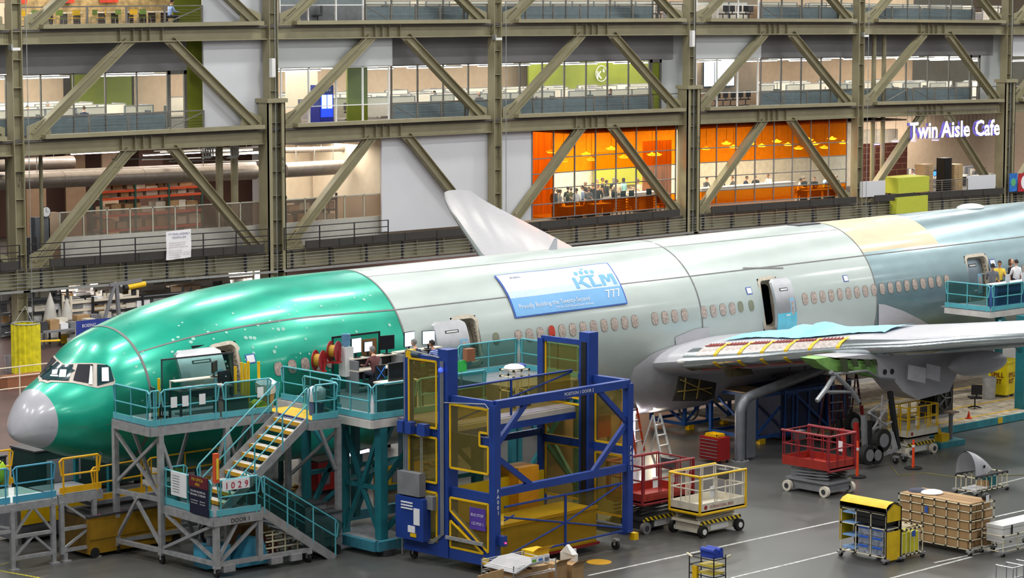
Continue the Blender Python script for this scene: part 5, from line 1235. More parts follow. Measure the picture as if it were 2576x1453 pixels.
M().sph((-.25, 2.0, 5.95), .07, 8, 10).build('blue_beacon', mat('blue_led', (40, 60, 255), .4, emit=(40, 60, 255), estr=4), BL)
M().bb(LX+.1, LX+.3, -.2, .0, .2, .42).build('yellow_bumper', yel, BL)
for x, y in ((.1, LY-.1), (LX-.6, -.05), (LX, LY)): caster(BL, x, y, .14)
M().bb(-.16, -.13, .1, .35, .35, .55).build('yellow_plate', yel, BL)
# ================================================================ lowest gallery (workshop, white walls, amber cafe)
def drail_run(pa, pb, lab):
    xa, xb = PX(pa, -.75), PX(pb, -.75); t = thing('gallery_rail', lab, 'railing', ((xa+xb)/2, YF-.75, Z('T3', (xa+xb)/2)), 0, 'dark gallery rails'); y = YF-.75
    for h in (.55, .85, 1.2): m = M(); m.beam((xa, y, Z('T3', xa)+h), (xb, y, Z('T3', xb)+h), .045); m.build('rail_bar', drail, t, world=True)
    n = max(2, int((xb-xa)/2.0)); m = M()
    for i in range(n+1): x = xa+(xb-xa)*i/n; m.beam((x, y, Z('T3', x)), (x, y, Z('T3', x)+1.22), .05)
    m.build('rail_posts', drail, t, world=True)
drail_run(62, 672, 'dark three-bar rail along the workshop gallery between the first two columns'); drail_run(712, 975, 'dark three-bar rail right of the second column'); drail_run(-60, 42, 'dark rail at the far left edge of the lowest gallery')
meshs = mat('wire_mesh_screen', (150, 140, 128), .6, alpha=.30, trans=(235, 225, 215)); para = mat('parapet_grey', (176, 174, 166), .8, var=.04)
def parapet(pa, pb, lab, n):
    xa, xb = PX(pa, .8), PX(pb, .8); t = thing('screened_parapet', lab, 'parapet', ((xa+xb)/2, YF+.8, Z('T3', (xa+xb)/2)), 0, 'screened parapets'); y = YF+.8
    m = M(); pan(m, xa, xb, 'T3', 0, 'T3', 1.3, y-.05, y+.05); m.build('parapet_wall', para, t, world=True)
    m = M(); pan(m, xa, xb, 'T3', 1.32, 'T3', 2.55, y-.005, y+.005); m.build('mesh_screen', meshs, t, world=True)
    m = M(); pan(m, xa, xb, 'T3', 2.52, 'T3', 2.58, y-.03, y+.03)
    for i in range(n+1): x = xa+(xb-xa)*i/n; pan(m, x-.03, x+.03, 'T3', 1.3, 'T3', 2.58, y-.03, y+.03)
    m.build('screen_frame', mat('pale_frame', (186, 186, 170), .6), t, world=True)
parapet(145, 655, 'grey parapet with mesh screen in front of the orange racks', 9); parapet(714, 962, 'grey parapet with mesh screen right of the second column', 5)
plum = mat('plum_brown_wall', (96, 70, 62), .8, var=.15, scale=.4)
wallp(PX(-150, 15), PX(700, 15), 'T3', 0, 'B2', 0, 15, plum, nm='wall_back')
for i, (a, b, c) in enumerate(((150, 200, brownw), (235, 275, tanw), (320, 380, plum), (600, 700, wwall), (20, 70, brownw))): wallp(PX(a, 14), PX(b, 14), 'T3', 0, 'B2', -.4, 13.5-.3*i, c, nm='wall_bay')
def duct(p, q, r, lab, m_=mat('dull_duct', (150, 142, 134), .38, .6)):
    t = thing('air_duct', lab, 'duct', p, 0); p, q = Vector(p), Vector(q); M().cyl(p, q, r, 20).build('duct_tube', m_, t, world=True, smooth=True)
    m = M(); n = int((q-p).length/2.4); d = (q-p).normalized()
    for i in range(1, n): c = p+(q-p)*i/n; m.cyl(c-d*.04, c+d*.04, r*1.035, 20)
    if m.v: m.build('duct_bands', m_, t, world=True)
    m = M()
    for f in (.2, .5, .8): c = p+(q-p)*f; m.beam(c+Vector((0, 0, r)), c+Vector((0, 0, r+1.2)), .03)
    m.build('hanger_rod', condt, t, world=True)
def on(px, py, off): x = PX(px, off); return (x, YF+off, PZ(px, py, off))
duct(on(-60, 460, 4), on(640, 432, 4), .42, 'large silver air duct crossing the workshop behind the first two columns'); duct(on(-60, 443, 5), on(640, 414, 5), .17, 'thin silver pipe above the large workshop duct'); duct(on(-60, 415, 8), on(180, 408, 8), .35, 'short silver duct at the upper left of the workshop')
duct(on(712, 428, 3.2), on(868, 419, 3.2), .42, 'silver duct behind the brace right of the second column'); duct(on(712, 378, 4), on(900, 373, 4), .16, 'thin pipe under the ceiling right of the second column')
rp = random.Random(5)
for i in range(14):
    px0 = rp.uniform(20, 560); py = rp.uniform(372, 412); off = rp.uniform(2.5, 9)
    single(M().tube([on(px0, py, off), on(px0+rp.uniform(60, 160), py-rp.uniform(2, 6), off)], .035, 6), 'ceiling_pipe', condt, 'thin pipe under the workshop ceiling left of the second column', 'pipe', 'workshop ceiling pipes')
for i in range(9):
    px0 = (30, 120, 210, 440, 500, 560, 610, 260, 480)[i]; x = PX(px0, 5+i % 3*2.5)
    ceil_lamp(x, YF+5+i % 3*2.5, PZ(px0, 388-(i % 3)*3, 5+i % 3*2.5), 4.2, 'long ceiling lamp in the workshop left of the second column', 'workshop lamps')
for px0, off in ((550, 2.2), (588, 2.2), (15, 2), (100, 2)):
    x = PX(px0, off); single(M().cyl((x, YF+off, Z('T3', x)), (x, YF+off, Z('B2', x)), .2 if px0 > 500 else .1, 12), 'stand_pipe', steel, 'olive vertical stand pipe in the workshop gallery, at px order %s' % {550: 'left of the racks pair', 588: 'right', 15: 'left', 100: 'mid'}[px0], 'pipe')['label'] = {550: 'thick olive standpipe just right of the orange racks', 588: 'thick olive standpipe nearest the second column', 15: 'thin olive standpipe left of the first column', 100: 'thin olive standpipe beside the wall clock'}[px0]
# curved conduit bends hanging at the right of the bay
for i in range(8):
    px0 = 515+i*6+(40 if i > 3 else 0); a = on(px0, 360, 1.2); b = on(px0+2, 392, 1.2); c = on(px0-10, 398, 1.2)
    single(M().tube([a, ((a[0]+b[0])/2, a[1], (a[2]+b[2])/2), b, c], .045, 8), 'conduit_bend', condt, 'bent grey conduit dropping from the girder left of the second column', 'conduit', 'conduit bends')
def boxpile(loc, n, w, d, lab, grp, seed=0, mats=(cardb, offw, tanw)):
    r = random.Random(seed); x = loc[0]-w/2; k = 0
    while x < loc[0]+w/2 and k < n:
        s = r.uniform(.35, .8); h = r.uniform(.25, .55); t = thing('storage_box', lab, 'box', (x+s/2, loc[1]+r.uniform(-.1, .1), loc[2]), r.uniform(-.1, .1), grp)
        M().bb(-s/2, s/2, -d/2, d/2, 0, h).build('box_body', r.choice(mats), t); M().bb(-s*.05, s*.05, -d/2-.004, d/2+.004, h, h+.006).build('tape_strip', tanw, t); x += s+r.uniform(.02, .25); k += 1
def rack(xa, xb, y, z0, levels, lab, cu, cb, boxes=True, grp=None, dz_=None, seed=1, deep=.9, bm=(cardb, offw, tanw)):
    t = thing('pallet_rack', lab, 'rack', (xa, y, z0), 0); L = xb-xa; m = M(); nb = max(1, int(round(L/2.6)))
    for i in range(nb+1):
        for yy in (0, deep): M().bb(L*i/nb-.05, L*i/nb+.05, yy-.05, yy+.05, 0, levels[-1]+.4).build('rack_upright', cu, t)
    for h in levels:
        for yy in (0, deep): M().bb(0, L, yy-.03, yy+.03, h, h+.13).build('rack_beam', cb, t)
        M().bb(0, L, .02, deep-.02, h+.04, h+.08).build('shelf_deck', mgrey, t)
    if boxes:
        for j, h in enumerate(levels[:-1]): boxpile((xa+L/2, y+deep/2, z0+h+.14), int(L/.7), L-.3, .6, 'box stored on the %s' % grp, 'boxes on the %s' % grp, seed+j, bm)
xa, xb = PX(250, 6), PX(505, 6); rack(xa, xb, YF+6, Z('T3', (xa+xb)/2), (.2, .9, 1.7, 2.6, 3.0, 3.4), 'orange-beamed pallet racking in the workshop gallery', mat('rack_green', (40, 84, 74), .5), oran, grp='orange workshop racks')
boxpile((PX(600, 4), YF+4, Z('T3', PX(600, 4))), 6, 4, .6, 'box on the workshop floor near the second column', 'workshop floor boxes', 9)
for i, (px0, w, h, c, lab) in enumerate(((102, .9, 2.2, mat('locker_grey', (110, 116, 124), .5), 'grey locker behind the first brace in the workshop gallery'), (130, .7, 2.4, tanw, 'tan cabinet right of the grey locker'), (70, .8, 1.2, dgrey, 'dark low cabinet left of the grey locker'))):
    x = PX(px0, 2.6); o = thing('locker', lab, 'cabinet', (x, YF+2.6, Z('T3', x))); M().bb(-w/2, w/2, 0, .5, 0, h).build('locker_body', c, o); M().bb(-w/2+.04, w/2-.04, -.02, 0, .05, h-.05).build('locker_door', c, o)
x = PX(111, 2.4); o = thing('wall_clock', 'round white wall clock above the grey locker', 'clock', (x, YF+2.4, PZ(111, 533, 2.4)-.28)); M().cyl((0, 0, .28), (0, .05, .28), .28, 20).build('clock_case', black, o); M().cyl((0, -.01, .28), (0, 0, .28), .25, 20).build('clock_face', paper, o); M().bb(-.01, .01, -.02, -.01, .28, .46).bb(0, .12, -.02, -.01, .27, .29).build('clock_hands', black, o)
for p, q, pw in ((-100, 330, 1500), (330, 690, 1500)): arealight((PX(p, 8)+PX(q, 8))/2, YF+7, Z('B2', PX(300))-.7, 10, 8, pw*.35, (1, .87, .72))
# hanging notice
nb = thing('hanging_notice', 'white cloth notice about the final assembly moving line hanging from the gallery rail', 'banner', (PX(445, -.85), YF-.85, PZ(445, 659, -.85)), 0)
xa, xb = PX(413, -.85), PX(476, -.85); z0, z1 = PZ(413, 655, -.85), PZ(413, 583, -.85); m = M(); R = [[(xa+(xb-xa)*i/10, YF-.86+.03*math.sin(i*1.3+j)*(j/8), z1+(z0-z1)*j/8+(.06*i/10)) for j in range(9)] for i in range(11)]; m.grid(R); m.build('cloth', paper, nb, world=True, smooth=True)
w = xb-xa
def ntext(s, v, h, wd, m_, nm): mm = M(); text(mm, s, (xa+.08*w if nm == 'body_line' else xa+w*(.5-wd/2), YF-.92, z1-(z1-z0)*v), (1, 0, 0), (0, 0, 1), h, width=wd*w); mm.build(nm, m_, nb, world=True)
inkb = mat('navy_ink', (40, 44, 110), .6); inkr = mat('maroon_ink', (110, 60, 80), .6)
ntext('777 FINAL ASSEMBLY', .13, .10, .88, inkb, 'heading'); ntext('MOVING LINE', .25, .10, .55, inkb, 'heading')
for i, (s, wd) in enumerate((('These positions are', .68), ('move capable and', .64), ('may move at any time.', .78), ('Any out of area', .52), ('Personnel must check in', .84), ('at the barge or with the', .82), ('area manager.', .5))): ntext(s, .42+.075*i+(.05 if i > 2 else 0), .055, wd, inkr, 'body_line')
# bay right of the second column
wallp(PX(700, 7), PX(970, 7), 'T3', 0, 'B2', 0, 7, cream, nm='wall_cream'); wallp(PX(955, .8), PX(962, .8), 'T3', 0, 'B2', 0, .8, cream, d=6, nm='wall_cream_return')
m = M(); pan(m, PX(700, 3), PX(965, 3), 'B2', -.25, 'B2', -.1, YF+1.2, YF+7); struct(m, 'ceiling_gallery', white)
arealight(PX(830, 3.5), YF+3.5, Z('B2', PX(830))-.5, 8, 3, 480, (1, .9, .78))
rack(PX(722, 3.2), PX(850, 3.2), YF+3.4, Z('T3', PX(780)), (.1, .8, 1.5, 2.1), 'dark shelving with cartons behind the screen right of the second column', dgrey, dgrey, grp='dark gallery shelves', seed=20, deep=.7)
o = thing('gallery_door', 'pale door with a yellow handrail strip in the cream gallery wall', 'door', (PX(925, 6.8), YF+6.85, Z('T3', PX(925, 6.8)))); M().bb(-.55, .55, 0, .06, 0, 2.3).build('door_leaf', tanw, o); M().bb(.25, .33, -.04, 0, .9, 1.9).build('yellow_strip', yel, o); M().bb(-.3, .0, -.03, 0, 1.5, 1.8).build('wall_plate', dgrey, o)
wallp(PX(960, .3), PX(1240, .3), 'T3', .42, 'B2', 0, .3, wwall, nm='wall_white'); wallp(PX(1240, .3), PX(1338, .3), 'T3', .42, 'B2', 0, .3, wwall, nm='wall_white')
# amber glazing
def amber(pa, pb, ncol, nm, lab, clearcols, k):
    xa, xb = PX(pa, .3), PX(pb, .3); t = thing('amber_glass_wall', lab, 'glazing', ((xa+xb)/2, YF+.3, Z('T3', (xa+xb)/2)), 0); y = YF+.3; rows = [.45, 1.3, 2.2, 3.1, 4.0, None]
    fm_ = mat('window_bar_grey', (118, 116, 116), .5)
    def lv(h, x): return ('B2', 0) if h is None else ('T3', h)
    m = M()
    for i in range(ncol+1): x = xa+(xb-xa)*i/ncol; pan(m, x-.035, x+.035, 'T3', .42, 'B2', 0, y-.05, y+.03)
    for h in rows[:-1]: pan(m, xa, xb, 'T3', h-.03, 'T3', h+.03, y-.045, y+.03)
    m.build('window_bars', fm_, t, world=True)
    for i in range(ncol):
        for j in range(5):
            a = xa+(xb-xa)*i/ncol+.035; b = xa+(xb-xa)*(i+1)/ncol-.035; m = M()
            if rows[j+1] is None: pan(m, a, b, 'T3', rows[j]+.03, 'B2', 0, y-.01, y)
            else: pan(m, a, b, 'T3', rows[j]+.03, 'T3', rows[j+1]-.03, y-.01, y)
            clr = j in (1, 2) and i >= clearcols
            m.build('clear_pane' if clr else 'amber_pane', glass if clr else amberg, t, world=True)
amber(1338, 1700, 7, 0, 'gridded amber and clear glass wall of the crowded cafe left of the fourth column', 1, 3); amber(1753, 2130, 8, 0, 'gridded amber and clear glass wall right of the fourth column', 0, 4)
CW = mat('cafe_white_wall', (236, 226, 206), .8)
wallp(PX(1320, 9), PX(1760, 9), 'T3', 0, 'B2', 0, 9, CW, nm='wall_cafe_back'); wallp(PX(1735, 11), PX(2150, 11), 'T3', 0, 'B2', 0, 11, CW, nm='wall_cafe_back')
wallp(PX(1500, 8.5), PX(1625, 8.5), 'T3', 1.2, 'T3', 3.4, 8.6, limew, nm='wall_lime'); wallp(PX(1338, 6), PX(1390, 6), 'T3', 0, 'B2', 0, 6, mat('curtain_brown', (150, 96, 60), .8, var=.3, scale=3, stretch=(4, 1, .1)), nm='wall_curtain'); wallp(PX(1620, 4), PX(1690, 4), 'T3', 0, 'B2', -1.2, 4, mat('curtain_brown', 0), nm='wall_curtain')
m = M(); pan(m, PX(1320, 5), PX(2160, 5), 'B2', -.35, 'B2', -.25, YF+.8, YF+12); struct(m, 'ceiling_cafe', mat('cafe_ceiling', (170, 150, 130), .8, var=.3, scale=.8))
m = M(); pan(m, PX(1340, 5), PX(2140, 5), 'T3', .0, 'T3', .04, YF+.6, YF+12); struct(m, 'floor_cafe', mat('cafe_floor', (110, 84, 62), .5, var=.15))
for a, b, p in ((1340, 1520, 1100), (1520, 1700, 1100), (1755, 1940, 1100), (1940, 2130, 1100)): arealight((PX(a, 4)+PX(b, 4))/2, YF+4.5, Z('B2', PX(a))-.5, 7, 5, p, (1, .82, .6), 'cafe_light')
def pendant(px, py, off, lab, grp, glow=lampw):
    x, y, z = on(px, py, off); t = thing('pendant_lamp', lab, 'pendant lamp', (x, y, z-.06), 0, grp); M().lathe((0, 0, 0), [(.02, .22), (.06, .18), (.14, .12), (.36, .06), (.34, .03), (.3, .03)], 20).build('lamp_shade', white, t, smooth=True); M().lathe((0, 0, 0), [(.01, -.03), (.2, -.02), (.3, .03), (.05, .05)], 16).build('glowing_disc', glow, t); M().cyl((0, 0, .2), (0, 0, max(.5, Z('B2', x)-z)), .012, 6).build('cord', black, t)
for px, py, off in ((1387, 381, 2), (1418, 403, 2), (1475, 387, 3), (1488, 400, 2), (1538, 373, 3), (1570, 394, 2), (1641, 388, 2.5), (1653, 388, 3)): pendant(px, py, off, 'glowing pendant lamp hanging in the crowded amber cafe', 'pendant lamps left of the fourth column')
for px, py, off in ((1777, 373, 3), (1828, 360, 4), (1846, 369, 3), (1890, 360, 4), (1917, 366, 3), (1955, 355, 4), (1983, 363, 3), (2010, 372, 2), (2035, 351, 4), (2050, 361, 3), (2075, 370, 2), (2094, 348, 4), (2122, 358, 3)): pendant(px, py, off, 'glowing pendant lamp in the amber room right of the fourth column', 'pendant lamps right of the fourth column')
def table(x, y, z, w, lab, grp, top=dgrey, h=.95):
    key = 'tb%s%.1f%.2f' % (top.name, w, h)
    if key not in cub:
        t = thing('cafe_table', lab, 'table', (x, y, z), 0, grp); M().bb(-w/2, w/2, -.35, .35, h-.05, h).build('table_top', top, t)
        for sx in (-1, 1): M().bb(sx*(w/2-.1)-.025, sx*(w/2-.1)+.025, -.3, .3, 0, h-.05).build('leg', black, t)
        cub[key] = t; return t
    return dup(cub[key], (x, y, z), 0, lab, grp)
cc = ['navy', 'grey', 'black', 'lblue', 'beige', 'white', 'black', 'grey', 'olive', 'purple']
cnames = dict(navy='navy', grey='grey', black='black', lblue='light blue', beige='beige', white='white', olive='olive', purple='lilac', cyan='pale cyan', khaki='khaki', yellow='yellow', brown='brown')
cafe = [(1394, 449, 3, 'navy'), (1403, 462, 2, 'grey'), (1409, 457, 1.6, 'white'), (1429, 455, 3, 'black'), (1437, 454, 2.4, 'olive'), (1451, 460, 1.6, 'white'), (1466, 449, 3, 'lblue'), (1474, 443, 5, 'black'), (1482, 455, 1.8, 'grey'), (1492, 450, 4, 'black'), (1503, 440, 6, 'khaki'), (1516, 436, 6.5, 'black'), (1526, 445, 5, 'black'), (1545, 438, 6, 'black'), (1553, 447, 5, 'beige'), (1569, 441, 5.5, 'cyan'), (1603, 436, 5, 'khaki'), (1606, 447, 4, 'beige'), (1505, 455, 3, 'black')]
for i, (px, py, off, c) in enumerate(cafe):
    x, y, z = on(px, py, off); zf = Z('T3', x)+.04; s_ = min(1.08, max(.93, (z-zf)/1.72))
    human('%s person in %s top in the amber cafe, %s from the left' % ('standing' if i != 15 else 'long-haired', cnames[c], ordn[i] if i < 6 else '%dth' % (i+1)), (x, y, zf), (PI*.2*i) % 6.2, 'talk' if i % 3 else 'stand', cloth[c], None, i % 3, i % 2, 'people in the crowded cafe', long=(i in (15, 13)), scale=s_)
for px, off in ((1400, 4), (1440, 3.6), (1470, 4), (1500, 4.2), (1530, 4.5), (1560, 4.5), (1600, 3.5), (1420, 1.4), (1490, 1.5)): x = PX(px, off); table(x, YF+off-.6, Z('T3', x)+.04, 1.5, 'dark high table in the crowded amber cafe', 'cafe tables')
for i, (px, off) in enumerate(((1553, 1.6), (1575, 1.6), (1596, 1.6), (1640, 1.8), (1662, 1.8))):
    x = PX(px, off); o = thing('chair_stack', 'stack of black chairs behind the amber cafe glass', 'chairs', (x, YF+off, Z('T3', x)+.04), 0, 'stacked cafe chairs')
    for j in range(5): M().bb(-.24, .24, -.22, .22, .42+j*.16, .46+j*.16).build('seat', black, o); M().bb(-.22, .22, .2, .24, .5+j*.16, .85+j*.16).build('backrest', black, o)
    M().bb(-.23, -.2, -.2, -.17, 0, .42).bb(.2, .23, -.2, -.17, 0, .42).bb(-.23, -.2, .17, .2, 0, .42).bb(.2, .23, .17, .2, 0, .42).build('legs', dgrey, o)
x = PX(1640, 3); o = thing('cafe_counter', 'pale counter in the amber cafe behind the right brace', 'counter', (PX(1605, 3), YF+3.2, Z('T3', x)+.04)); M().bb(0, 2.2, 0, .7, 0, 1.1).build('counter_body', offw, o); M().bb(-.05, 2.25, -.05, .75, 1.1, 1.15).build('counter_top', white, o)
x0 = PX(1760, 2); o = thing('long_white_counter', 'long white counter right of the fourth column behind amber glass', 'counter', (x0, YF+1.8, Z('T3', x0)+.04)); L = PX(1995, 2)-x0; M().bb(0, L, 0, .6, 0, 1.25).build('counter_body', white, o); M().bb(-.05, L+.05, -.1, .65, 1.25, 1.3).build('counter_top', white, o)
for i, (px, off, c) in enumerate(((1775, 4, 'grey'), (1815, 3.4, 'grey'), (1850, 3.4, 'grey'), (1874, 3.2, 'navy'), (1904, 3.2, 'black'), (1938, 3.6, 'white'), (2010, 2, 'white'), (2028, 3, 'black'), (2052, 2.6, 'black'), (2075, 3, 'lblue'), (2112, 2.6, 'grey'))):
    x = PX(px, off); human('person in %s behind glass right of the fourth column, %s from left' % (cnames[c], (ordn+['seventh', 'eighth', 'ninth', 'tenth', 'eleventh'])[i]), (x, YF+off, Z('T3', x)+(.5 if i < 6 else .25)), (PI*.7*i) % 6.2, 'sit_desk', cloth[c], None, i % 3, i % 2, 'people right of the fourth column')
    M_ = thing('bar_stool', 'bar stool under a person right of the fourth column', 'stool', (x, YF+off, Z('T3', x)+.04), 0, 'bar stools'); M().bb(-.2, .2, -.2, .2, (.86 if i < 6 else .6), (.9 if i < 6 else .64)).build('seat', black, M_); M().bb(-.03, .03, -.03, .03, 0, .86 if i < 6 else .6).bb(-.2, .2, -.2, .2, 0, .02).build('pedestal', dgrey, M_)
for px in (2025, 2060, 2095): x = PX(px, 2); table(x, YF+1.6, Z('T3', x)+.04, 1.2, 'dark table right of the white counter', 'tables right of the counter', h=.78)
# cafe with the sign
x0, x1 = PX(2150, 6), PX(2290, 6); wallp(PX(2140, 12), PX(2700, 12), 'T3', 0, 'B2', 0, 12, tanw, nm='wall_back')
bw = mat('brown_tile_wall', (104, 52, 36), .6, var=.05); nt = bw.node_tree; bk = nt.nodes.new('ShaderNodeTexBrick'); bk.inputs['Scale'].default_value = 1.; bk.inputs['Color1'].default_value = lin((104, 52, 36)); bk.inputs['Color2'].default_value = lin((98, 48, 34)); bk.inputs['Mortar'].default_value = lin((190, 150, 110)); bk.inputs['Mortar Size'].default_value = .012; bk.inputs['Brick Width'].default_value = 1.2; bk.inputs['Row Height'].default_value = .42
tc = nt.nodes.new('ShaderNodeTexCoord'); mp = nt.nodes.new('ShaderNodeMapping'); mp.inputs['Rotation'].default_value = (PI/2, 0, 0); nt.links.new(tc.outputs['Object'], mp.inputs[0]); nt.links.new(mp.outputs[0], bk.inputs['Vector']); nt.links.new(bk.outputs[0], nt.nodes['Principled BSDF'].inputs['Base Color'])
m = M(); pan(m, PX(2150, 4), PX(2284, 4), 'T3', 0, 'T3', 3.55, YF+4, YF+4.3); struct(m, 'wall_brown_tiles', bw)
m = M(); pan(m, PX(2160, 4), PX(2262, 4), 'T3', 3.55, 'T3', 4.5, YF+4.1, YF+4.4); struct(m, 'wall_cream_gable', CW)
arealight(PX(2225, 2), YF+2, Z('B2', PX(2225))-.3, 5, 2, 260, (1, .9, .8)); arealight(PX(2400, 6), YF+7, Z('B2', PX(2400))-.5, 8, 8, 1300, (1, .93, .84))
for px in (2196, 2221): x = PX(px, 1.0); single(M().cyl((x, YF+1, Z('T3', x)), (x, YF+1, Z('T1', x)), .16, 12), 'stand_pipe', steel, 'olive standpipe just right of the fifth column, %s one' % ('left' if px == 2196 else 'right'), 'pipe')
pu = mat('violet_glow', (190, 120, 255), .5, emit=(190, 130, 255), estr=8)
for px, py in ((2205, 361), (2254, 354), (2296, 352), (2354, 350)): pendant(px, py, .9, 'violet-lit pendant lamp near the cafe sign', 'violet pendant lamps', pu)
sg = thing('cafe_sign', 'illuminated white Twin Aisle Cafe letters hanging under the girder', 'sign', on(2399, 348, -.5), 0)
m = M(); a = on(2286, 348, -.5); b = on(2512, 338, -.5); u = (Vector(b)-Vector(a)); w = u.length; u.normalize(); hcap = PZ(2399, 303, -.5)-PZ(2399, 343, -.5)
for s_, f0, f1 in (('Twin', 0, .30), ('Aisle', .345, .66), ('Cafe', .715, 1.0)):
    text(m, s_, Vector(a)+u*w*f0, u, (0, 0, 1), hcap, width=w*(f1-f0), ext=.12, bold=.02)
m.build('lit_letters', mat('sign_letter_white', (255, 250, 255), .5, emit=(255, 248, 255), estr=2.2), sg, world=True)
m = M()
for s_, f0, f1 in (('Twin', 0, .30), ('Aisle', .345, .66), ('Cafe', .715, 1.0)): text(m, s_, Vector(a)+u*w*(f0-.004)+Vector((0, .1, -.03)), u, (0, 0, 1), hcap, width=w*(f1-f0), ext=0., bold=.025)
m.build('letter_sides', mat('letter_violet', (84, 70, 170), .5), sg, world=True)
m = M(); m.beam(tuple(Vector(a)+Vector((0, .1, hcap+.75))), tuple(Vector(b)+Vector((0, .1, hcap+.75))), .06)
for i in range(24): p = Vector(a)+u*w*i/23+Vector((0, .1, hcap*.5)); m.beam(p, p+Vector((0, 0, hcap*.5+.75)), .02)
m.build('sign_hangers', rail, sg, world=True)
x = PX(2262, -.5); lb = thing('lime_box', 'lime-green box planter straddling the gallery edge', 'box', on(2293, 532, -.9)); zt_ = PZ(2262, 446, -.4)
m = M(); m.bb(PX(2262, -.8), PX(2340, -.8), YF-.82, YF+.9, zt_-1.05, zt_); m.build('upper_box', limew, lb, world=True); m = M(); m.bb(PX(2259, -.9), PX(2338, -.9), YF-.9, YF-.3, PZ(2300, 534, -.9), zt_-1.3); m.build('lower_box', limew, lb, world=True)
for pa, pb, i in ((2168, 2230, 0), (2437, 2508, 1)): m = M(); pan(m, PX(pa, -.3), PX(pb, -.3), 'T3', .3, 'T3', 1.35, YF-.3, YF-.2); struct(m, 'wall_low_white', wwall)
m = M(); xa, xb = PX(2340, -.3), PX(2437, -.3); t = thing('cafe_railing', 'thin railing right of the lime-green box', 'railing', (xa, YF-.3, Z('T3', xa)))
for h in (.4, .55, .7, .85, 1.0, 1.15): m.beam((xa, YF-.3, Z('T3', xa)+h), (xb, YF-.3, Z('T3', xb)+h), .02 if h < 1.1 else .05)
m.build('rail_wires', rail, t, world=True); m = M()
for i in range(4): x = xa+(xb-xa)*i/3; m.beam((x, YF-.3, Z('T3', x)), (x, YF-.3, Z('T3', x)+1.15), .05)
m.build('rail_posts', rail, t, world=True)
def drawers(px, w, h, lab, c):
    x = PX(px, 3); t = thing('drawer_cabinet', lab, 'cabinet', (x, YF+3, Z('T3', x))); M().bb(0, w, 0, .8, 0, h).build('cabinet_body', c, t); n = 9
    for i in range(n): m = M(); m.bb(w*.06, w*.94, -.03, 0, h*(.05+.9*i/n), h*(.05+.9*(i+.85)/n)); d = m.build('drawer', c, t); M().bb(w*.3, w*.5, -.05, -.03, h*(.05+.9*(i+.5)/n), h*(.05+.9*(i+.6)/n)).build('handle', black, d)
drawers(2326, 1.1, 2.0, 'birch drawer cabinet behind the lime-green box', wood); drawers(2403, 1.0, 1.9, 'birch drawer cabinet right of the black cabinet', wood); x = PX(2378, 2.8); o = thing('tall_cabinet', 'tall black cabinet between the two birch drawer cabinets', 'cabinet', (x, YF+2.8, Z('T3', x))); M().bb(0, .85, 0, .7, 0, 2.4).build('cabinet_body', black, o); M().bb(.03, .82, -.02, 0, .05, 2.35).build('cabinet_door', black, o)
for i in range(10): x = PX(2300+i*22, 8); partition(x, YF+7+(i % 3)*1.2, Z('T3', x), 1.8, 0, 'cubicle partition in the office behind the cafe sign', 'partitions behind the cafe sign', light=i % 2 == 0); 
for i in range(6): x = PX(2310+i*30, 8); deskset(x, YF+6.4+(i % 2), Z('T3', x), 'pale desk in the office behind the cafe sign', 'desks behind the cafe sign'); monitor(x, YF+6.4+(i % 2), Z('T3', x)+.74, PI*(i % 2), 'computer monitor in the office behind the cafe sign', 'monitors behind the cafe sign')
x = PX(2298, 2.6); human('blond person in a white cardigan standing beyond the lime-green box', (x, YF+2.6, Z('T3', x)), -1.4, 'stand', cloth['white'], None, 2, 0); x = PX(2480, 6); human('dark-haired person at a desk behind the cafe sign', (x, YF+7, Z('T3', x)), 0, 'sit_desk', cloth['grey'], None, 0, 1); x = PX(2232, 1.6); human('person in dark clothes seated behind the white wall by the standpipes', (x, YF+1.8, Z('T3', x)), 1, 'sit_desk', cloth['black'], None, 0, 1)
for i, (pa, pb, c, lab) in enumerate(((2542, 2562, mat('poster_blue', (40, 110, 190), .5, var=.3, scale=3), 'blue poster on the gallery edge right of the sixth column'), (2564, 2600, mat('poster_red', (170, 40, 50), .5, var=.3, scale=3), 'red poster at the right edge of the gallery'))):
    x = PX(pa, -.8); o = thing('poster', lab, 'poster', (x, YF-.8, PZ(pa, 482, -.8))); w = PX(pb, -.8)-x; h = PZ(pa, 436, -.8)-PZ(pa, 482, -.8); M().bb(0, w, -.03, 0, 0, h).build('poster_sheet', c, o); M().cyl((w/2, -.04, h*.5), (w/2, -.03, h*.5), w*.3, 18).build('round_emblem', paper if i else mat('emblem_green', (90, 170, 120), .5), o)
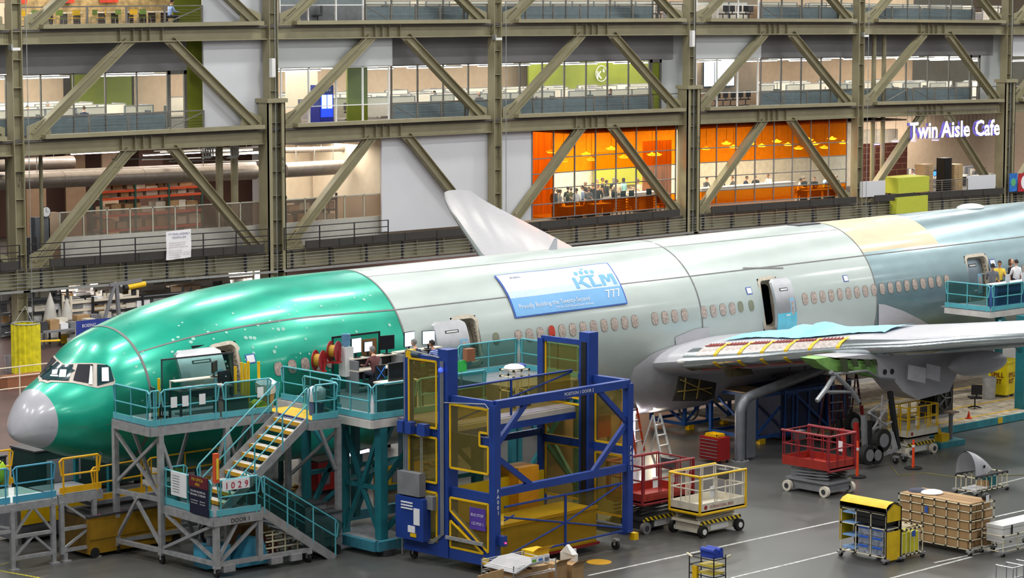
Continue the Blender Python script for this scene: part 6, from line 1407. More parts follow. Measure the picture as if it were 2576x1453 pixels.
# people and details upstairs
for i, (px, T, off, c, lab) in enumerate(((65, 'T2', 6, 'khaki', 'person in a tan shirt among partitions right of the first column'), (112, 'T2', 8, 'grey', 'dark-haired person behind the partitions right of the first column'), (212, 'T2', 3, 'navy', 'person at a desk near the middle of the left office glazing'), (1100, 'T2', 7, 'white', 'person seated among partitions left of the third column'), (1208, 'T2', 4, 'grey', 'long-haired person seated just left of the third column'), (1530, 'T2', 3, 'navy', 'person in dark blue leaning over a desk under the ring sign'), (430, 'T1', 2.4, 'lblue', 'person in a navy vest at a table on the top gallery'))):
    x = PX(px, off); human(lab, (x, YF+off, Z(T, x)), i*1.3, 'sit_desk', cloth[c], None, i % 3, i % 2, long=(i == 4))
for i, px in enumerate((75, 105, 135, 165, 200, 240, 265, 300, 345, 375)):
    x = PX(px, 2); key = 'cchair%d' % (i % 2)
    if key not in cub:
        c = (yel, mat('chair_green', (110, 140, 50), .5))[i % 2]; t = thing('cafe_chair', '', 'chair', (x, YF+2.2, Z('T1', x))); M().bb(-.22, .22, -.2, .2, .44, .47).build('seat', c, t); M().bb(-.2, .2, .2, .23, .6, .88).build('backrest', c, t); mm = M()
        for sx in (-1, 1):
            for sy in (-1, 1): mm.tube([(sx*.2, sy*.18, .44), (sx*.24, sy*.24, 0)], .012, 5)
        mm.build('legs', condt, t); cub[key] = t
    else: t = dup(cub[key], (x, YF+2.2, Z('T1', x)), i*.7)
    t['label'] = ('yellow' if i % 2 == 0 else 'green')+' chair on the top gallery between the first two columns'; t['group'] = 'top gallery chairs'
for px in (120, 190, 285, 355, 410): x = PX(px, 2.6); table(x, YF+2.9, Z('T1', x), 1.0, 'small table on the top gallery between the first two columns', 'top gallery tables', offw, .74)
vm = thing('vending_machine', 'blue lit vending machine behind the brace right of the second column', 'vending machine', (PX(822, 2.4), YF+2.4, Z('T2', PX(822, 2.4)))); h = PZ(822, 214, 2.4)-vm.location[2]
M().bb(-.5, .5, 0, .8, 0, h).build('machine_body', mat('vending_blue', (20, 40, 150), .4), vm); M().bb(-.42, .42, -.03, 0, h*.15, h*.75).build('machine_door', mat('vending_front', (40, 80, 220), .3, emit=(30, 60, 230), estr=1.2), vm)
for i in (0, 1): M().bb(-.36+.4*i, -.04+.4*i, -.05, -.03, h*.38, h*.74).build('product_window', mat('vending_glow', (200, 225, 255), .4, emit=(190, 215, 255), estr=3, var=.4, scale=9), vm)
mm = M(); text(mm, 'Pepsi', (0, -.04, h*.84), (1, 0, 0), (0, 0, 1), .18, center=True); mm.build('machine_lettering', paper, vm)
for i, (px, py) in enumerate(((38, 127), (1250, 101), (2172, 93))):
    x, y, z = on(px, py, -.5); o = thing('security_camera', 'small white security camera on the %s column' % ('first', 'third', 'fifth')[i], 'camera', (x, y, z)); M().bb(-.1, .35, -.07, .07, 0, .14).build('camera_body', white, o); M().bb(-.15, -.05, -.03, .25, .02, .3).build('bracket', condt, o)
for i, (px, py, w) in enumerate(((690, 168, .35), (1742, 95, .35))): x, y, z = on(px, py, -.55); o = thing('wall_box', 'white equipment box on the %s column' % ('second', 'fourth')[i], 'box', (x-.1, y, z-.55)); M().bb(-.12, .12, -.12, .1, 0, 1.0).build('box_body', white, o); M().bb(-.12, .12, -.14, -.12, .05, .95).build('box_lid', white, o)
# ================================================================ ground-floor warehouse behind the facade
rf = mat('dusty_red_floor', (92, 70, 66), .5, var=.12, scale=.6)
m = M().bb(20, 240, 80, 150, ZF, ZF+.012); struct(m, 'floor_rear_zone', rf)
m = M().bb(20, 330, 150, 150.3, ZF, 30); struct(m, 'wall_rear', tanw)
m = M().bb(PX(195, 18), PX(300, 18), YF+18, YF+18.2, ZF, 5); struct(m, 'wall_pink', mat('pink_wall', (214, 186, 172), .8))
for x in (45, 62, 80, 100, 125, 150): arealight(x+10, YF+9, 3.0+.2, 9, 7, 3800, (1, .95, .9), 'warehouse_light')
for i, (px, py, L, lv, lab, cu) in enumerate(((50, 850, 5, (.1, .6, 1.1, 1.6), 'cluttered grey wire shelving beside the yellow hose curtain', dgrey), (180, 850, 4, (.1, .5, .9, 1.3, 1.7), 'cream pipe shelving left of the blue banner', cream), (235, 845, 9, (.1, .6, 1.1, 1.6), 'dark bookcase shelving behind the blue banner', black), (120, 800, 6, (.1, .7, 1.4, 2.0), 'brown shelving with cartons in the rear warehouse', mat('rack_brown', (96, 66, 46), .6)), (300, 790, 9, (.1, .7, 1.3), 'pale shelving of wrapped rolls in the rear warehouse', offw), (0, 850, 4, (.1, .6, 1.1, 1.7, 2.2), 'tall shelving at the far left edge of the warehouse', mgrey), (420, 760, 8, (.1, .7, 1.4, 2.1), 'far shelving above the green fuselage', offw))):
    q = gp(px, py); rack(q[0], q[0]+L, q[1], ZF, lv, lab, cu, cu, grp=lab.split(' beside')[0].split(' behind')[0].split(' in the')[0].split(' left')[0].split(' at')[0].split(' above')[0], seed=40+i*5, deep=.7, bm=(paper, offw, cardb, paper, mgrey))
for i in range(26):
    q = gp(300, 790); x, y = q[0]+rp.uniform(.6, 8.4), q[1]+.35; a = rp.uniform(-.25, .25); L = rp.uniform(.8, 1.8); z = ZF+1.5+(i % 3)*.22
    single(M().cyl((x-L/2*math.cos(a), y-L/2*math.sin(a), z), (x+L/2*math.cos(a), y+L/2*math.sin(a), z), rp.uniform(.08, .2), 10), 'wrapped_roll', paper, 'white wrapped roll piled on the shelving above the green nose', 'roll', 'white wrapped rolls')
q = gp(455, 762); o = thing('industrial_fan', 'round black industrial fan on the shelving above the green fuselage', 'fan', (q[0], q[1], ZF+1.5)); M().torus((0, 0, .55), .5, .05, 'y', 22, 6).build('fan_ring', black, o); mm = M()
for i in range(6): a = PI*i/3; mm.beam((0, 0, .55), (.42*math.cos(a), .02, .55+.42*math.sin(a)), .14, .02)
mm.build('fan_blades', dgrey, o); M().cyl((0, -.08, .55), (0, .08, .55), .1, 12).build('fan_hub', paper, o); M().bb(-.2, .2, -.2, .2, 0, .05).build('fan_foot', black, o)
# yellow hose curtain
q = gp(67, 942); o = thing('hose_curtain', 'yellow vinyl curtain hung on a ring beside the first column', 'curtain', (q[0], q[1], ZF)); m = M(); R = []
w = .62
for i in range(49):
    a = 2*PI*i/48; r = w+.05*math.sin(i*2.1); R.append([(r*math.cos(a), r*math.sin(a), z) for z in (.1, 1.2, 2.3)])
m.grid(R); m.build('curtain_folds', mat('curtain_yellow', (224, 212, 34), .5, var=.15, scale=4), o, smooth=True); M().torus((0, 0, 2.33), w, .03).build('curtain_ring', condt, o); mm = M()
for i in range(4): a = PI*i/2; mm.tube([(w*math.cos(a), w*math.sin(a), 2.33), (0, 0, 3.1)], .012, 5)
mm.build('hanger_wires', condt, o)
# blue banner stand
q = gp(222, 880); o = thing('blue_banner', 'dark blue printed banner with a white aircraft outline behind the nose', 'banner', (q[0], q[1], ZF)); h = zat(220, 805, q[0], q[1])-ZF; m = M(); R = [[(-.7+2.4*i/12, .1*math.sin(i*.26), h*j/2) for j in range(3)] for i in range(13)]; m.grid(R); m.build('banner_cloth', mat('banner_navy', (42, 62, 150), .5, var=.1), o, smooth=True)
M().bb(-.72, -.68, -.02, .02, 0, h).bb(1.7, 1.74, -.02, .02, 0, h).build('banner_poles', condt, o); mm = M(); text(mm, 'BOEING', (-.35, -.03, h-.32), (1, 0, 0), (0, 0, 1), .16); mm.build('banner_lettering', paper, o); mm = M(); mm.poly([(-.4, -.03, h-.9), (.4, -.03, h-1.3), (.35, -.03, h-1.4), (-.4, -.03, h-1.0)], .01, (0, -1, 0)); mm.poly([(-.1, -.03, h-.7), (.05, -.03, h-1.1), (0, -.03, h-1.5), (-.15, -.03, h-1.1)], .01, (0, -1, 0)); mm.build('aircraft_outline', paper, o)
# jib hoist
q = gp(248, 860); jx, jy = q[0], q[1]; o = thing('jib_hoist', 'grey A-frame hoist with a yellow trolley motor behind the nose', 'hoist', (jx, jy, ZF)); hz_ = zat(290, 716, jx+.8, jy)-ZF
M().beam((0, 0, .1), (1.0, 0, hz_), .14).build('sloping_leg', mgrey, o); M().beam((1.3, 0, .1), (1.1, 0, hz_), .16).build('upright_leg', mgrey, o); M().beam((.1, 0, .5), (1.3, 0, .6), .1).build('base_rail', mgrey, o); M().beam((.7, 0, hz_), (2.6, 0, hz_+.1), .12, .16).build('boom', mgrey, o); M().cyl((1.75, 0, hz_-.2), (2.8, 0, hz_-.1), .14, 12).build('yellow_motor', yel, o); M().cyl((1.55, 0, hz_-.22), (1.75, 0, hz_-.2), .15, 12).build('motor_cap', black, o)
for i, (px, py, h, w) in enumerate(((128, 850, 2.3, .5), (152, 845, 1.5, .35), (170, 855, 2.1, .5), (212, 845, 1.9, .45))):
    q = gp(px, py); o = thing('fin_cover', 'pale grey pointed fin cover standing behind the nose, %s from the left' % ordn[i], 'cover', (q[0], q[1], ZF), 0, 'pointed covers'); M().lathe((0, 0, 0), [(.01, 0), (w, 0), (w*.8, h*.35), (w*.4, h*.75), (.02, h)], 14).build('cover_shell', mat('pale_cover', (190, 186, 178), .5), o, smooth=True); M().lathe((0, 0, 0), [(w*1.02, 0), (w*1.04, .08), (w*.98, .09)], 14).build('cover_rim', mgrey, o)
ys_ = mat('sling_yellow', (236, 200, 30), .6)
for i, (px, py) in enumerate(((95, 815), (115, 822), (80, 828), (140, 812), (190, 815))):
    q = gp(px, py); o = thing('yellow_sling', 'bundle of yellow slings on a table left of the nose', 'sling', (q[0], q[1], ZF+.9), i, 'yellow slings'); M().tube([(-.6, 0, .08), (-.2, .15, .15), (.2, -.1, .1), (.7, .1, .1)], .12, 8).build('sling_tube', ys_, o)
for i, (px, py, L) in enumerate(((60, 830, 4.5), (150, 870, 3.5), (110, 880, 3))):
    q = gp(px, py); o = thing('work_table', 'grey work table with parts left of the nose, %s' % ('rear one', 'front right one', 'front left one')[i], 'table', (q[0], q[1], ZF)); M().bb(0, L, 0, 1, .8, .88).build('table_top', mgrey, o)
    for x in (.05, L-.05):
        for y in (.05, .95): M().bb(x-.04, x+.04, y-.04, y+.04, 0, .8).build('leg', dgrey, o)
    boxpile((q[0]+L/2, q[1]+.5, ZF+.88), 5, L-.2, .5, 'small parcel on a work table left of the nose', 'parcels left of the nose', 70+i, (paper, offw, cardb, mgrey, dgrey))
q = gp(30, 1000); o = thing('wire_fence', 'low pale pipe fence on the red floor left of the nose', 'fence', (q[0], q[1], ZF)); mm = M()
for h in (.4, .9, 1.3): mm.tube([(-3, 0, h), (2.2, 0, h)], .025, 6)
for i in range(4): mm.tube([(-3+1.7*i, 0, 0), (-3+1.7*i, 0, 1.35)], .03, 6)
mm.build('fence_pipes', cream, o)
q = gp(50, 975); o = thing('brown_crate', 'long brown crate lying on the red floor left of the nose', 'crate', (q[0], q[1], ZF)); M().bb(-.8, 1.2, -.3, .4, 0, .5).build('crate_body', mat('crate_brown', (150, 96, 66), .7), o); M().bb(-.82, 1.22, -.32, .42, .5, .56).build('crate_lid', mat('crate_brown', 0), o)
q = gp(105, 935); o = thing('yellow_crane_arm', 'yellow pipe barrier with a black bent arm left of the cockpit', 'barrier', (q[0], q[1], ZF)); M().tube([(-.2, 0, 0), (-.2, 0, 1.3), (0, 0, 1.4), (1.0, 0, 1.35)], .05, 8).build('yellow_pipe', yel, o); M().tube([(-.35, 0, .3), (-.4, 0, 1.5), (-.3, 0, 1.8), (.1, 0, 1.85)], .05, 8).build('black_arm', black, o)
q = gp(28, 935); trashbin((q[0], q[1], ZF), 'steel bin beside the yellow curtain', alum, bag=False)
for i in range(30):
    px = rp.uniform(-10, 700); off = rp.uniform(2, 10); y = YF+off; x = PX(px, off); s = rp.uniform(.3, .9); h = rp.uniform(.3, 1.6)
    o = thing('storage_crate', 'crate on the warehouse floor behind the facade columns', 'crate', (x, y, ZF), rp.uniform(-.2, .2), 'warehouse floor crates'); M().bb(-s, s, -.4, .4, 0, h).build('crate_body', rp.choice((cardb, offw, mgrey, tanw, paper)), o); M().bb(-s-.02, s+.02, -.42, .42, h, h+.04).build('crate_lid', rp.choice((cardb, offw)), o)
# strip of the floor below seen over the green crown
for i in range(16):
    px = 720+i*30; x = PX(px, 6+(i % 3)*2); q = (x, YF+6+(i % 3)*2)
    pendant_ = thing('bay_lamp', 'bright lamp in the ground floor bay seen over the fuselage crown', 'lamp', (q[0], q[1], 2.9+.15), 0, 'ground bay lamps'); M().bb(-.5, .5, -.1, .1, 0, .08).build('lamp_diffuser', lampm, pendant_); M().bb(-.52, .52, -.12, .12, .08, .14).build('lamp_housing', white, pendant_); M().bb(-.02, .02, -.02, .02, .14, Z('T3', q[0])-3.2).build('drop_rod', condt, pendant_)
# ================================================================ things on the hangar floor
def G3(px, py, z=None): q = gp(px, py, z); return (float(q[0]), float(q[1]), ZF if z is None else z)
# ---- painted floor lines
def fline(p, q, w, nm, m=None, z=.006):
    a, b = Vector(G3(*p)), Vector(G3(*q)); a.z = b.z = ZF+z/2; mm = M().beam(a, b, w, z); o = struct(mm, nm, m or mat('floor_line_white', (196, 196, 192), .6, var=.25, scale=6)); return o
for i, (p, q) in enumerate((((1480, 1447), (2110, 1310)), ((2240, 1285), (2290, 1276)), ((2335, 1262), (2700, 1170)), ((1840, 1453), (2350, 1330)), ((2180, 1470), (2445, 1400)), ((2500, 1300), (2700, 1256)), ((2240, 1294), (2275, 1302)), ((2350, 1415), (2700, 1340)))): fline(p, q, .10, 'trim_%d' % (i+1))
yb = mat('yellow_black_tape', (200, 190, 60), .6, var=.5, scale=12)
fline((0, 1435), (100, 1453), .09, 'trim_9', yb); fline((0, 1420), (60, 1405), .05, 'trim_10', yb)
q = G3(1507, 1413); o = M().cyl((q[0], q[1], ZF), (q[0], q[1], ZF+.008), .38, 28); struct(o, 'trim_11', mat('yellow_floor_disc', (214, 160, 30), .6)); 
# ---- scissor lifts
hz = mat('hazard_stripe', (210, 180, 30), .5); nt = hz.node_tree; wv = nt.nodes.new('ShaderNodeTexWave'); wv.bands_direction = 'DIAGONAL'; wv.inputs['Scale'].default_value = 3.2; tc = nt.nodes.new('ShaderNodeTexCoord'); nt.links.new(tc.outputs['Object'], wv.inputs['Vector']); cr = nt.nodes.new('ShaderNodeValToRGB'); cr.color_ramp.interpolation = 'CONSTANT'; cr.color_ramp.elements[0].color = lin((24, 24, 24)); cr.color_ramp.elements[1].position = .5; cr.color_ramp.elements[1].color = lin((222, 190, 30)); nt.links.new(wv.outputs['Fac'], cr.inputs[0]); nt.links.new(cr.outputs[0], nt.nodes['Principled BSDF'].inputs['Base Color'])
ivory = mat('ivory_paint', (216, 210, 194), .5, var=.08); lred = mat('lift_red', (158, 44, 34), .45, var=.1); lmar = mat('lift_maroon', (140, 34, 42), .45)
def scissor(loc, rz, L, Wd, lab, cb, cr_, chassis, pad=None, wheelc=rubber, H=1.93, zp=.78, text_=None, ext=.0):
    t = thing('scissor_lift', lab, 'scissor lift', loc, rz)
    M().bb(.1, L-.1, .12, Wd-.12, .12, .42).build('chassis', chassis, t); M().bb(.02, L-.02, .02, Wd-.02, .42, .50).build('chassis_deck', chassis, t)
    M().bb(.06, L-.06, -.005, .02, .40, .52).build('hazard_strip', hz, t)
    for x in (.15, L-.15):
        for y in (.0, Wd): 
            w = M().cyl((x, y-.07, .19), (x, y+.07, .19), .19, 20).build('wheel', wheelc, t); M().cyl((x, y-.09, .19), (x, y+.09, .19), .09, 12).build('wheel_hub', white if wheelc is rubber else dgrey, w)
    n = 4
    for i in range(n):
        z0, z1 = .50+i*(zp-.5)/n, .50+(i+1)*(zp-.5)/n; mm = M()
        for y in (.18, Wd-.18): mm.beam((.12, y, z0), (L-.2, y, z1), .05, .05); mm.beam((.12, y+.06, z1), (L-.2, y+.06, z0), .05, .05)
        mm.build('scissor_arms', chassis if chassis is not ivory else mat('arm_ivory', (196, 190, 176), .5), t)
    M().bb(-ext, L+.1, -.02, Wd+.02, zp, zp+.06).build('platform_floor', cb, t)
    mm = M(); 
    for y in (-.02, Wd): mm.bb(-ext, L+.1, y, y+.03, zp, zp+.30)
    for x in (-ext, L+.08): mm.bb(x, x+.03, 0, Wd, zp, zp+.30)
    mm.build('platform_sides', cb, t)
    x0, x1 = -ext, L+.1; mm = M()
    for h in (zp+.72, H): mm.tube([(x0, 0, h), (x1, 0, h), (x1, Wd, h), (x0, Wd, h)], .025, 6, closed=True)
    for x in np.linspace(x0, x1, 4):
        for y in (0, Wd): mm.tube([(x, y, zp+.1), (x, y, H)], .022, 6); mm.tube([(x+.09 if x < x1 else x-.09, y, zp+.1), (x+.09 if x < x1 else x-.09, y, H)], .018, 6)
    for y in (Wd*.35, Wd*.65): mm.tube([(x0, y, zp+.1), (x0, y, H)], .022, 6); mm.tube([(x1, y, zp+.1), (x1, y, H)], .022, 6)
    mm.build('guard_rails', cr_, t)
    M().bb(x1-.35, x1-.1, Wd*.4, Wd*.7, H-.35, H-.05).build('control_box', dgrey, t); M().bb(x0+.5, x0+.72, .01, .03, zp+.45, zp+.8).build('paper_tag', paper, t)
    if pad:
        mm = M(); zb = zp-.03; r = .045
        mm.tube([(x0-.03, Wd+.03, zb), (x0-.03, -.03, zb), (x1+.03, -.03, zb)], r, 8); mm.tube([(x0-.03, -.03, zb), (x0-.03, -.03, H+.02), (x1+.03, -.03, H+.02), (x1+.03, -.03, zb)], r, 8); mm.tube([(x0-.03, -.03, H+.02), (x0-.03, Wd+.03, H+.02), (x0-.03, Wd+.03, zb)], r, 8); mm.tube([(x0-.03, Wd+.03, H+.02), (x1+.03, Wd+.03, H+.02)], r, 8)
        mm.build('foam_padding', pad, t)
    if text_:
        mm = M(); text(mm, text_, (L*.5, -.03, zp+.12), (1, 0, 0), (0, 0, 1), .1, width=L*.55, center=True); mm.build('lettering', mat('letter_red', (150, 40, 40), .5), t)
    M().cyl((.25, -.028, zp+.17), (.25, -.02, zp+.17), .07, 14).build('round_decal', mat('letter_red', 0), t)
    M().bb(L*.3, L*.72, -.03+.11, .12, .16, .38).build('data_plate', white, t); 
    return t
P = G3(1768, 1352); scissor((P[0]-.15, P[1], ZF), 0, 1.98, 1.25, 'white scissor lift with yellow padded rails in the foreground', ivory, ivory, ivory, yel, text_='INTERNATIONAL BIRDS')
P = G3(1690, 1335); scissor((P[0]-1.1, P[1]+.25, ZF), 0, 2.2, 1.5, 'red scissor lift on a dark base behind the white one', lred, lmar, dgrey, lmar, mgrey, H=2.15, zp=.98)
P = G3(2083, 1252); scissor((P[0]+.0, P[1]-.05, ZF), PI/2, 1.95, 1.35, '', lred, lmar, mgrey, lmar, offw, H=2.08, zp=.92)['label'] = 'red scissor lift on a grey base standing alone in the aisle'
tt = [o for o in COL.objects if o.get('label') == 'red scissor lift on a grey base standing alone in the aisle'][0]; tt.location = (P[0]+1.35, P[1], ZF)
P = G3(2290, 1150); scissor((P[0]-.2, P[1], ZF), 0, 1.7, .9, 'white and yellow scissor lift by the aft stands', ivory, yel, ivory, None, offw, H=1.85, zp=.7)
P = G3(1600, 1310); o = thing('orange_barrier', 'low orange slatted barrier beside the dark lift base', 'barrier', (P[0]-.4, P[1], ZF)); mm = M()
for i in range(4): mm.beam((0, 0, .15+.09*i), (1.35, -.25, .12+.09*i), .02, .04)
mm.build('orange_slats', mat('barrier_orange', (214, 82, 44), .5), o); M().beam((1.35, -.25, 0), (1.35, -.25, .5), .05).build('end_post', red, o); M().tube([(0, 0, .5), (1.35, -.25, .48)], .03, 6).build('white_top_tube', white, o)
# ---- pipe-frame carts
pipe = mat('cream_pipe', (232, 222, 190), .4); jnt = black
def pipecart(t, x0, x1, y0, y1, zs, nx, ny, H, joints=True, z0=.14):
    mm = M(); jj = M(); xs = np.linspace(x0, x1, nx+1); ys = np.linspace(y0, y1, ny+1)
    for x in xs:
        for y in (y0, y1): mm.tube([(x, y, z0), (x, y, H)], .017, 6)
    for y in ys[1:-1]:
        for x in (x0, x1): mm.tube([(x, y, z0), (x, y, H)], .017, 6)
    for z in zs:
        for y in (y0, y1): mm.tube([(x0, y, z), (x1, y, z)], .017, 6)
        for x in (x0, x1): mm.tube([(x, y0, z), (x, y1, z)], .017, 6)
        for x in xs: jj.box((x, y0, z), (.055, .055, .06)); jj.box((x, y1, z), (.055, .055, .06))
        for y in ys[1:-1]: jj.box((x0, y, z), (.055, .055, .06)); jj.box((x1, y, z), (.055, .055, .06))
    mm.build('pipe_frame', pipe, t); jj.build('pipe_joints', jnt, t)
    for x, y in ((x0, y0), (x1, y0), (x0, y1), (x1, y1)): caster(t, x, y, .055)
P = G3(2227, 1420); t = thing('covered_cart', 'pipe cart under a yellow cover holding clear bins', 'cart', P); Wx, Wy, H = .62, 1.72, 1.78
pipecart(t, 0, Wx, 0, Wy, (.2, 1.05, 1.5), 1, 3, 1.72); cov = mat('cover_yellow', (236, 196, 18), .55, var=.1, scale=3); m = M(); pr_ = [(-.04, 1.55), (-.04, 1.70), (.08, 1.80), (.32, 1.86), (.55, 1.80), (Wx+.04, 1.68), (Wx+.04, .2)]
m.grid([[(x, y, z) for x, z in pr_] for y in np.linspace(-.03, Wy+.03, 6)]); m.grid([[(x, y, z+.012) for x, z in pr_] for y in np.linspace(-.03, Wy+.03, 6)], flip=True); m.build('cover_top', cov, t, smooth=True)
m = M(); m.poly([(-.03, -.04, 1.62), (-.03, -.04, 1.28), (Wx+.03, -.04, 1.28), (Wx+.03, -.04, 1.7), (.3, -.04, 1.83)], .012, (0, 1, 0)); m.build('side_flap', cov, t); m = M(); m.poly([(-.03, -.04, .1), (Wx+.03, -.04, .1), (Wx+.03, -.04, .98), (-.03, -.04, .98)], .012, (0, 1, 0)); m.build('lower_side_flap', cov, t)
m = M(); m.tube([(-.04, -.05, .08), (-.04, -.05, 1.62), (.3, -.05, 1.85), (Wx+.04, -.05, 1.7), (Wx+.04, -.05, .08)], .018, 6); m.tube([(-.05, -.04, 1.56), (-.05, Wy+.03, 1.56)], .014, 6); m.build('black_binding', black, t)
m = M(); m.poly([(-.03, Wy+.03, .5), (Wx, Wy+.03, .5), (Wx, Wy+.03, 1.6), (-.03, Wy+.03, 1.6)], .012, (0, 1, 0)); m.build('rear_flap', cov, t)
lb_ = mat('light_blue_shelf', (132, 172, 222), .6)
for z in (.28, .66, 1.04, 1.36): M().bb(.02, Wx-.02, 1.18, Wy-.04, z, z+.05).build('blue_shelf', lb_, t)
for z in (1.16, 1.34): M().bb(.0, Wx-.05, .06, 1.12, z, z+.16).build('black_tray', black, t)
clearb = mat('clear_bin', (170, 178, 196), .2, alpha=.55, var=.3, scale=8)
for z, h in ((.24, .26), (.52, .26), (.8, .26)):
    for y in (.12, .64): b_ = M().bb(.03, Wx-.08, y, y+.44, z, z+h).build('clear_bin', clearb, t); M().bb(.02, .03, y+.05, y+.4, z+h-.08, z+h-.02).build('blue_lid', mat('lid_blue', (40, 100, 210), .5), b_)
P = G3(2268, 1412); t = thing('tote_cart', 'low pipe cart with yellow cloth totes beside the covered cart', 'cart', P); pipecart(t, 0, 1.0, 0, .85, (.16, .95), 5, 4, .95)
for x in (.06, .54): M().bb(x, x+.4, .1, .75, .2, .80).build('yellow_tote', mat('tote_yellow', (226, 220, 40), .6, var=.08), t)
M().bb(.1, .8, .2, .65, .96, .97).build('tan_board', tanw, t); mm = M()
for i in range(7): mm.tube([(.0+.02*i, .05+.12*i, 1.0), (.55+.02*i, .08+.12*i, 1.03)], .017, 6)
mm.build('loose_pipes', pipe, t); M().bb(.45, .62, -.03, -.015, .7, .88).build('blue_card', btape, t)
P = G3(2440, 1398); t = thing('carton_cart', 'large pipe rack cart filled with long brown cartons', 'cart', P); Wx, Wy, H = 1.15, 2.75, 1.55; zs = (.18, .47, .76, 1.05, 1.34, 1.55); pipecart(t, 0, Wx, 0, Wy, zs, 2, 6, 1.55)
rc = random.Random(2)
for z in zs[:-1]:
    for j in range(3): y0 = .03; x = .03+j*.375; M().bb(x, x+.34, .02+rc.uniform(0, .12), Wy-.04, z+.02, z+.25).build('long_carton', mat('carton_%d' % (j % 2), ((172, 138, 96), (158, 124, 84))[j % 2], .8, var=.06), t)
M().bb(-.02, -.01, 1.62, 1.74, 1.1, 1.3).build('blue_card', btape, t)
q = (P[0]+.55, P[1]+1.9, ZF+1.60); o = thing('folded_cloth', 'white and dark cloths heaped on the long carton cart', 'cloth', q); m = M(); m.sph((0, 0, .02), .42, 6, 12, (.9, .8, .22)); m.build('white_cloth', paper, o, smooth=True); m = M(); m.sph((.0, .55, .0), .4, 6, 12, (.8, .8, .2)); m.build('dark_cloth', mat('dark_cloth', (70, 72, 90), .9), o, smooth=True)
o = thing('black_bag', 'black bag with a white card on the carton cart corner', 'bag', (P[0]+.95, P[1]+.15, ZF+1.57)); M().sph((0, 0, .12), .16, 6, 10, (1, .9, .8)).build('bag_body', black, o, smooth=True); M().bb(-.2, -.05, -.16, -.15, 0, .2).build('white_card', paper, o)
P = G3(2455, 1248); t = thing('cowl_cart', 'pipe cart padded with dark foam rails carrying the grey cowl', 'cart', P); Wx, Wy = 1.75, .85; pipecart(t, 0, Wx, 0, Wy, (.14, .62), 6, 2, .62); M().tube([(0, 0, .66), (Wx, 0, .66)], .04, 8).tube([(0, Wy, .66), (Wx, Wy, .66)], .04, 8).build('foam_rail', dgrey, t); M().bb(.1, .8, .1, .7, .16, .2).build('white_shelf', paper, t)
o = thing('teal_bin', 'teal bin and tan box on the shelf of the cowl cart', 'box', (P[0]+1.2, P[1]+.45, ZF+.17)); M().bb(-.1, .35, -.2, .2, 0, .32).build('bin_body', teal, o); M().bb(-.4, -.12, -.2, .1, 0, .2).build('tan_box', cardb, o)
o = thing('engine_cowl', 'grey half-cone cowl fairing resting on the pipe cart', 'cowl', (P[0], P[1], ZF+.70)); R = []
for i in range(15):
    f = i/14; x = -.05+f*1.5; r = .42*(1-f**1.8)+.01; hh_ = .80*(1-f**1.5)+.01; R.append([(x, .42+r*math.cos(a), hh_*max(0, math.sin(a))**.8) for a in np.linspace(0, PI, 17)])
m = M(); m.grid(R); m.grid([[(x+.01, .42+(y-.42)*.95, z*.96) for x, y, z in r] for r in R], flip=True); m.build('cowl_shell', fair, o, smooth=True); M().bb(.42, .50, -.0, .03, .22, .32).build('vent_hole', black, o)
P = G3(2523, 1400); t = thing('case_cart', 'low pipe cart carrying a long white case at the right edge', 'cart', P); pipecart(t, 0, 2.2, 0, .8, (.14, .62), 3, 1, .66); o = thing('white_case', 'long white lidded case on the pipe cart at the right edge', 'case', (P[0]+.1, P[1]+.1, ZF+.40)); M().bb(0, 2.0, 0, .6, 0, .42).build('case_body', white, o); M().bb(-.02, 2.02, -.02, .62, .42, .52).build('case_lid', white, o)
for x in (.4, 1.2): M().bb(x, x+.06, -.04, -.02, .2, .5).build('black_latch', black, o)
P = G3(2548, 1475); t = thing('steel_rack', 'low steel tube rack at the lower right corner', 'rack', P); mm = M()
for x in (0, .5, 1.0, 1.5): mm.tube([(x, 0, 0), (x, 0, .55), (x, .6, .55), (x, .6, 0)], .02, 6)
for z in (.25, .55): mm.tube([(0, 0, z), (1.5, 0, z)], .02, 6)
mm.build('tube_frame', alum, t)
P = G3(1795, 1492); t = thing('tool_trolley', 'black pipe trolley with yellow trays and a blue bag', 'trolley', P); mm = M(); Wx, Wy = .5, .95
for x in (0, Wx):
    for y in (0, Wy): mm.tube([(x, y, .1), (x, y, 1.05)], .018, 6)
for z in (.15, .45, .7, .95):
    mm.tube([(0, 0, z), (Wx, 0, z), (Wx, Wy, z), (0, Wy, z)], .015, 6, closed=True)
mm.build('black_frame', black, t); mm = M().tube([(0, Wy, 1.0), (-.15, Wy-.05, 1.05), (-.2, Wy-.3, 1.0)], .03, 6).tube([(Wx, 0, .98), (Wx+.15, -.05, 1.02)], .03, 6); mm.build('cream_handles', pipe, t)
for z in (.72, .5): M().bb(.02, Wx, .05, .6, z, z+.06).build('yellow_tray', mat('tray_yellow', (206, 184, 60), .5), t)
M().bb(-.05, .05, .62, .8, .15, .7).build('yellow_strip', yel, t)
for x, y in ((0, 0), (Wx, 0), (0, Wy), (Wx, Wy)): caster(t, x, y, .045)
o = thing('blue_tool_bag', 'royal blue tool bag on the black trolley', 'bag', (P[0]+.25, P[1]+.3, ZF+.98)); M().bb(-.2, .2, -.25, .25, 0, .16).build('bag_base', mat('bag_blue', (34, 64, 170), .6), o); M().tube([(-.14, -.26, .2), (-.14, .26, .2)], .09, 10).tube([(.1, -.26, .2), (.1, .26, .2)], .09, 10).build('bag_roll', mat('bag_blue', 0), o, smooth=True)
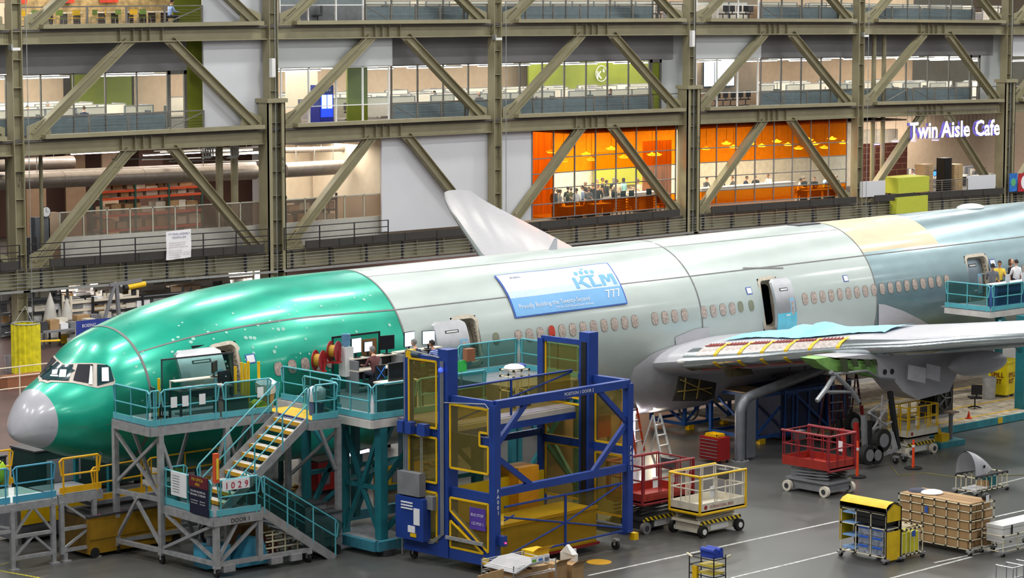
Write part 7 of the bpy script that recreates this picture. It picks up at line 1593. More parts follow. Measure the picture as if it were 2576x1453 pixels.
# ---- carton shelf in the near foreground
P = G3(1292, 1545); t = thing('wire_shelf', 'wire shelf unit with a bent grey board roof at the bottom edge', 'shelf', (P[0], P[1], ZF)); Wx, Wy = 1.6, 1.3
mm = M()
for x in (0, Wx):
    for y in (0, Wy): mm.tube([(x, y, 0), (x, y, 1.35)], .02, 6)
for z in (.2, .6, 1.0, 1.28):
    for y in (0, Wy): mm.tube([(0, y, z), (Wx, y, z)], .012, 5); mm.tube([(0, y, z+.05), (Wx, y, z+.05)], .012, 5)
    for x in (0, Wx): mm.tube([(x, 0, z), (x, Wy, z)], .012, 5)
mm.build('wire_frame', alum, t); m = M(); m.grid([[(-.25, -.05, 1.12), (-.25, Wy+.1, 1.12)], [(.1, -.05, 1.34), (.1, Wy+.1, 1.58)], [(.95, -.05, 1.36), (.95, Wy+.1, 1.6)], [(1.0, -.05, 1.34), (1.0, Wy+.1, 1.58)]]); 
m = M(); m.poly([(-.05, -.1, 1.18), (.55, -.1, 1.36), (1.05, -.1, 1.38), (1.05, -.1, 1.34), (.55, -.1, 1.32), (.0, -.1, 1.14)], 1.3, (0, 1, 0)); m.build('grey_board_roof', mat('grey_board', (176, 174, 176), .7), t)
for i, x in enumerate((.62, .86, 1.1)): b_ = M().bb(x, x+.21, -.06, -.04, 1.3, 1.52).build('price_sheet', paper, t); M().bb(x+.03, x+.18, -.07, -.06, 1.34, 1.44).build('coloured_print', (mat('green_print', (110, 170, 60), .6), mat('blue_print', (60, 120, 200), .6), mgrey)[i], b_)
for z in (.22, .62): boxpile((P[0]+.8, P[1]+.6, ZF+z), 4, 1.4, 1.0, 'carton on the wire shelf at the bottom edge', 'cartons on the wire shelf', int(z*10), (cardb, mat('carton_1', 0)))
o = thing('leaning_carton', 'flattened tan cardboard sheet leaning left of the wire shelf', 'cardboard', (P[0]-.9, P[1]+.35, ZF)); M().poly([(0, 0, 0), (.8, -.2, 0), (.8, -.05, 1.25), (0, .1, 1.15)], .03, (0, 1, 0)).build('cardboard_sheet', cardb, o)
for i, (dx, dy, w, h, c, lab) in enumerate(((1.75, .2, .5, 1.1, cardb, 'tall brown carton right of the wire shelf'), (2.35, .1, .45, 1.0, cardb, 'open brown carton second right of the wire shelf'), (1.85, 1.15, .6, 1.3, yel, 'yellow box behind the cartons at the bottom edge'))):
    o = thing('carton', lab, 'box', (P[0]+dx, P[1]+dy, ZF)); M().bb(0, w, 0, .5, 0, h).build('carton_body', c, o); M().poly([(0, 0, h), (w, 0, h), (w*1.1, -.15, h+.12), (w*.1, -.15, h+.12)], .01, (0, 0, 1)).build('carton_flap', c, o)
o = thing('white_display_box', 'white open box with a peaked top right of the cartons', 'box', (P[0]+2.75, P[1]+.4, ZF)); M().bb(0, .12, 0, .6, 0, 1.2).bb(.12, .6, .55, .6, 0, 1.2).build('box_walls', white, o); M().poly([(0, 0, 1.2), (.12, 0, 1.2), (.12, .6, 1.2), (.06, .3, 1.45)], .1, (-1, 0, 0)).build('peaked_top', white, o)
# ---- orange plastic net and pole beside the lift
o = thing('white_pole', 'white pole leaning on the lift base towards the wire shelf', 'pole', G3(1180, 1410)); M().tube([(0, -.3, 1.0), (1.4, -1.4, .75)], .03, 6).build('pole_tube', white, o)
# ---- left stand
P = (40.18, 64.77, ZF); S0 = thing('low_work_stand', 'low grey stand with blue and yellow railings left of the nose', 'work stand', P, -.02); dz0 = 2.04
M().bb(-3.5, 1.45, -.1, 2.0, dz0-.06, dz0).build('white_deck', mat('pale_deck', (196, 200, 200), .6), S0); M().bb(1.5, 3.05, -.1, 1.6, dz0-.06, dz0+.02).build('grey_deck', deckg, S0)
mm = M(); mm.beam((-3.5, -.1, dz0-.16), (1.45, -.1, dz0-.16), .08, .22); mm.beam((1.5, -.1, dz0-.14), (3.05, -.1, dz0-.14), .08, .26); mm.build('deck_edge_beam', galv, S0)
for x, y in ((-.1, -.1), (1.3, -.1), (1.6, -.1), (2.75, -.1), (-2.5, -.1), (-.1, 1.9), (1.3, 1.9), (2.75, 1.6)): leg(S0, x, y, .25, dz0-.2, .13, galv)
for p, q in (((-.1, -.1, 1.0), (1.3, -.1, 1.0)), ((-.1, -.1, .35), (1.3, -.1, .35)), ((1.6, -.1, 1.0), (2.75, -.1, 1.0)), ((1.6, -.1, .35), (2.75, -.1, .35)), ((2.75, -.1, .4), (4.3, .6, .4)), ((2.75, -.1, 1.05), (4.2, .6, 1.1)), ((-2.5, -.1, 1.2), (-.1, -.1, 1.2))): brace(S0, p, q, .10, galv, 'base_rail')
for p, q in (((-.05, -.1, 1.05), (.6, -.1, 1.8)), ((.65, -.1, 1.8), (1.25, -.1, 1.05)), ((-.05, -.1, .4), (.6, -.1, .95)), ((.65, -.1, .95), (1.25, -.1, .4)), ((1.65, -.1, 1.8), (2.7, -.1, 1.05)), ((1.65, -.1, .4), (2.7, -.1, 1.0)), ((-2.4, -.1, 1.9), (-.2, -.1, 1.3)), ((2.8, -.05, .45), (4.2, .6, 1.))): brace(S0, p, q, .07, galv)
for x, y in ((-.1, -.1), (1.3, -.1), (1.7, -.1), (2.75, -.1)): M().bb(x-.12, x+.16, y-.12, y+.1, .0, .05).bb(x-.06, x+.06, y-.06, y+.06, .05, .28).build('levelling_foot', galv, S0)
aq2 = mat('blue_rail_paint', (74, 158, 190), .4); railrun(S0, [(-3.4, -.1, dz0), (-.15, -.1, dz0)], aq2); railrun(S0, [(-.05, -.1, dz0), (1.42, -.1, dz0)], aq2); yr_ = mat('rail_yellow', (226, 170, 16), .42)
railrun(S0, [(1.55, -.1, dz0+.05), (3.02, -.1, dz0+.05)], yr_, screen=None, r=.036); railrun(S0, [(-3.4, 2.0, dz0), (-.2, 2.0, dz0)], yr_, screen=None, r=.03); railrun(S0, [(.1, 2.6, dz0), (1.6, 2.6, dz0)], yr_, screen=None, r=.03); railrun(S0, [(3.1, .6, dz0-.5), (5.2, .8, dz0-.5)], yr_, screen=None, r=.032); M().bb(3.1, 8.2, .6, 1.6, dz0-.62, dz0-.5).build('rear_walkway', deckg, S0); railrun(S0, [(5.3, .8, dz0-.5), (8.2, .9, dz0-.5)], yr_, screen=None, r=.03)
for i, (x, y, c, lab) in enumerate(((.55, 2.1, mat('hi_vis_green', (60, 150, 80), .7), 'green and grey backpack hanging on the rear rail of the low stand'), (1.05, 2.1, mat('hi_vis_lime', (190, 230, 60), .7), 'lime safety vest hanging on the rear rail of the low stand'))):
    o = thing('hanging_bag', lab, 'bag', (P[0]+x, P[1]+y+.3, ZF+dz0+.1)); M().sph((0, 0, .35), .26, 8, 12, (.9, .6, 1.35)).build('bag_body', c, o, smooth=True); M().tube([(-.1, -.14, .6), (0, -.2, .75), (.1, -.14, .6)], .02, 6).build('strap', black, o)
q = G3(240, 1310); o = thing('pink_hose', 'pink air hose looped over the low stand brace', 'hose', (q[0]-1.5, q[1]-1.5, ZF+.8)); mm = M(); mm.tube([(0, 0, .75), (.02, -.02, .4), (-.08, -.02, .15), (.05, -.02, .0), (.25, -.02, .02), (.15, 0, .2), (.05, 0, .5), (.1, 0, .75), (.5, 0, .62), (.9, .0, .75)], .025, 6); mm.build('hose_tube', mat('hose_pink', (226, 90, 150), .5), o); o.location = (P[0]+2.75, P[1]-.25, ZF+.55)
# machinery under and behind the stands
def machine(px, py, w, d, h, c, lab, extra=None, ym=None):
    q = G3(px, py); o = thing('ground_equipment', lab, 'equipment', q); M().bb(0, w, 0, d, .12, h).build('machine_body', c, o); M().bb(.02, w-.02, -.03, 0, h*.45, h*.9).build('access_panel', c if extra is None else extra, o); M().bb(-.04, w+.04, -.04, d+.04, h, h+.05).build('machine_top', dgrey, o)
    for x in (.2, w-.2): M().cyl((x, -.02, .16), (x, .1, .16), .16, 14).build('wheel', rubber, o)
    return o
machine(225, 1405, 3.4, 1.6, 1.25, mat('machine_yellow', (150, 112, 16), .5, var=.1), 'large yellow ground power unit behind the forward stand legs'); machine(40, 1370, 2.6, 1.4, 1.3, mat('machine_grey', (96, 98, 104), .5, var=.1), 'dark grey machine with yellow bands under the low stand', yel); machine(770, 1395, .8, .6, 1.5, mgrey, 'grey electrical cabinet beside the lower stair'); machine(815, 1400, .7, .5, 1.3, mgrey, 'second grey electrical cabinet by the teal tower')
lbx = mat('pump_blue', (72, 158, 190), .5); q = at3((43.864, 62.435), A1, .45, -2.1); o = thing('pump_skid', 'light blue hydraulic pump skid under the lower landing', 'pump', (q[0], q[1], ZF), A1); M().bb(-.1, .75, .2, .9, .1, .75).build('blue_tank', lbx, o)
m = M(); m.poly([(.75, -.2, .1), (1.9, -.2, .1), (1.65, -.2, .85), (1.15, -.2, .95)], .6, (0, 1, 0)); m.build('blue_cover', lbx, o); M().bb(.1, .3, .3, .5, .75, 1.0).build('filler_box', mgrey, o); M().torus((.5, .9, 1.0), .3, .06, 'y').build('hose_coil', black, o)
q = at3((43.864, 62.435), A1, 2.0, -1.3); o = thing('brown_cabinet', 'brown wooden cabinet under the stairs of the forward stand', 'cabinet', (q[0], q[1], ZF), A1); M().bb(0, 1.2, 0, .6, .1, 1.1).build('cabinet_body', mat('brown_wood', (128, 84, 44), .6, var=.1, scale=3), o); M().bb(.05, 1.15, -.02, 0, .15, 1.05).build('cabinet_door', mat('brown_wood', 0), o)
q = at3((43.864, 62.435), A1, 2.15, -2.35); o = thing('parts_shelf', 'cream pipe parts shelf with dark red fittings under the lower stair', 'shelf', (q[0], q[1], ZF), A1); mm = M()
for z in (.35, .55, .75, .95): mm.beam((0, 0, z), (1.5-.3*(z > .7), 0, z), .04, .04); mm.beam((0, .4, z), (1.5-.3*(z > .7), .4, z), .04, .04)
for x in (.25, .7, 1.15): mm.beam((x, 0, .3), (x, 0, 1.05), .035)
mm.build('shelf_pipes', pipe, o); mm = M(); r = random.Random(4)
for i in range(22): mm.sph((r.uniform(0, 1.3), .2, r.choice((.4, .6, .8))), r.uniform(.03, .06), 4, 6)
p_ = mm.build('small_fittings', mat('fitting_red', (110, 36, 40), .5), o); p_['kind'] = 'stuff'
# ---- under the belly and wing
def ladder(loc, rz, h, w, lab, c, steps_=6, lean=.45, rung=alum):
    t = thing('step_ladder', lab, 'ladder', loc, rz)
    for s_ in (-1, 1): M().beam((s_*w/2, 0, 0), (s_*w*.36, lean, h), .05, .07).build('side_rail', c, t); M().beam((s_*w/2, lean*2.1, 0), (s_*w*.36, lean, h), .035, .05).build('rear_leg', c, t)
    for i in range(steps_): f = (i+1)/(steps_+1); M().bb(-w*(.5-.14*f), w*(.5-.14*f), lean*f-.05, lean*f+.05, h*f-.015, h*f+.015).build('step', rung, t)
    return t
P = G3(1610, 1135); ladder((P[0], P[1], ZF), .2, 2.3, .6, 'orange step ladder beside the bright tube lamp', mat('ladder_orange', (226, 82, 36), .5), 5)
P = G3(1675, 1145); ladder((P[0], P[1], ZF), .1, 1.5, .6, 'white step ladder standing alone under the belly', white, 3, rung=white); 
P = G3(2112, 1120); ladder((P[0], P[1], ZF), -.2, 2.6, .75, 'dark red step ladder with bright steps left of the strut', mat('ladder_maroon', (110, 40, 40), .5), 7); P = G3(2160, 1110); ladder((P[0]+.3, P[1]+.3, ZF), -.2, 2.6, .7, 'red step ladder with bright steps right of the strut', mat('ladder_maroon', 0), 7)
P = G3(1594, 1122); o = thing('tube_lamp', 'upright fluorescent tube lamp beside the orange ladder', 'lamp', P); M().cyl((0, 0, .25), (0, 0, 1.5), .055, 12).build('lit_tube', mat('tube_glow', (250, 240, 255), .5, emit=(245, 232, 255), estr=10), o); M().cyl((0, 0, 0), (0, 0, .25), .14, 12).cyl((0, 0, 1.5), (0, 0, 1.56), .08, 12).build('lamp_base', mgrey, o)
l = bpy.data.lights.new('tube_light', 'POINT'); l.energy = 14; l.color = (1, .95, 1); l.shadow_soft_size = .04; lo = bpy.data.objects.new('tube_light', l); COL.objects.link(lo); lo.location = (P[0], P[1]-.35, ZF+1.2)
l = bpy.data.lights.new('work_light', 'POINT'); l.energy = 200; l.color = (1, .85, .6); l.shadow_soft_size = .04; lo = bpy.data.objects.new('work_light', l); COL.objects.link(lo); q = G3(1720, 1130); lo.location = (q[0], q[1]+1.5, ZF+1.3)
def chest(px, py, w, d, h, lab, n=6):
    t = thing('tool_chest', lab, 'tool chest', G3(px, py)); M().bb(0, w, 0, d, .12, h).build('chest_body', mat('chest_red', (150, 28, 30), .4), t)
    for i in range(n): z0 = .16+(h-.2)*i/n; b_ = M().bb(-.02, 0, .04, d-.04, z0, z0+(h-.2)/n-.03).build('drawer', mat('chest_red', 0), t); M().bb(-.045, -.02, .06, d-.06, z0+(h-.2)/n-.06, z0+(h-.2)/n-.035).build('drawer_handle', alum, b_)
    for x in (.1, w-.1): M().cyl((x, .02, .06), (x, .06, .06), .06, 10).build('caster', rubber, t)
    return t
chest(1808, 1168, .6, .95, .95, 'red drawer tool chest with a yellow tray on top'); q = G3(1808, 1168); o = thing('yellow_tray', 'yellow tray of tools on the red tool chest', 'tray', (q[0]+.1, q[1]+.2, ZF+.96)); M().bb(0, .45, 0, .6, 0, .04).bb(0, .45, 0, .03, .04, .1).bb(0, .45, .57, .6, .04, .1).bb(0, .03, 0, .6, .04, .1).bb(.42, .45, 0, .6, .04, .1).build('tray_shell', yel, o)
chest(1500, 1110, .8, 1.2, .95, 'orange-red tool chest seen through the lift screens', 4)
def cradle(loc, rz, L, Wd, H, lab):
    t = thing('engine_cradle', lab, 'cradle', loc, rz); c = mat('cradle_blue', (36, 84, 158), .45, var=.08)
    for x in (0, L):
        for y in (0, Wd): M().bb(x-.06, x+.06, y-.06, y+.06, .2, H).build('upright', c, t)
    for z in (.25, H):
        for y in (0, Wd): M().beam((0, y, z), (L, y, z), .1, .12).build('long_beam', c, t)
        for x in (0, L): M().beam((x, 0, z), (x, Wd, z), .1, .12).build('cross_beam', c, t)
    for p, q in (((0, 0, .3), (L*.5, 0, H)), ((L*.5, 0, H), (L, 0, .3)), ((0, 0, .3), (0, Wd, H)), ((L*.5, 0, .3), (L*.5, 0, H))): M().beam(p, q, .07, .09).build('diagonal', c, t)
    M().torus((L*.45, Wd*.5, H*.55), H*.42, .05, 'x', 26, 6).build('cowl_ring', mat('ring_grey', (150, 150, 156), .4), t)
    for x in (.3, L-.3): M().bb(x-.15, x+.15, -.1, .1, 0, .2).build('yellow_foot', yel, t)
    return t
q = G3(1722, 1082); cradle((q[0], q[1], ZF), 0, 2.6, 1.8, 1.25, 'blue tubular engine cradle under the belly, the farther one'); q = G3(1900, 1118); cradle((q[0], q[1], ZF), -.05, 4.0, 2.4, 1.85, 'large blue engine cradle with a tan deck right of the grey pipe arch')
o = thing('cradle_deck', 'tan plywood deck with yellow edges on the large blue cradle', 'deck', (q[0], q[1], ZF+1.88), -.05); M().bb(-.1, 5.2, .1, 3.2, .03, .08).build('deck_boards', mat('deck_tan', (190, 160, 122), .6, var=.15, scale=2), o); M().bb(-.1, 5.2, 3.1, 3.2, .08, .12).build('yellow_edge', yel, o)
o = thing('brown_rail_bench', 'brown railed bench frame on the tan cradle deck', 'bench', (q[0]+2.4, q[1]+.4, ZF+1.97)); mm = M()
for x in (0, .9, 1.8): mm.tube([(x, 0, 0), (x, 0, .75)], .03, 6)
mm.tube([(0, 0, .75), (1.8, .0, .75)], .03, 6); mm.build('rail_tubes', mat('dark_brown_metal', (66, 42, 36), .5), o)
for i in range(3): M().bb(-.3, 1.6, .1+.2*i, .22+.2*i, .18+.06*i, .24+.06*i).build('slat', mat('dark_brown_metal', 0), o)
q = G3(2100, 1105); o = thing('blue_skirt_tank', 'dark blue skirted fixture behind the engine strut', 'fixture', (q[0]-1.8, q[1]+1.2, ZF)); M().bb(0, 4.2, 0, 1.8, .1, 2.0).build('fixture_body', mat('dark_blue_sheet', (26, 44, 84), .6, var=.2), o)
for i in range(6): M().bb(.2+.7*i, .28+.7*i, -.04, 0, .15, 1.95).build('fixture_rib', mat('cradle_blue', 0), o)
# grey pipe arch
q = G3(1861, 1160); zt_ = zat(1861, 1000, q[0], q[1]); o = thing('pipe_arch', 'thick grey tubular arch column rising under the wing root', 'column', q); b = ARI @ Vector((0, 0, 0)); e = vp(2070, 950, q[1]+.3); m = M(); m.tube([(q[0], q[1], ZF), (q[0], q[1], zt_-.55), (q[0]+.08, q[1], zt_-.3), (q[0]+.3, q[1]+.02, zt_-.08), (q[0]+.65, q[1]+.05, zt_), (e[0], q[1]+.3, zt_+.55)], .19, 14); m.build('pipe_tube', mat('pipe_grey', (118, 120, 126), .4, .3), o, world=True, smooth=True); M().cyl((0, 0, 0), (0, 0, .05), .35, 16).build('base_flange', mgrey, o); mm = M()
for i in range(6): a = PI*i/3; mm.box((.24*math.cos(a), .24*math.sin(a), .07), (.05, .05, .04))
mm.build('flange_bolts', dgrey, o); M().bb(.25, .75, -.1, .5, .1, 2.4).build('side_housing', mat('housing_grey', (92, 96, 102), .5), o)
# barge platform with its equipment
C0 = gp(2352, 1078, ZF+.3); C1 = gp(2576, 1036, ZF+.3); a0_ = math.atan2(C1[1]-C0[1], C1[0]-C0[0]); BA = thing('floor_barge', 'long low speckled work platform with an aqua edge behind the aisle', 'platform', (C0[0], C0[1], ZF), a0_)
M().bb(-4, 24, 0, 9.5, .2, .3).build('speckled_deck', mat('speckled_deck', (172, 160, 140), .7, var=.3, scale=3), BA); M().bb(-4.05, 24, -.06, 0, .02, .3).build('aqua_edge', mat('edge_aqua', (52, 140, 152), .5, var=.15), BA)
for y in (.6, 2.4, 5.5): M().bb(-4, 24, y, y+.12, .3, .31).build('yellow_line', mat('line_yellow', (214, 170, 40), .6, var=.2), BA)
for x in range(-4, 24, 4): M().bb(x, x+.3, -.07, -.06, .05, .28).build('yellow_mark', yel, BA)
def onB(px, py): q = gp(px, py, ZF+.31); return (float(q[0]), float(q[1]), ZF+.31)
q = onB(2352, 1052); t = thing('fan_box', 'black boxed floor fan on the low platform', 'fan', q, a0_); M().bb(0, 1.15, 0, .75, .12, 1.35).build('fan_case', black, t); M().torus((.55, -.03, .75), .45, .03, 'y', 22, 6).build('fan_ring', dgrey, t); mm = M()
for i in range(5): a = 2*PI*i/5; mm.beam((.55, -.02, .75), (.55+.4*math.cos(a), -.04, .75+.4*math.sin(a)), .12, .02)
mm.build('fan_blades', mgrey, t); M().bb(-.05, 1.2, -.05, .8, 0, .12).build('fan_base', mgrey, t)
def cone(loc, h, lab, grp=None): t = thing('traffic_cone', lab, 'cone', loc, 0, grp); M().lathe((0, 0, .03), [(.01, 0), (h*.27, 0), (h*.05, h-.03), (.01, h-.03)], 16).build('cone_body', mat('cone_orange', (236, 74, 28), .5), t, smooth=True); M().bb(-h*.35, h*.35, -h*.35, h*.35, 0, .03).build('cone_base', mat('cone_orange', 0), t); return t
cone((q[0]+.6, q[1]+.4, q[2]+1.36), .45, 'orange cone standing on the black fan box'); q = onB(2437, 1052); cone(q, .3, 'small orange block cone on the aqua platform edge')
q = onB(2452, 1027); ochair(q[0], q[1], q[2], 2.5, 'black office chair on the low platform', None, black); q = onB(2488, 1002); trashbin(q, 'round grey trash can with a liner on the low platform', galv, bag=False, w=.30, h=.9)
q = onB(2530, 1000); t = thing('spill_kit_bin', 'yellow wheeled bin lettered SPILL KIT', 'bin', q, .15); m = M(); m.hexa([(0, 0, .1), (.75, 0, .1), (.75, .75, .1), (0, .75, .1), (-.12, -.1, 1.45), (.87, -.1, 1.45), (.87, .8, 1.45), (-.12, .8, 1.45)]); m.build('bin_body', mat('bin_yellow', (240, 220, 20), .45), t); M().bb(-.16, .92, -.14, .86, 1.45, 1.56).build('bin_lid', mat('bin_yellow', 0), t)
mm = M(); text(mm, 'SPILL', (.36, -.09, .85), (1, 0, 0), (0, 0, 1), .2, center=True, bold=.02); text(mm, 'KIT', (.36, -.06, .58), (1, 0, 0), (0, 0, 1), .2, center=True, bold=.02); text(mm, 'SPILL', (-.11, .36, .85), (0, -1, 0), (0, 0, 1), .2, center=True, bold=.02); text(mm, 'KIT', (-.09, .36, .58), (0, -1, 0), (0, 0, 1), .2, center=True, bold=.02); mm.build('bin_lettering', mat('letter_maroon', (120, 30, 30), .5), t)
for y in (.05, .7): M().cyl((.6, y-.04, .14), (.6, y+.04, .14), .14, 14).build('wheel', rubber, t)
q = onB(2512, 1000); t = thing('wire_stool', 'thin grey wire stool between trash can and yellow bin', 'stool', (q[0]-.2, q[1]-1.3, q[2])); mm = M(); mm.torus((0, 0, .7), .2, .02)
for i in range(4): a = PI*i/2; mm.tube([(.2*math.cos(a), .2*math.sin(a), .7), (.28*math.cos(a), .28*math.sin(a), 0)], .015, 5)
mm.build('stool_frame', mgrey, t)
q = G3(2569, 1045); t = thing('teal_stand_column', 'dark teal column of the aft stand at the right edge', 'column', q); M().bb(-.2, .2, -.2, .2, .3, 4.1).build('column_post', teal, t); M().beam((-.1, 0, 2.6), (-1.6, 0, 4.0), .14).build('column_brace', teal, t); caster(t, 0, -.2, .22)
for i, (px, py, h) in enumerate(((2297, 1178, 1.05), (2156, 1200, 1.3))): q = G3(px, py); t = thing('orange_delineator', 'orange post on a black rubber base %s' % ('near the aft white scissor lift', 'right behind the lone red lift')[i], 'post', q); M().cyl((0, 0, .04), (0, 0, h), .055, 12, .04).build('post_tube', mat('cone_orange', 0), t); M().cyl((0, 0, 0), (0, 0, .05), .32, 18).build('rubber_base', rubber, t); M().cyl((0, 0, h*.75), (0, 0, h*.82), .058, 12).build('white_band', white, t)
q = G3(2392, 1118); t = thing('jack_base', 'aqua jack base with a yellow pump and a short grey post', 'jack', q); M().bb(-1.0, .5, -.3, .5, 0, .2).build('jack_base_plate', mat('edge_aqua', 0), t); M().cyl((.1, .1, .2), (.1, .1, 1.2), .08, 12).build('jack_post', mgrey, t); M().bb(-.1, .35, -.1, .3, 1.2, 1.26).build('jack_head', tanw, t); M().bb(-.75, -.3, -.15, .2, .2, .5).build('yellow_pump', yel, t); M().poly([(-.95, 0, .5), (-.6, 0, .5), (-.9, 0, 1.0)], .04, (0, 1, 0)).build('yellow_guard', yel, t)
# strut trolley with landing gear parts
q = G3(2195, 1175); t = thing('strut_trolley', 'grey tubular strut trolley with a black damper leg', 'trolley', (q[0], q[1], ZF)); 
for p, r_, w_, m_ in (((0, 0, .35), (1.7, .2, .45), .12, galv), ((1.7, .2, .45), (1.3, .3, 2.6), .16, black), ((1.5, .2, 0.5), (1.35, .3, 1.1), .2, galv), ((0, 0, 1.4), (1.3, .2, 1.5), .06, galv), ((0, 0, 1.4), (.8, .1, 2.0), .06, galv), ((-.2, .1, 2.0), (1.2, .3, 2.3), .06, galv), ((.3, 0, .4), (.5, 0, 2.6), .04, galv), ((-.2, 0, 2.0), (.9, .0, 1.4), .05, galv)): M().beam(p, r_, w_).build('strut_tube', m_, t)
for x, z, r in ((.45, .95, .42), (-.35, .5, .36), (.1, .45, .34)): w = M().cyl((x, -.15, z), (x, .1, z), r, 22).build('brake_wheel', rubber, t); M().cyl((x, -.17, z), (x, -.15, z), r*.6, 18).build('wheel_hub', mgrey, w)
for x in (1.2, 1.7): caster(t, x, -.1, .11)
for i, (px, py, r, lab) in enumerate(((2175, 1080, .42, 'dark shiny landing gear tyre left of the strut trolley'), (2225, 1095, .36, 'smaller landing gear drum beside the strut trolley'))): q = G3(px, py+50); t = thing('gear_tyre', lab, 'tyre', (q[0], q[1]+.6, ZF)); M().torus((0, 0, r+.5), r*.7, r*.33, 'y', 24, 10).build('tyre', rubber, t, smooth=True); M().cyl((0, -.12, r+.5), (0, .12, r+.5), r*.55, 18).build('wheel_rim', galv, t); M().bb(-.2, .2, -.2, .2, 0, .5).build('tyre_dolly', dgrey, t)
# ---- pylon with green bulkhead and open fairing doors
def pl(px, py, y=-9.7): return tuple(lplane(px, py, y))
grn = mat('primer_green', (126, 176, 92), .5, var=.12, scale=4)
m = M(); m.poly([pl(*p) for p in ((2205, 905), (2100, 899), (2190, 890), (2260, 893), (2400, 884), (2520, 868), (2470, 900), (2410, 935), (2388, 985), (2310, 1005), (2272, 985), (2250, 958), (2212, 950))], 1.0, (0, 1, 0)); py_ = m.build('engine_pylon', fair, plane, label='grey engine pylon with a green front bulkhead')
m = M(); m.poly([pl(p[0], p[1], -9.6) for p in ((2050, 903), (2085, 898), (2105, 905), (2205, 907), (2205, 950), (2130, 925), (2110, 935), (2085, 930), (2062, 915))], .7, (0, 1, 0)); m.build('green_bulkhead', grn, py_)
for a, b, c in ((2112, 2130, 935), (2140, 2155, 922), (2172, 2187, 922), (2192, 2203, 918)): m = M(); m.poly([pl(a, 903, -9.75), pl(b, 903, -9.75), pl(b+4, c, -9.75), pl(a+6, c, -9.75)], .03, (0, -1, 0)); m.build('bay_opening', mat('bay_dark', (60, 72, 44), .7), py_)
m = M(); 
for px, py in ((2226, 935), (2244, 934)): c = Vector(pl(px, py, -9.72)); m.cyl(c, c+Vector((0, -.02, 0)), .10, 14)
m.build('access_holes', black, py_)
for a, b in (((2287, 917), (2330, 964)), ((2332, 914), (2366, 960))): m = M(); m.poly([pl(a[0], a[1], -10.0), pl(b[0], a[1]+8, -10.2), pl(b[0]-2, b[1], -10.2), pl(a[0]-2, b[1]-10, -10.0)], .04, (0, 1, 0)); m.build('open_panel', mat('panel_white', (206, 206, 214), .4), py_)
m = M(); m.tube([pl(2055, 1008), pl(2080, 975), pl(2098, 945), pl(2090, 935)], .09, 8); m.tube([pl(2160, 1010), pl(2140, 980), pl(2115, 955), pl(2098, 940)], .09, 8); m.tube([pl(2075, 985), pl(2140, 985)], .06, 8); m.tube([pl(2100, 940), pl(2180, 932), pl(2212, 950), pl(2250, 955)], .05, 8); m.build('forward_mount_arms', mat('mount_grey', (150, 152, 156), .4, .4), py_)
m = M(); m.poly([pl(*p) for p in ((2115, 942), (2128, 940), (2127, 966), (2116, 968))], .3, (0, 1, 0)); m.build('tan_hatch', tanw, py_)
R = []; a = Vector(pl(2385, 922, -10.5)); b = Vector(pl(2528, 905, -10.5))
for i in range(17): f = i/16; c = a+(b-a)*f; r = .50*math.sqrt(max(0, 1-(2*f-1.05)**2))*.9+.01; R.append([(c.x, c.y+r*.7*math.cos(t), c.z+r*math.sin(t)) for t in np.linspace(0, 2*PI, 16, endpoint=False)])
m = M(); m.grid(R, closed_v=True); m.build('flap_track_fairing', fair, plane, smooth=True)
# strut/rigging details below the wing root
m = M(); 
# ---- protective covers along the inboard leading edge, tarp on the wing
def wingpt(y, u, up=True, off=.03):
    sec = wing_sec(y, -1); n = len(AF)-1; us = [a_[0] for a_ in AF]; k = int(np.searchsorted(us, u)); k = min(max(k, 1), n); f = (u-us[k-1])/(us[k]-us[k-1])
    i0, i1 = (k-1, k) if up else ((NP-k+1) % NP, (NP-k) % NP); p = Vector(sec[i0]).lerp(Vector(sec[i1]), f); return p+Vector((0, 0, off if up else -off))
cv = mat('cover_film', (208, 196, 190), .35, var=.2, scale=10, alpha=.8); ybd = mat('band_yellow', (226, 186, 30), .5); rln = mat('strap_red', (150, 50, 44), .6)
ycov = []; 
for px in (1742, 1797, 1858, 1915, 1975, 2035, 2106):
    lo, hi = -20., -3.6
    for _ in range(40):
        y = (lo+hi)/2; p = AR @ Vector((LE0[0]+.64*(-y-3.6), y, LE0[2]+DZ*(-y-3.6))); d = np.array(p)-CP; u = IW/2+F_PX*(d@rtv)/(d@fwv)
        if u < px: hi = y
        else: lo = y
    ycov.append(-y)
for i in range(6):
    a, b = ycov[i]+.04, ycov[i+1]-.04; t = thing('slat_cover', 'clear protective cover strapped on the inboard leading edge, %s from the root' % ordn[i], 'cover', AR @ wingpt((a+b)/2, .0), 0, 'leading edge covers')
    m = M(); us = (.065, .04, .018, .004); R = []
    for j in range(7): y = a+(b-a)*j/6; R.append([tuple(AR @ wingpt(y, u, True, .05)) for u in us]+[tuple(AR @ wingpt(y, u, False, .02)) for u in (.006, .02, .04)])
    m.grid(R); m.build('film_sheet', cv, t, world=True, smooth=True)
    m = M(); m.grid([[tuple(AR @ (wingpt(y, u, True, .065)+Vector((-.02, 0, 0)))) for u in us]+[tuple(AR @ (wingpt(y, u, False, .03)+Vector((-.03, 0, 0)))) for u in (.004, .015, .035)] for y in (b-.02, b+.10)]); m.build('yellow_band', ybd, t, world=True)
    for u_, up_ in ((.045, True), (.035, False)): m = M(); m.tube([tuple(AR @ wingpt(a+(b-a)*j/6, u_, up_, .07)) for j in range(7)], .02, 5); m.build('red_strap', rln, t, world=True)
    m = M()
    for j in range(1, 7): y = a+(b-a)*j/7; m.tube([tuple(AR @ wingpt(y, u, True, .075)) for u in (.062, .04)], .02, 4)
    m.build('red_print', rln, t, world=True)
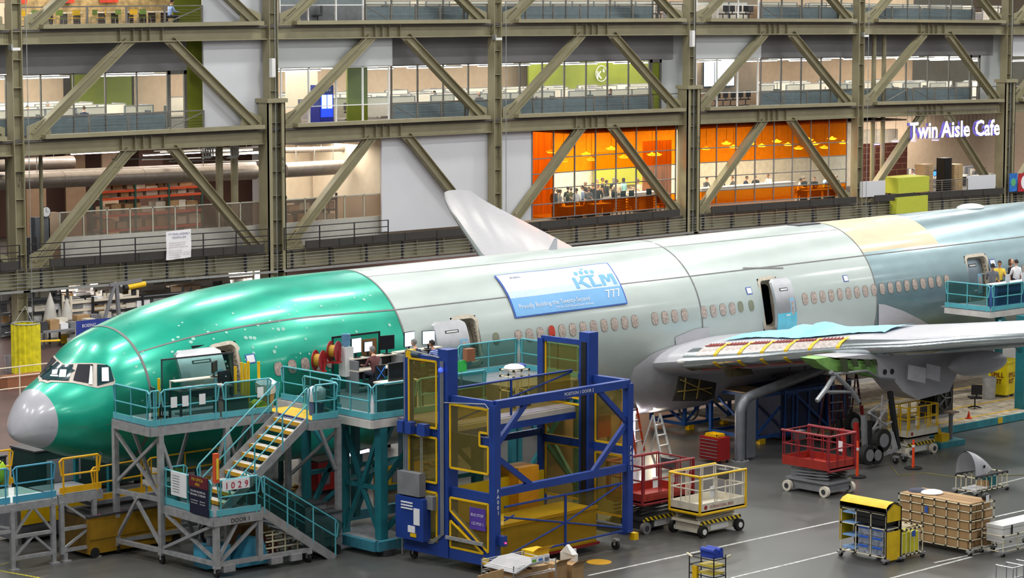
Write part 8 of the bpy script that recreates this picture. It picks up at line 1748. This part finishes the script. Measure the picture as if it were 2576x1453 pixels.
tb = thing('blue_tarp', 'pale blue protective sheet crumpled on top of the inboard wing', 'tarp', AR @ wingpt(6, .3)); m = M(); R = []; r = random.Random(8)
y0, y1 = ycov[1]*.9, ycov[6]+.9
for i in range(41):
    f = i/40; y = y0+(y1-y0)*f; uw_ = .10+.02*math.sin(f*9); h = .03+.02*r.random()+(.30*math.exp(-((f-.50)/.045)**2)+.22*math.exp(-((f-.36)/.04)**2)); R.append([tuple(AR @ (wingpt(y, u, True, .05)+Vector((0, 0, h*math.sin(PI*k/5)+.03*r.random())))) for k, u in enumerate(np.linspace(uw_, .30, 6))])
m.grid(R); m.build('tarp_sheet', mat('tarp_blue', (140, 200, 232), .6, var=.05), tb, world=True, smooth=True)
ll = M(); c_ = lplane(1712, 909, -4.2); ll.sph(tuple(c_), .2, 8, 12, (.9, .5, .5)); o = ll.build('landing_light_lens', white, plane, smooth=True, label='white oval lamp lens at the wing root')
# open bay in the fairing
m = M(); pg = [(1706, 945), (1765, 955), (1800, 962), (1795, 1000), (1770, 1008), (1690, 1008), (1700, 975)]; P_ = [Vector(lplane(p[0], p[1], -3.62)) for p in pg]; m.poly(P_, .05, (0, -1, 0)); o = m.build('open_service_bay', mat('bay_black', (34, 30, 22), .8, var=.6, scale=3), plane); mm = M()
for a, b in (((1712, 955), (1790, 990)), ((1760, 955), (1752, 1003)), ((1705, 985), (1790, 975)), ((1725, 950), (1720, 1005))): mm.tube([Vector(lplane(*a, -3.72)), Vector(lplane(*b, -3.72))], .03, 5)
mm.build('bay_pipes', mat('bay_brass', (150, 130, 70), .4, .5), o)
m = M(); m.poly([Vector(lplane(p[0], p[1], -5.2)) for p in ((1815, 922), (1880, 912), (1895, 940), (1832, 950))], .03, (0, -1, 0)); m.build('underwing_access_opening', mat('bay_brown', (70, 60, 36), .7, var=.4, scale=4), plane)
# ---- aft stand by the fourth door
C4 = gp(2492, 783, 5.05); S4 = thing('aft_work_stand', 'aqua-railed work platform at the aft door on the right', 'work stand', (C4[0], C4[1], ZF)); d4 = 5.05-ZF
yl4 = 2.3; M().bb(0, 9, 0, yl4+.2, d4-.06, d4).build('deck', deckg, S4); mm = M(); mm.beam((0, 0, d4-.16), (9, 0, d4-.16), .08, .22); mm.beam((0, 0, d4-.16), (0, yl4, d4-.16), .08, .22); mm.build('deck_edge_beam', mat('pale_deck_beam', 0), S4)
railrun(S4, [(0, yl4, d4), (0, .05, d4)], aqua); railrun(S4, [(.05, 0, d4), (2.2, 0, d4), (4.4, 0, d4), (9, 0, d4)], aqua)
for x, y in ((3.6, .1), (6, .1), (8.8, .1), (3.6, 2.2), (6, 2.2)): leg(S4, x, y, .0, d4-.1, .24, teal, 'tower_column')
brace(S4, (3.6, .1, d4-2.3), (.8, .1, d4-.3), .14, teal); brace(S4, (3.6, .1, d4-2.3), (5.4, .1, d4-.3), .14, teal)
o = thing('round_top_table', 'white round-edged desk with notices on the aft platform', 'desk', (C4[0]+.8, C4[1]+.25, 5.05)); M().bb(0, 3.2, 0, .6, .95, 1.0).build('desk_top', white, o); M().bb(.1, 3.1, .1, .5, 0, .95).build('desk_body', mat('desk_blue', (70, 96, 160), .6), o)
for x in (.5, 1.6, 2.5): M().bb(x, x+.28, -.02, 0, 1.0, 1.38).build('notice_sheet', paper, o)
for px, py, c, sk_, hr, lab, ln in ((2497, 662, 'grey', 1, 0, 'dark-haired person in a grey shirt talking on the aft platform', False), (2509, 663, 'yellow', 1, 0, 'person in a yellow shirt and glasses on the aft platform', False), (2542, 662, 'black', 0, 2, 'long-haired person in a dark top on the aft platform', True), (2556, 674, 'white', 0, 0, 'dark-haired person in a white shirt on the aft platform', False)):
    Y_ = C4[1]+{2497: 1.0, 2509: 1.5, 2542: 1.6, 2556: 1.3}[px]; X = vp(px+(5 if px == 2509 else 0), 700, Y_)[0]; human(lab, (X, Y_, 5.05), {2497: 2.2, 2509: -1.0, 2542: .3, 2556: 2.8}[px], 'talk', cloth[c], None, hr, sk_, long=ln)
# cables on the floor
o = single(M().tube([(G3(2240, 1170)[0], G3(2240, 1170)[1], ZF+.015), (G3(2260, 1195)[0], G3(2260, 1195)[1], ZF+.015), (G3(2330, 1190)[0], G3(2330, 1190)[1], ZF+.015), (G3(2400, 1200)[0], G3(2400, 1200)[1], ZF+.015), (G3(2576, 1195)[0], G3(2576, 1195)[1], ZF+.015)], .012, 5), 'floor_cable', mat('cable_olive', (130, 128, 60), .6), 'thin yellow cable snaking across the dark floor to the cowl cart', 'cable')

# ---- clutter under the forward belly
S5 = thing('belly_stand', 'green-lit low teal-railed platform under the forward belly behind the stairs', 'work stand', (47.5, 70.6, ZF)); M().bb(0, 11, 0, 2.2, 1.5, 1.58).build('deck', deckg, S5)
for i in range(5): railrun(S5, [(.1+2.2*i, 0, 1.58), (2.2+2.2*i, 0, 1.58)], teal, screen=None, r=.035, post=.5)
for x in (.1, 3.7, 7.3, 10.9): leg(S5, x, .1, 0, 1.5, .14, teal); leg(S5, x, 2.1, 0, 1.5, .14, teal)
dk = mat('dark_green_tank', (26, 54, 50), .5)
for i, (x, y, w, d, h, c, lab) in enumerate(((46.5, 73.5, 4.5, 1.5, 1.6, dk, 'dark green tank under the nose behind the yellow power unit'), (52.5, 74., 5, 1.2, 1.8, dk, 'dark green tank under the forward belly'), (58.5, 73.0, 3.5, 1.4, 1.7, mat('dark_maroon', (70, 26, 30), .5), 'dark maroon cabinet row under the belly'), (43, 74.5, 3, 1.2, 1.4, dgrey, 'dark grey unit under the nose'), (54, 67.6, 1.2, .9, 1.1, red, 'small red cabinet beside the teal tower'), (56.2, 66.5, 1.6, .8, .9, yel, 'yellow trolley under the belly near the lift'), (62.5, 72.0, 4, 1.2, 1.5, dgrey, 'dark bench with parts under the belly right of the lift'), (67.5, 73.5, 4, 1.2, 1.3, mgrey, 'grey bench behind the orange ladder'))):
    o = thing('ground_equipment', lab, 'equipment', (x, y, ZF)); M().bb(0, w, 0, d, .12, h).build('machine_body', c, o); M().bb(-.03, w+.03, -.03, d+.03, h, h+.05).build('machine_top', dgrey, o); M().bb(w*.1, w*.4, -.03, 0, h*.3, h*.8).build('access_panel', mgrey, o); M().bb(.1, .3, .1, .3, 0, .12).bb(w-.3, w-.1, .1, .3, 0, .12).build('foot', black, o)
q = (51.6, 63.3, ZF+.42); o = thing('tube_light_bar', 'bright violet-white tube light lying across the teal tower base', 'lamp', (52.2, 64.5, ZF+1.9), .1); M().cyl((0, 0, 0), (1.6, 0, .05), .05, 8).build('lit_tube', mat('tube_glow', 0), o); M().bb(-.05, .02, -.06, .06, -.06, .06).bb(1.58, 1.65, -.06, .06, -.01, .11).build('end_cap', mgrey, o)
for i in range(14):
    x = 50.5+.9*i; y = 69.0+.5*math.sin(i*2.3); o = thing('yellow_hose', 'yellow hose bundle on the floor under the belly', 'hose', (x, y, ZF+.04), i, 'yellow floor hoses'); M().tube([(-.5, 0, 0), (-.2, .15, 0), (.1, -.12, 0), (.5, .1, 0)], .035, 6).build('hose_tube', mat('hose_yellow', 0), o)
# right-hand clutter round the strut
r = random.Random(11)
for i in range(12):
    px, py = r.uniform(2120, 2260), r.uniform(1110, 1165); q = G3(px, py); o = thing('strut_part', 'dark metal engine strut part standing by the strut trolley', 'part', q, r.uniform(0, 3), 'strut parts'); h = r.uniform(.5, 1.7); M().cyl((0, 0, 0), (.15, 0, h), r.uniform(.04, .13), 10).build('part_tube', (dgrey, mat('mount_grey', 0), black, red)[i % 4], o); M().bb(-.2, .2, -.12, .12, 0, .08).build('part_base', dgrey, o)

# ---- narrow stand beyond the lift at the second door
S6 = thing('door_side_platform', 'small aqua-railed platform right of the second door beyond the blue lift', 'work stand', (56.6, 60.6, ZF)); M().bb(0, 3.2, 0, 3.2, 4.14, 4.2).build('deck', deckg, S6); railrun(S6, [(.3, 3.1, 4.2), (3.1, 3.1, 4.2)], aqua); railrun(S6, [(3.15, 3.1, 4.2), (3.15, .1, 4.2)], aqua)
for x, y in ((.1, .2), (3.1, .2), (.1, 3.1), (3.1, 3.1)): leg(S6, x, y, 0, 4.1, .2, teal, 'tower_column')
brace(S6, (.1, .2, .5), (3.1, .2, 3.9), .12, teal); brace(S6, (3.1, .2, .5), (.1, .2, 3.9), .12, teal); brace(S6, (3.1, .2, .5), (3.1, 3.1, 3.9), .12, teal)
q = at3(LP, LA, 3.9, 3.0); t = thing('upper_deck_cart', 'tall cream pipe cart draped with white cloths on the upper lift deck', 'cart', (q[0], q[1], ZF+4.22)); pipecart(t, 0, .65, 0, .6, (.15, .5, .95, 1.15), 2, 1, 1.15); M().sph((.3, .3, 1.2), .36, 6, 12, (1, .9, .35)).build('white_cloth', paper, t, smooth=True); M().sph((.55, .3, 1.25), .2, 6, 12, (1.2, .8, .35)).build('blue_cloth', mat('bag_blue', 0), t, smooth=True); M().bb(.05, .2, -.04, -.02, .4, 1.1).build('hanging_sheet', paper, t)
o = thing('door_notice_board', 'green notice and brown box on a stalk right of the second door', 'sign', (q[0]-.2, q[1]+2.2, ZF+4.2)); M().bb(-.02, .02, -.02, .02, 0, 1.3).build('stalk', mgrey, o); M().bb(-.2, .2, -.03, 0, .95, 1.3).build('green_notice', mat('notice_green', (60, 200, 90), .5), o); M().bb(.15, .5, -.1, .1, 1.25, 1.65).build('brown_box', mat('crate_brown', 0), o)
t = M(); a_ = onfus(252, 1136); p0 = Vector(fus(a_[0], a_[1], .0)); t.tube([p0, p0+Vector((-.02, -.12, -.05)), p0+Vector((-.12, -.2, -.1)), p0+Vector((-.38, -.2, -.1))], .035, 8); t.build('pitot_probe', alum, plane)
for i in range(22):
    q = gp(rp.uniform(60, 330), rp.uniform(800, 870)); h = rp.uniform(.3, 1.0); s_ = rp.uniform(.2, .6); c = (paper, offw, yel, cardb, mat('curtain_yellow', 0), white, mat('hi_vis_green', 0))[i % 7]
    o = thing('parts_bundle', 'wrapped parts bundle among the tables left of the nose', 'bundle', (q[0], q[1], ZF), rp.uniform(0, 3), 'bundles left of the nose'); M().bb(-s_, s_, -.3, .3, .0, h).build('bundle_body', c, o); M().bb(-s_*.3, s_*.3, -.31, .31, h, h+.02).build('strap', mgrey, o)

q = gp(395, 782); tb_ = thing('long_table', 'long pale table heaped with white wrapped rolls behind the green crown', 'table', (q[0]-6, q[1], ZF)); M().bb(0, 14, 0, 1.4, .95, 1.05).build('table_top', offw, tb_)
for x in (.1, 4.6, 9.2, 13.8):
    for y in (.1, 1.3): M().bb(x-.06, x+.06, y-.06, y+.06, 0, .95).build('leg', mgrey, tb_)
for i in range(34):
    x, y = q[0]-6+rp.uniform(.8, 13), q[1]+rp.uniform(.2, 1.2); a = rp.uniform(-.3, .3); L = rp.uniform(.6, 1.6); r_ = rp.uniform(.12, .24); z = ZF+1.05+r_+(i % 3)*.3
    single(M().cyl((x-L/2*math.cos(a), y-L/2*math.sin(a), z), (x+L/2*math.cos(a), y+L/2*math.sin(a), z), r_, 10), 'wrapped_roll', paper, 'white wrapped roll heaped on the long pale table', 'roll', 'rolls on the long table')
# ================================================================ light and floor
def hall_lamp(x, y, z, p=900, sx=4, sy=1.2):
    o = arealight(x, y, z, sx, sy, p, (1, .985, .95), 'high_bay_lamp'); return o
for y, f in ((16, .8), (32, .8), (46, .9), (58, 1), (64, .9), (70, .9), (80, 1), (92, 1), (102, 1)):
    for i in range(9): hall_lamp(18+i*22+(y % 4)*3, y, 27, HALLP*f)
w = bpy.data.worlds.new('hall_air'); SC.world = w; w.use_nodes = True
w.node_tree.nodes['Background'].inputs[0].default_value = (.80, .86, .92, 1); w.node_tree.nodes['Background'].inputs[1].default_value = .17
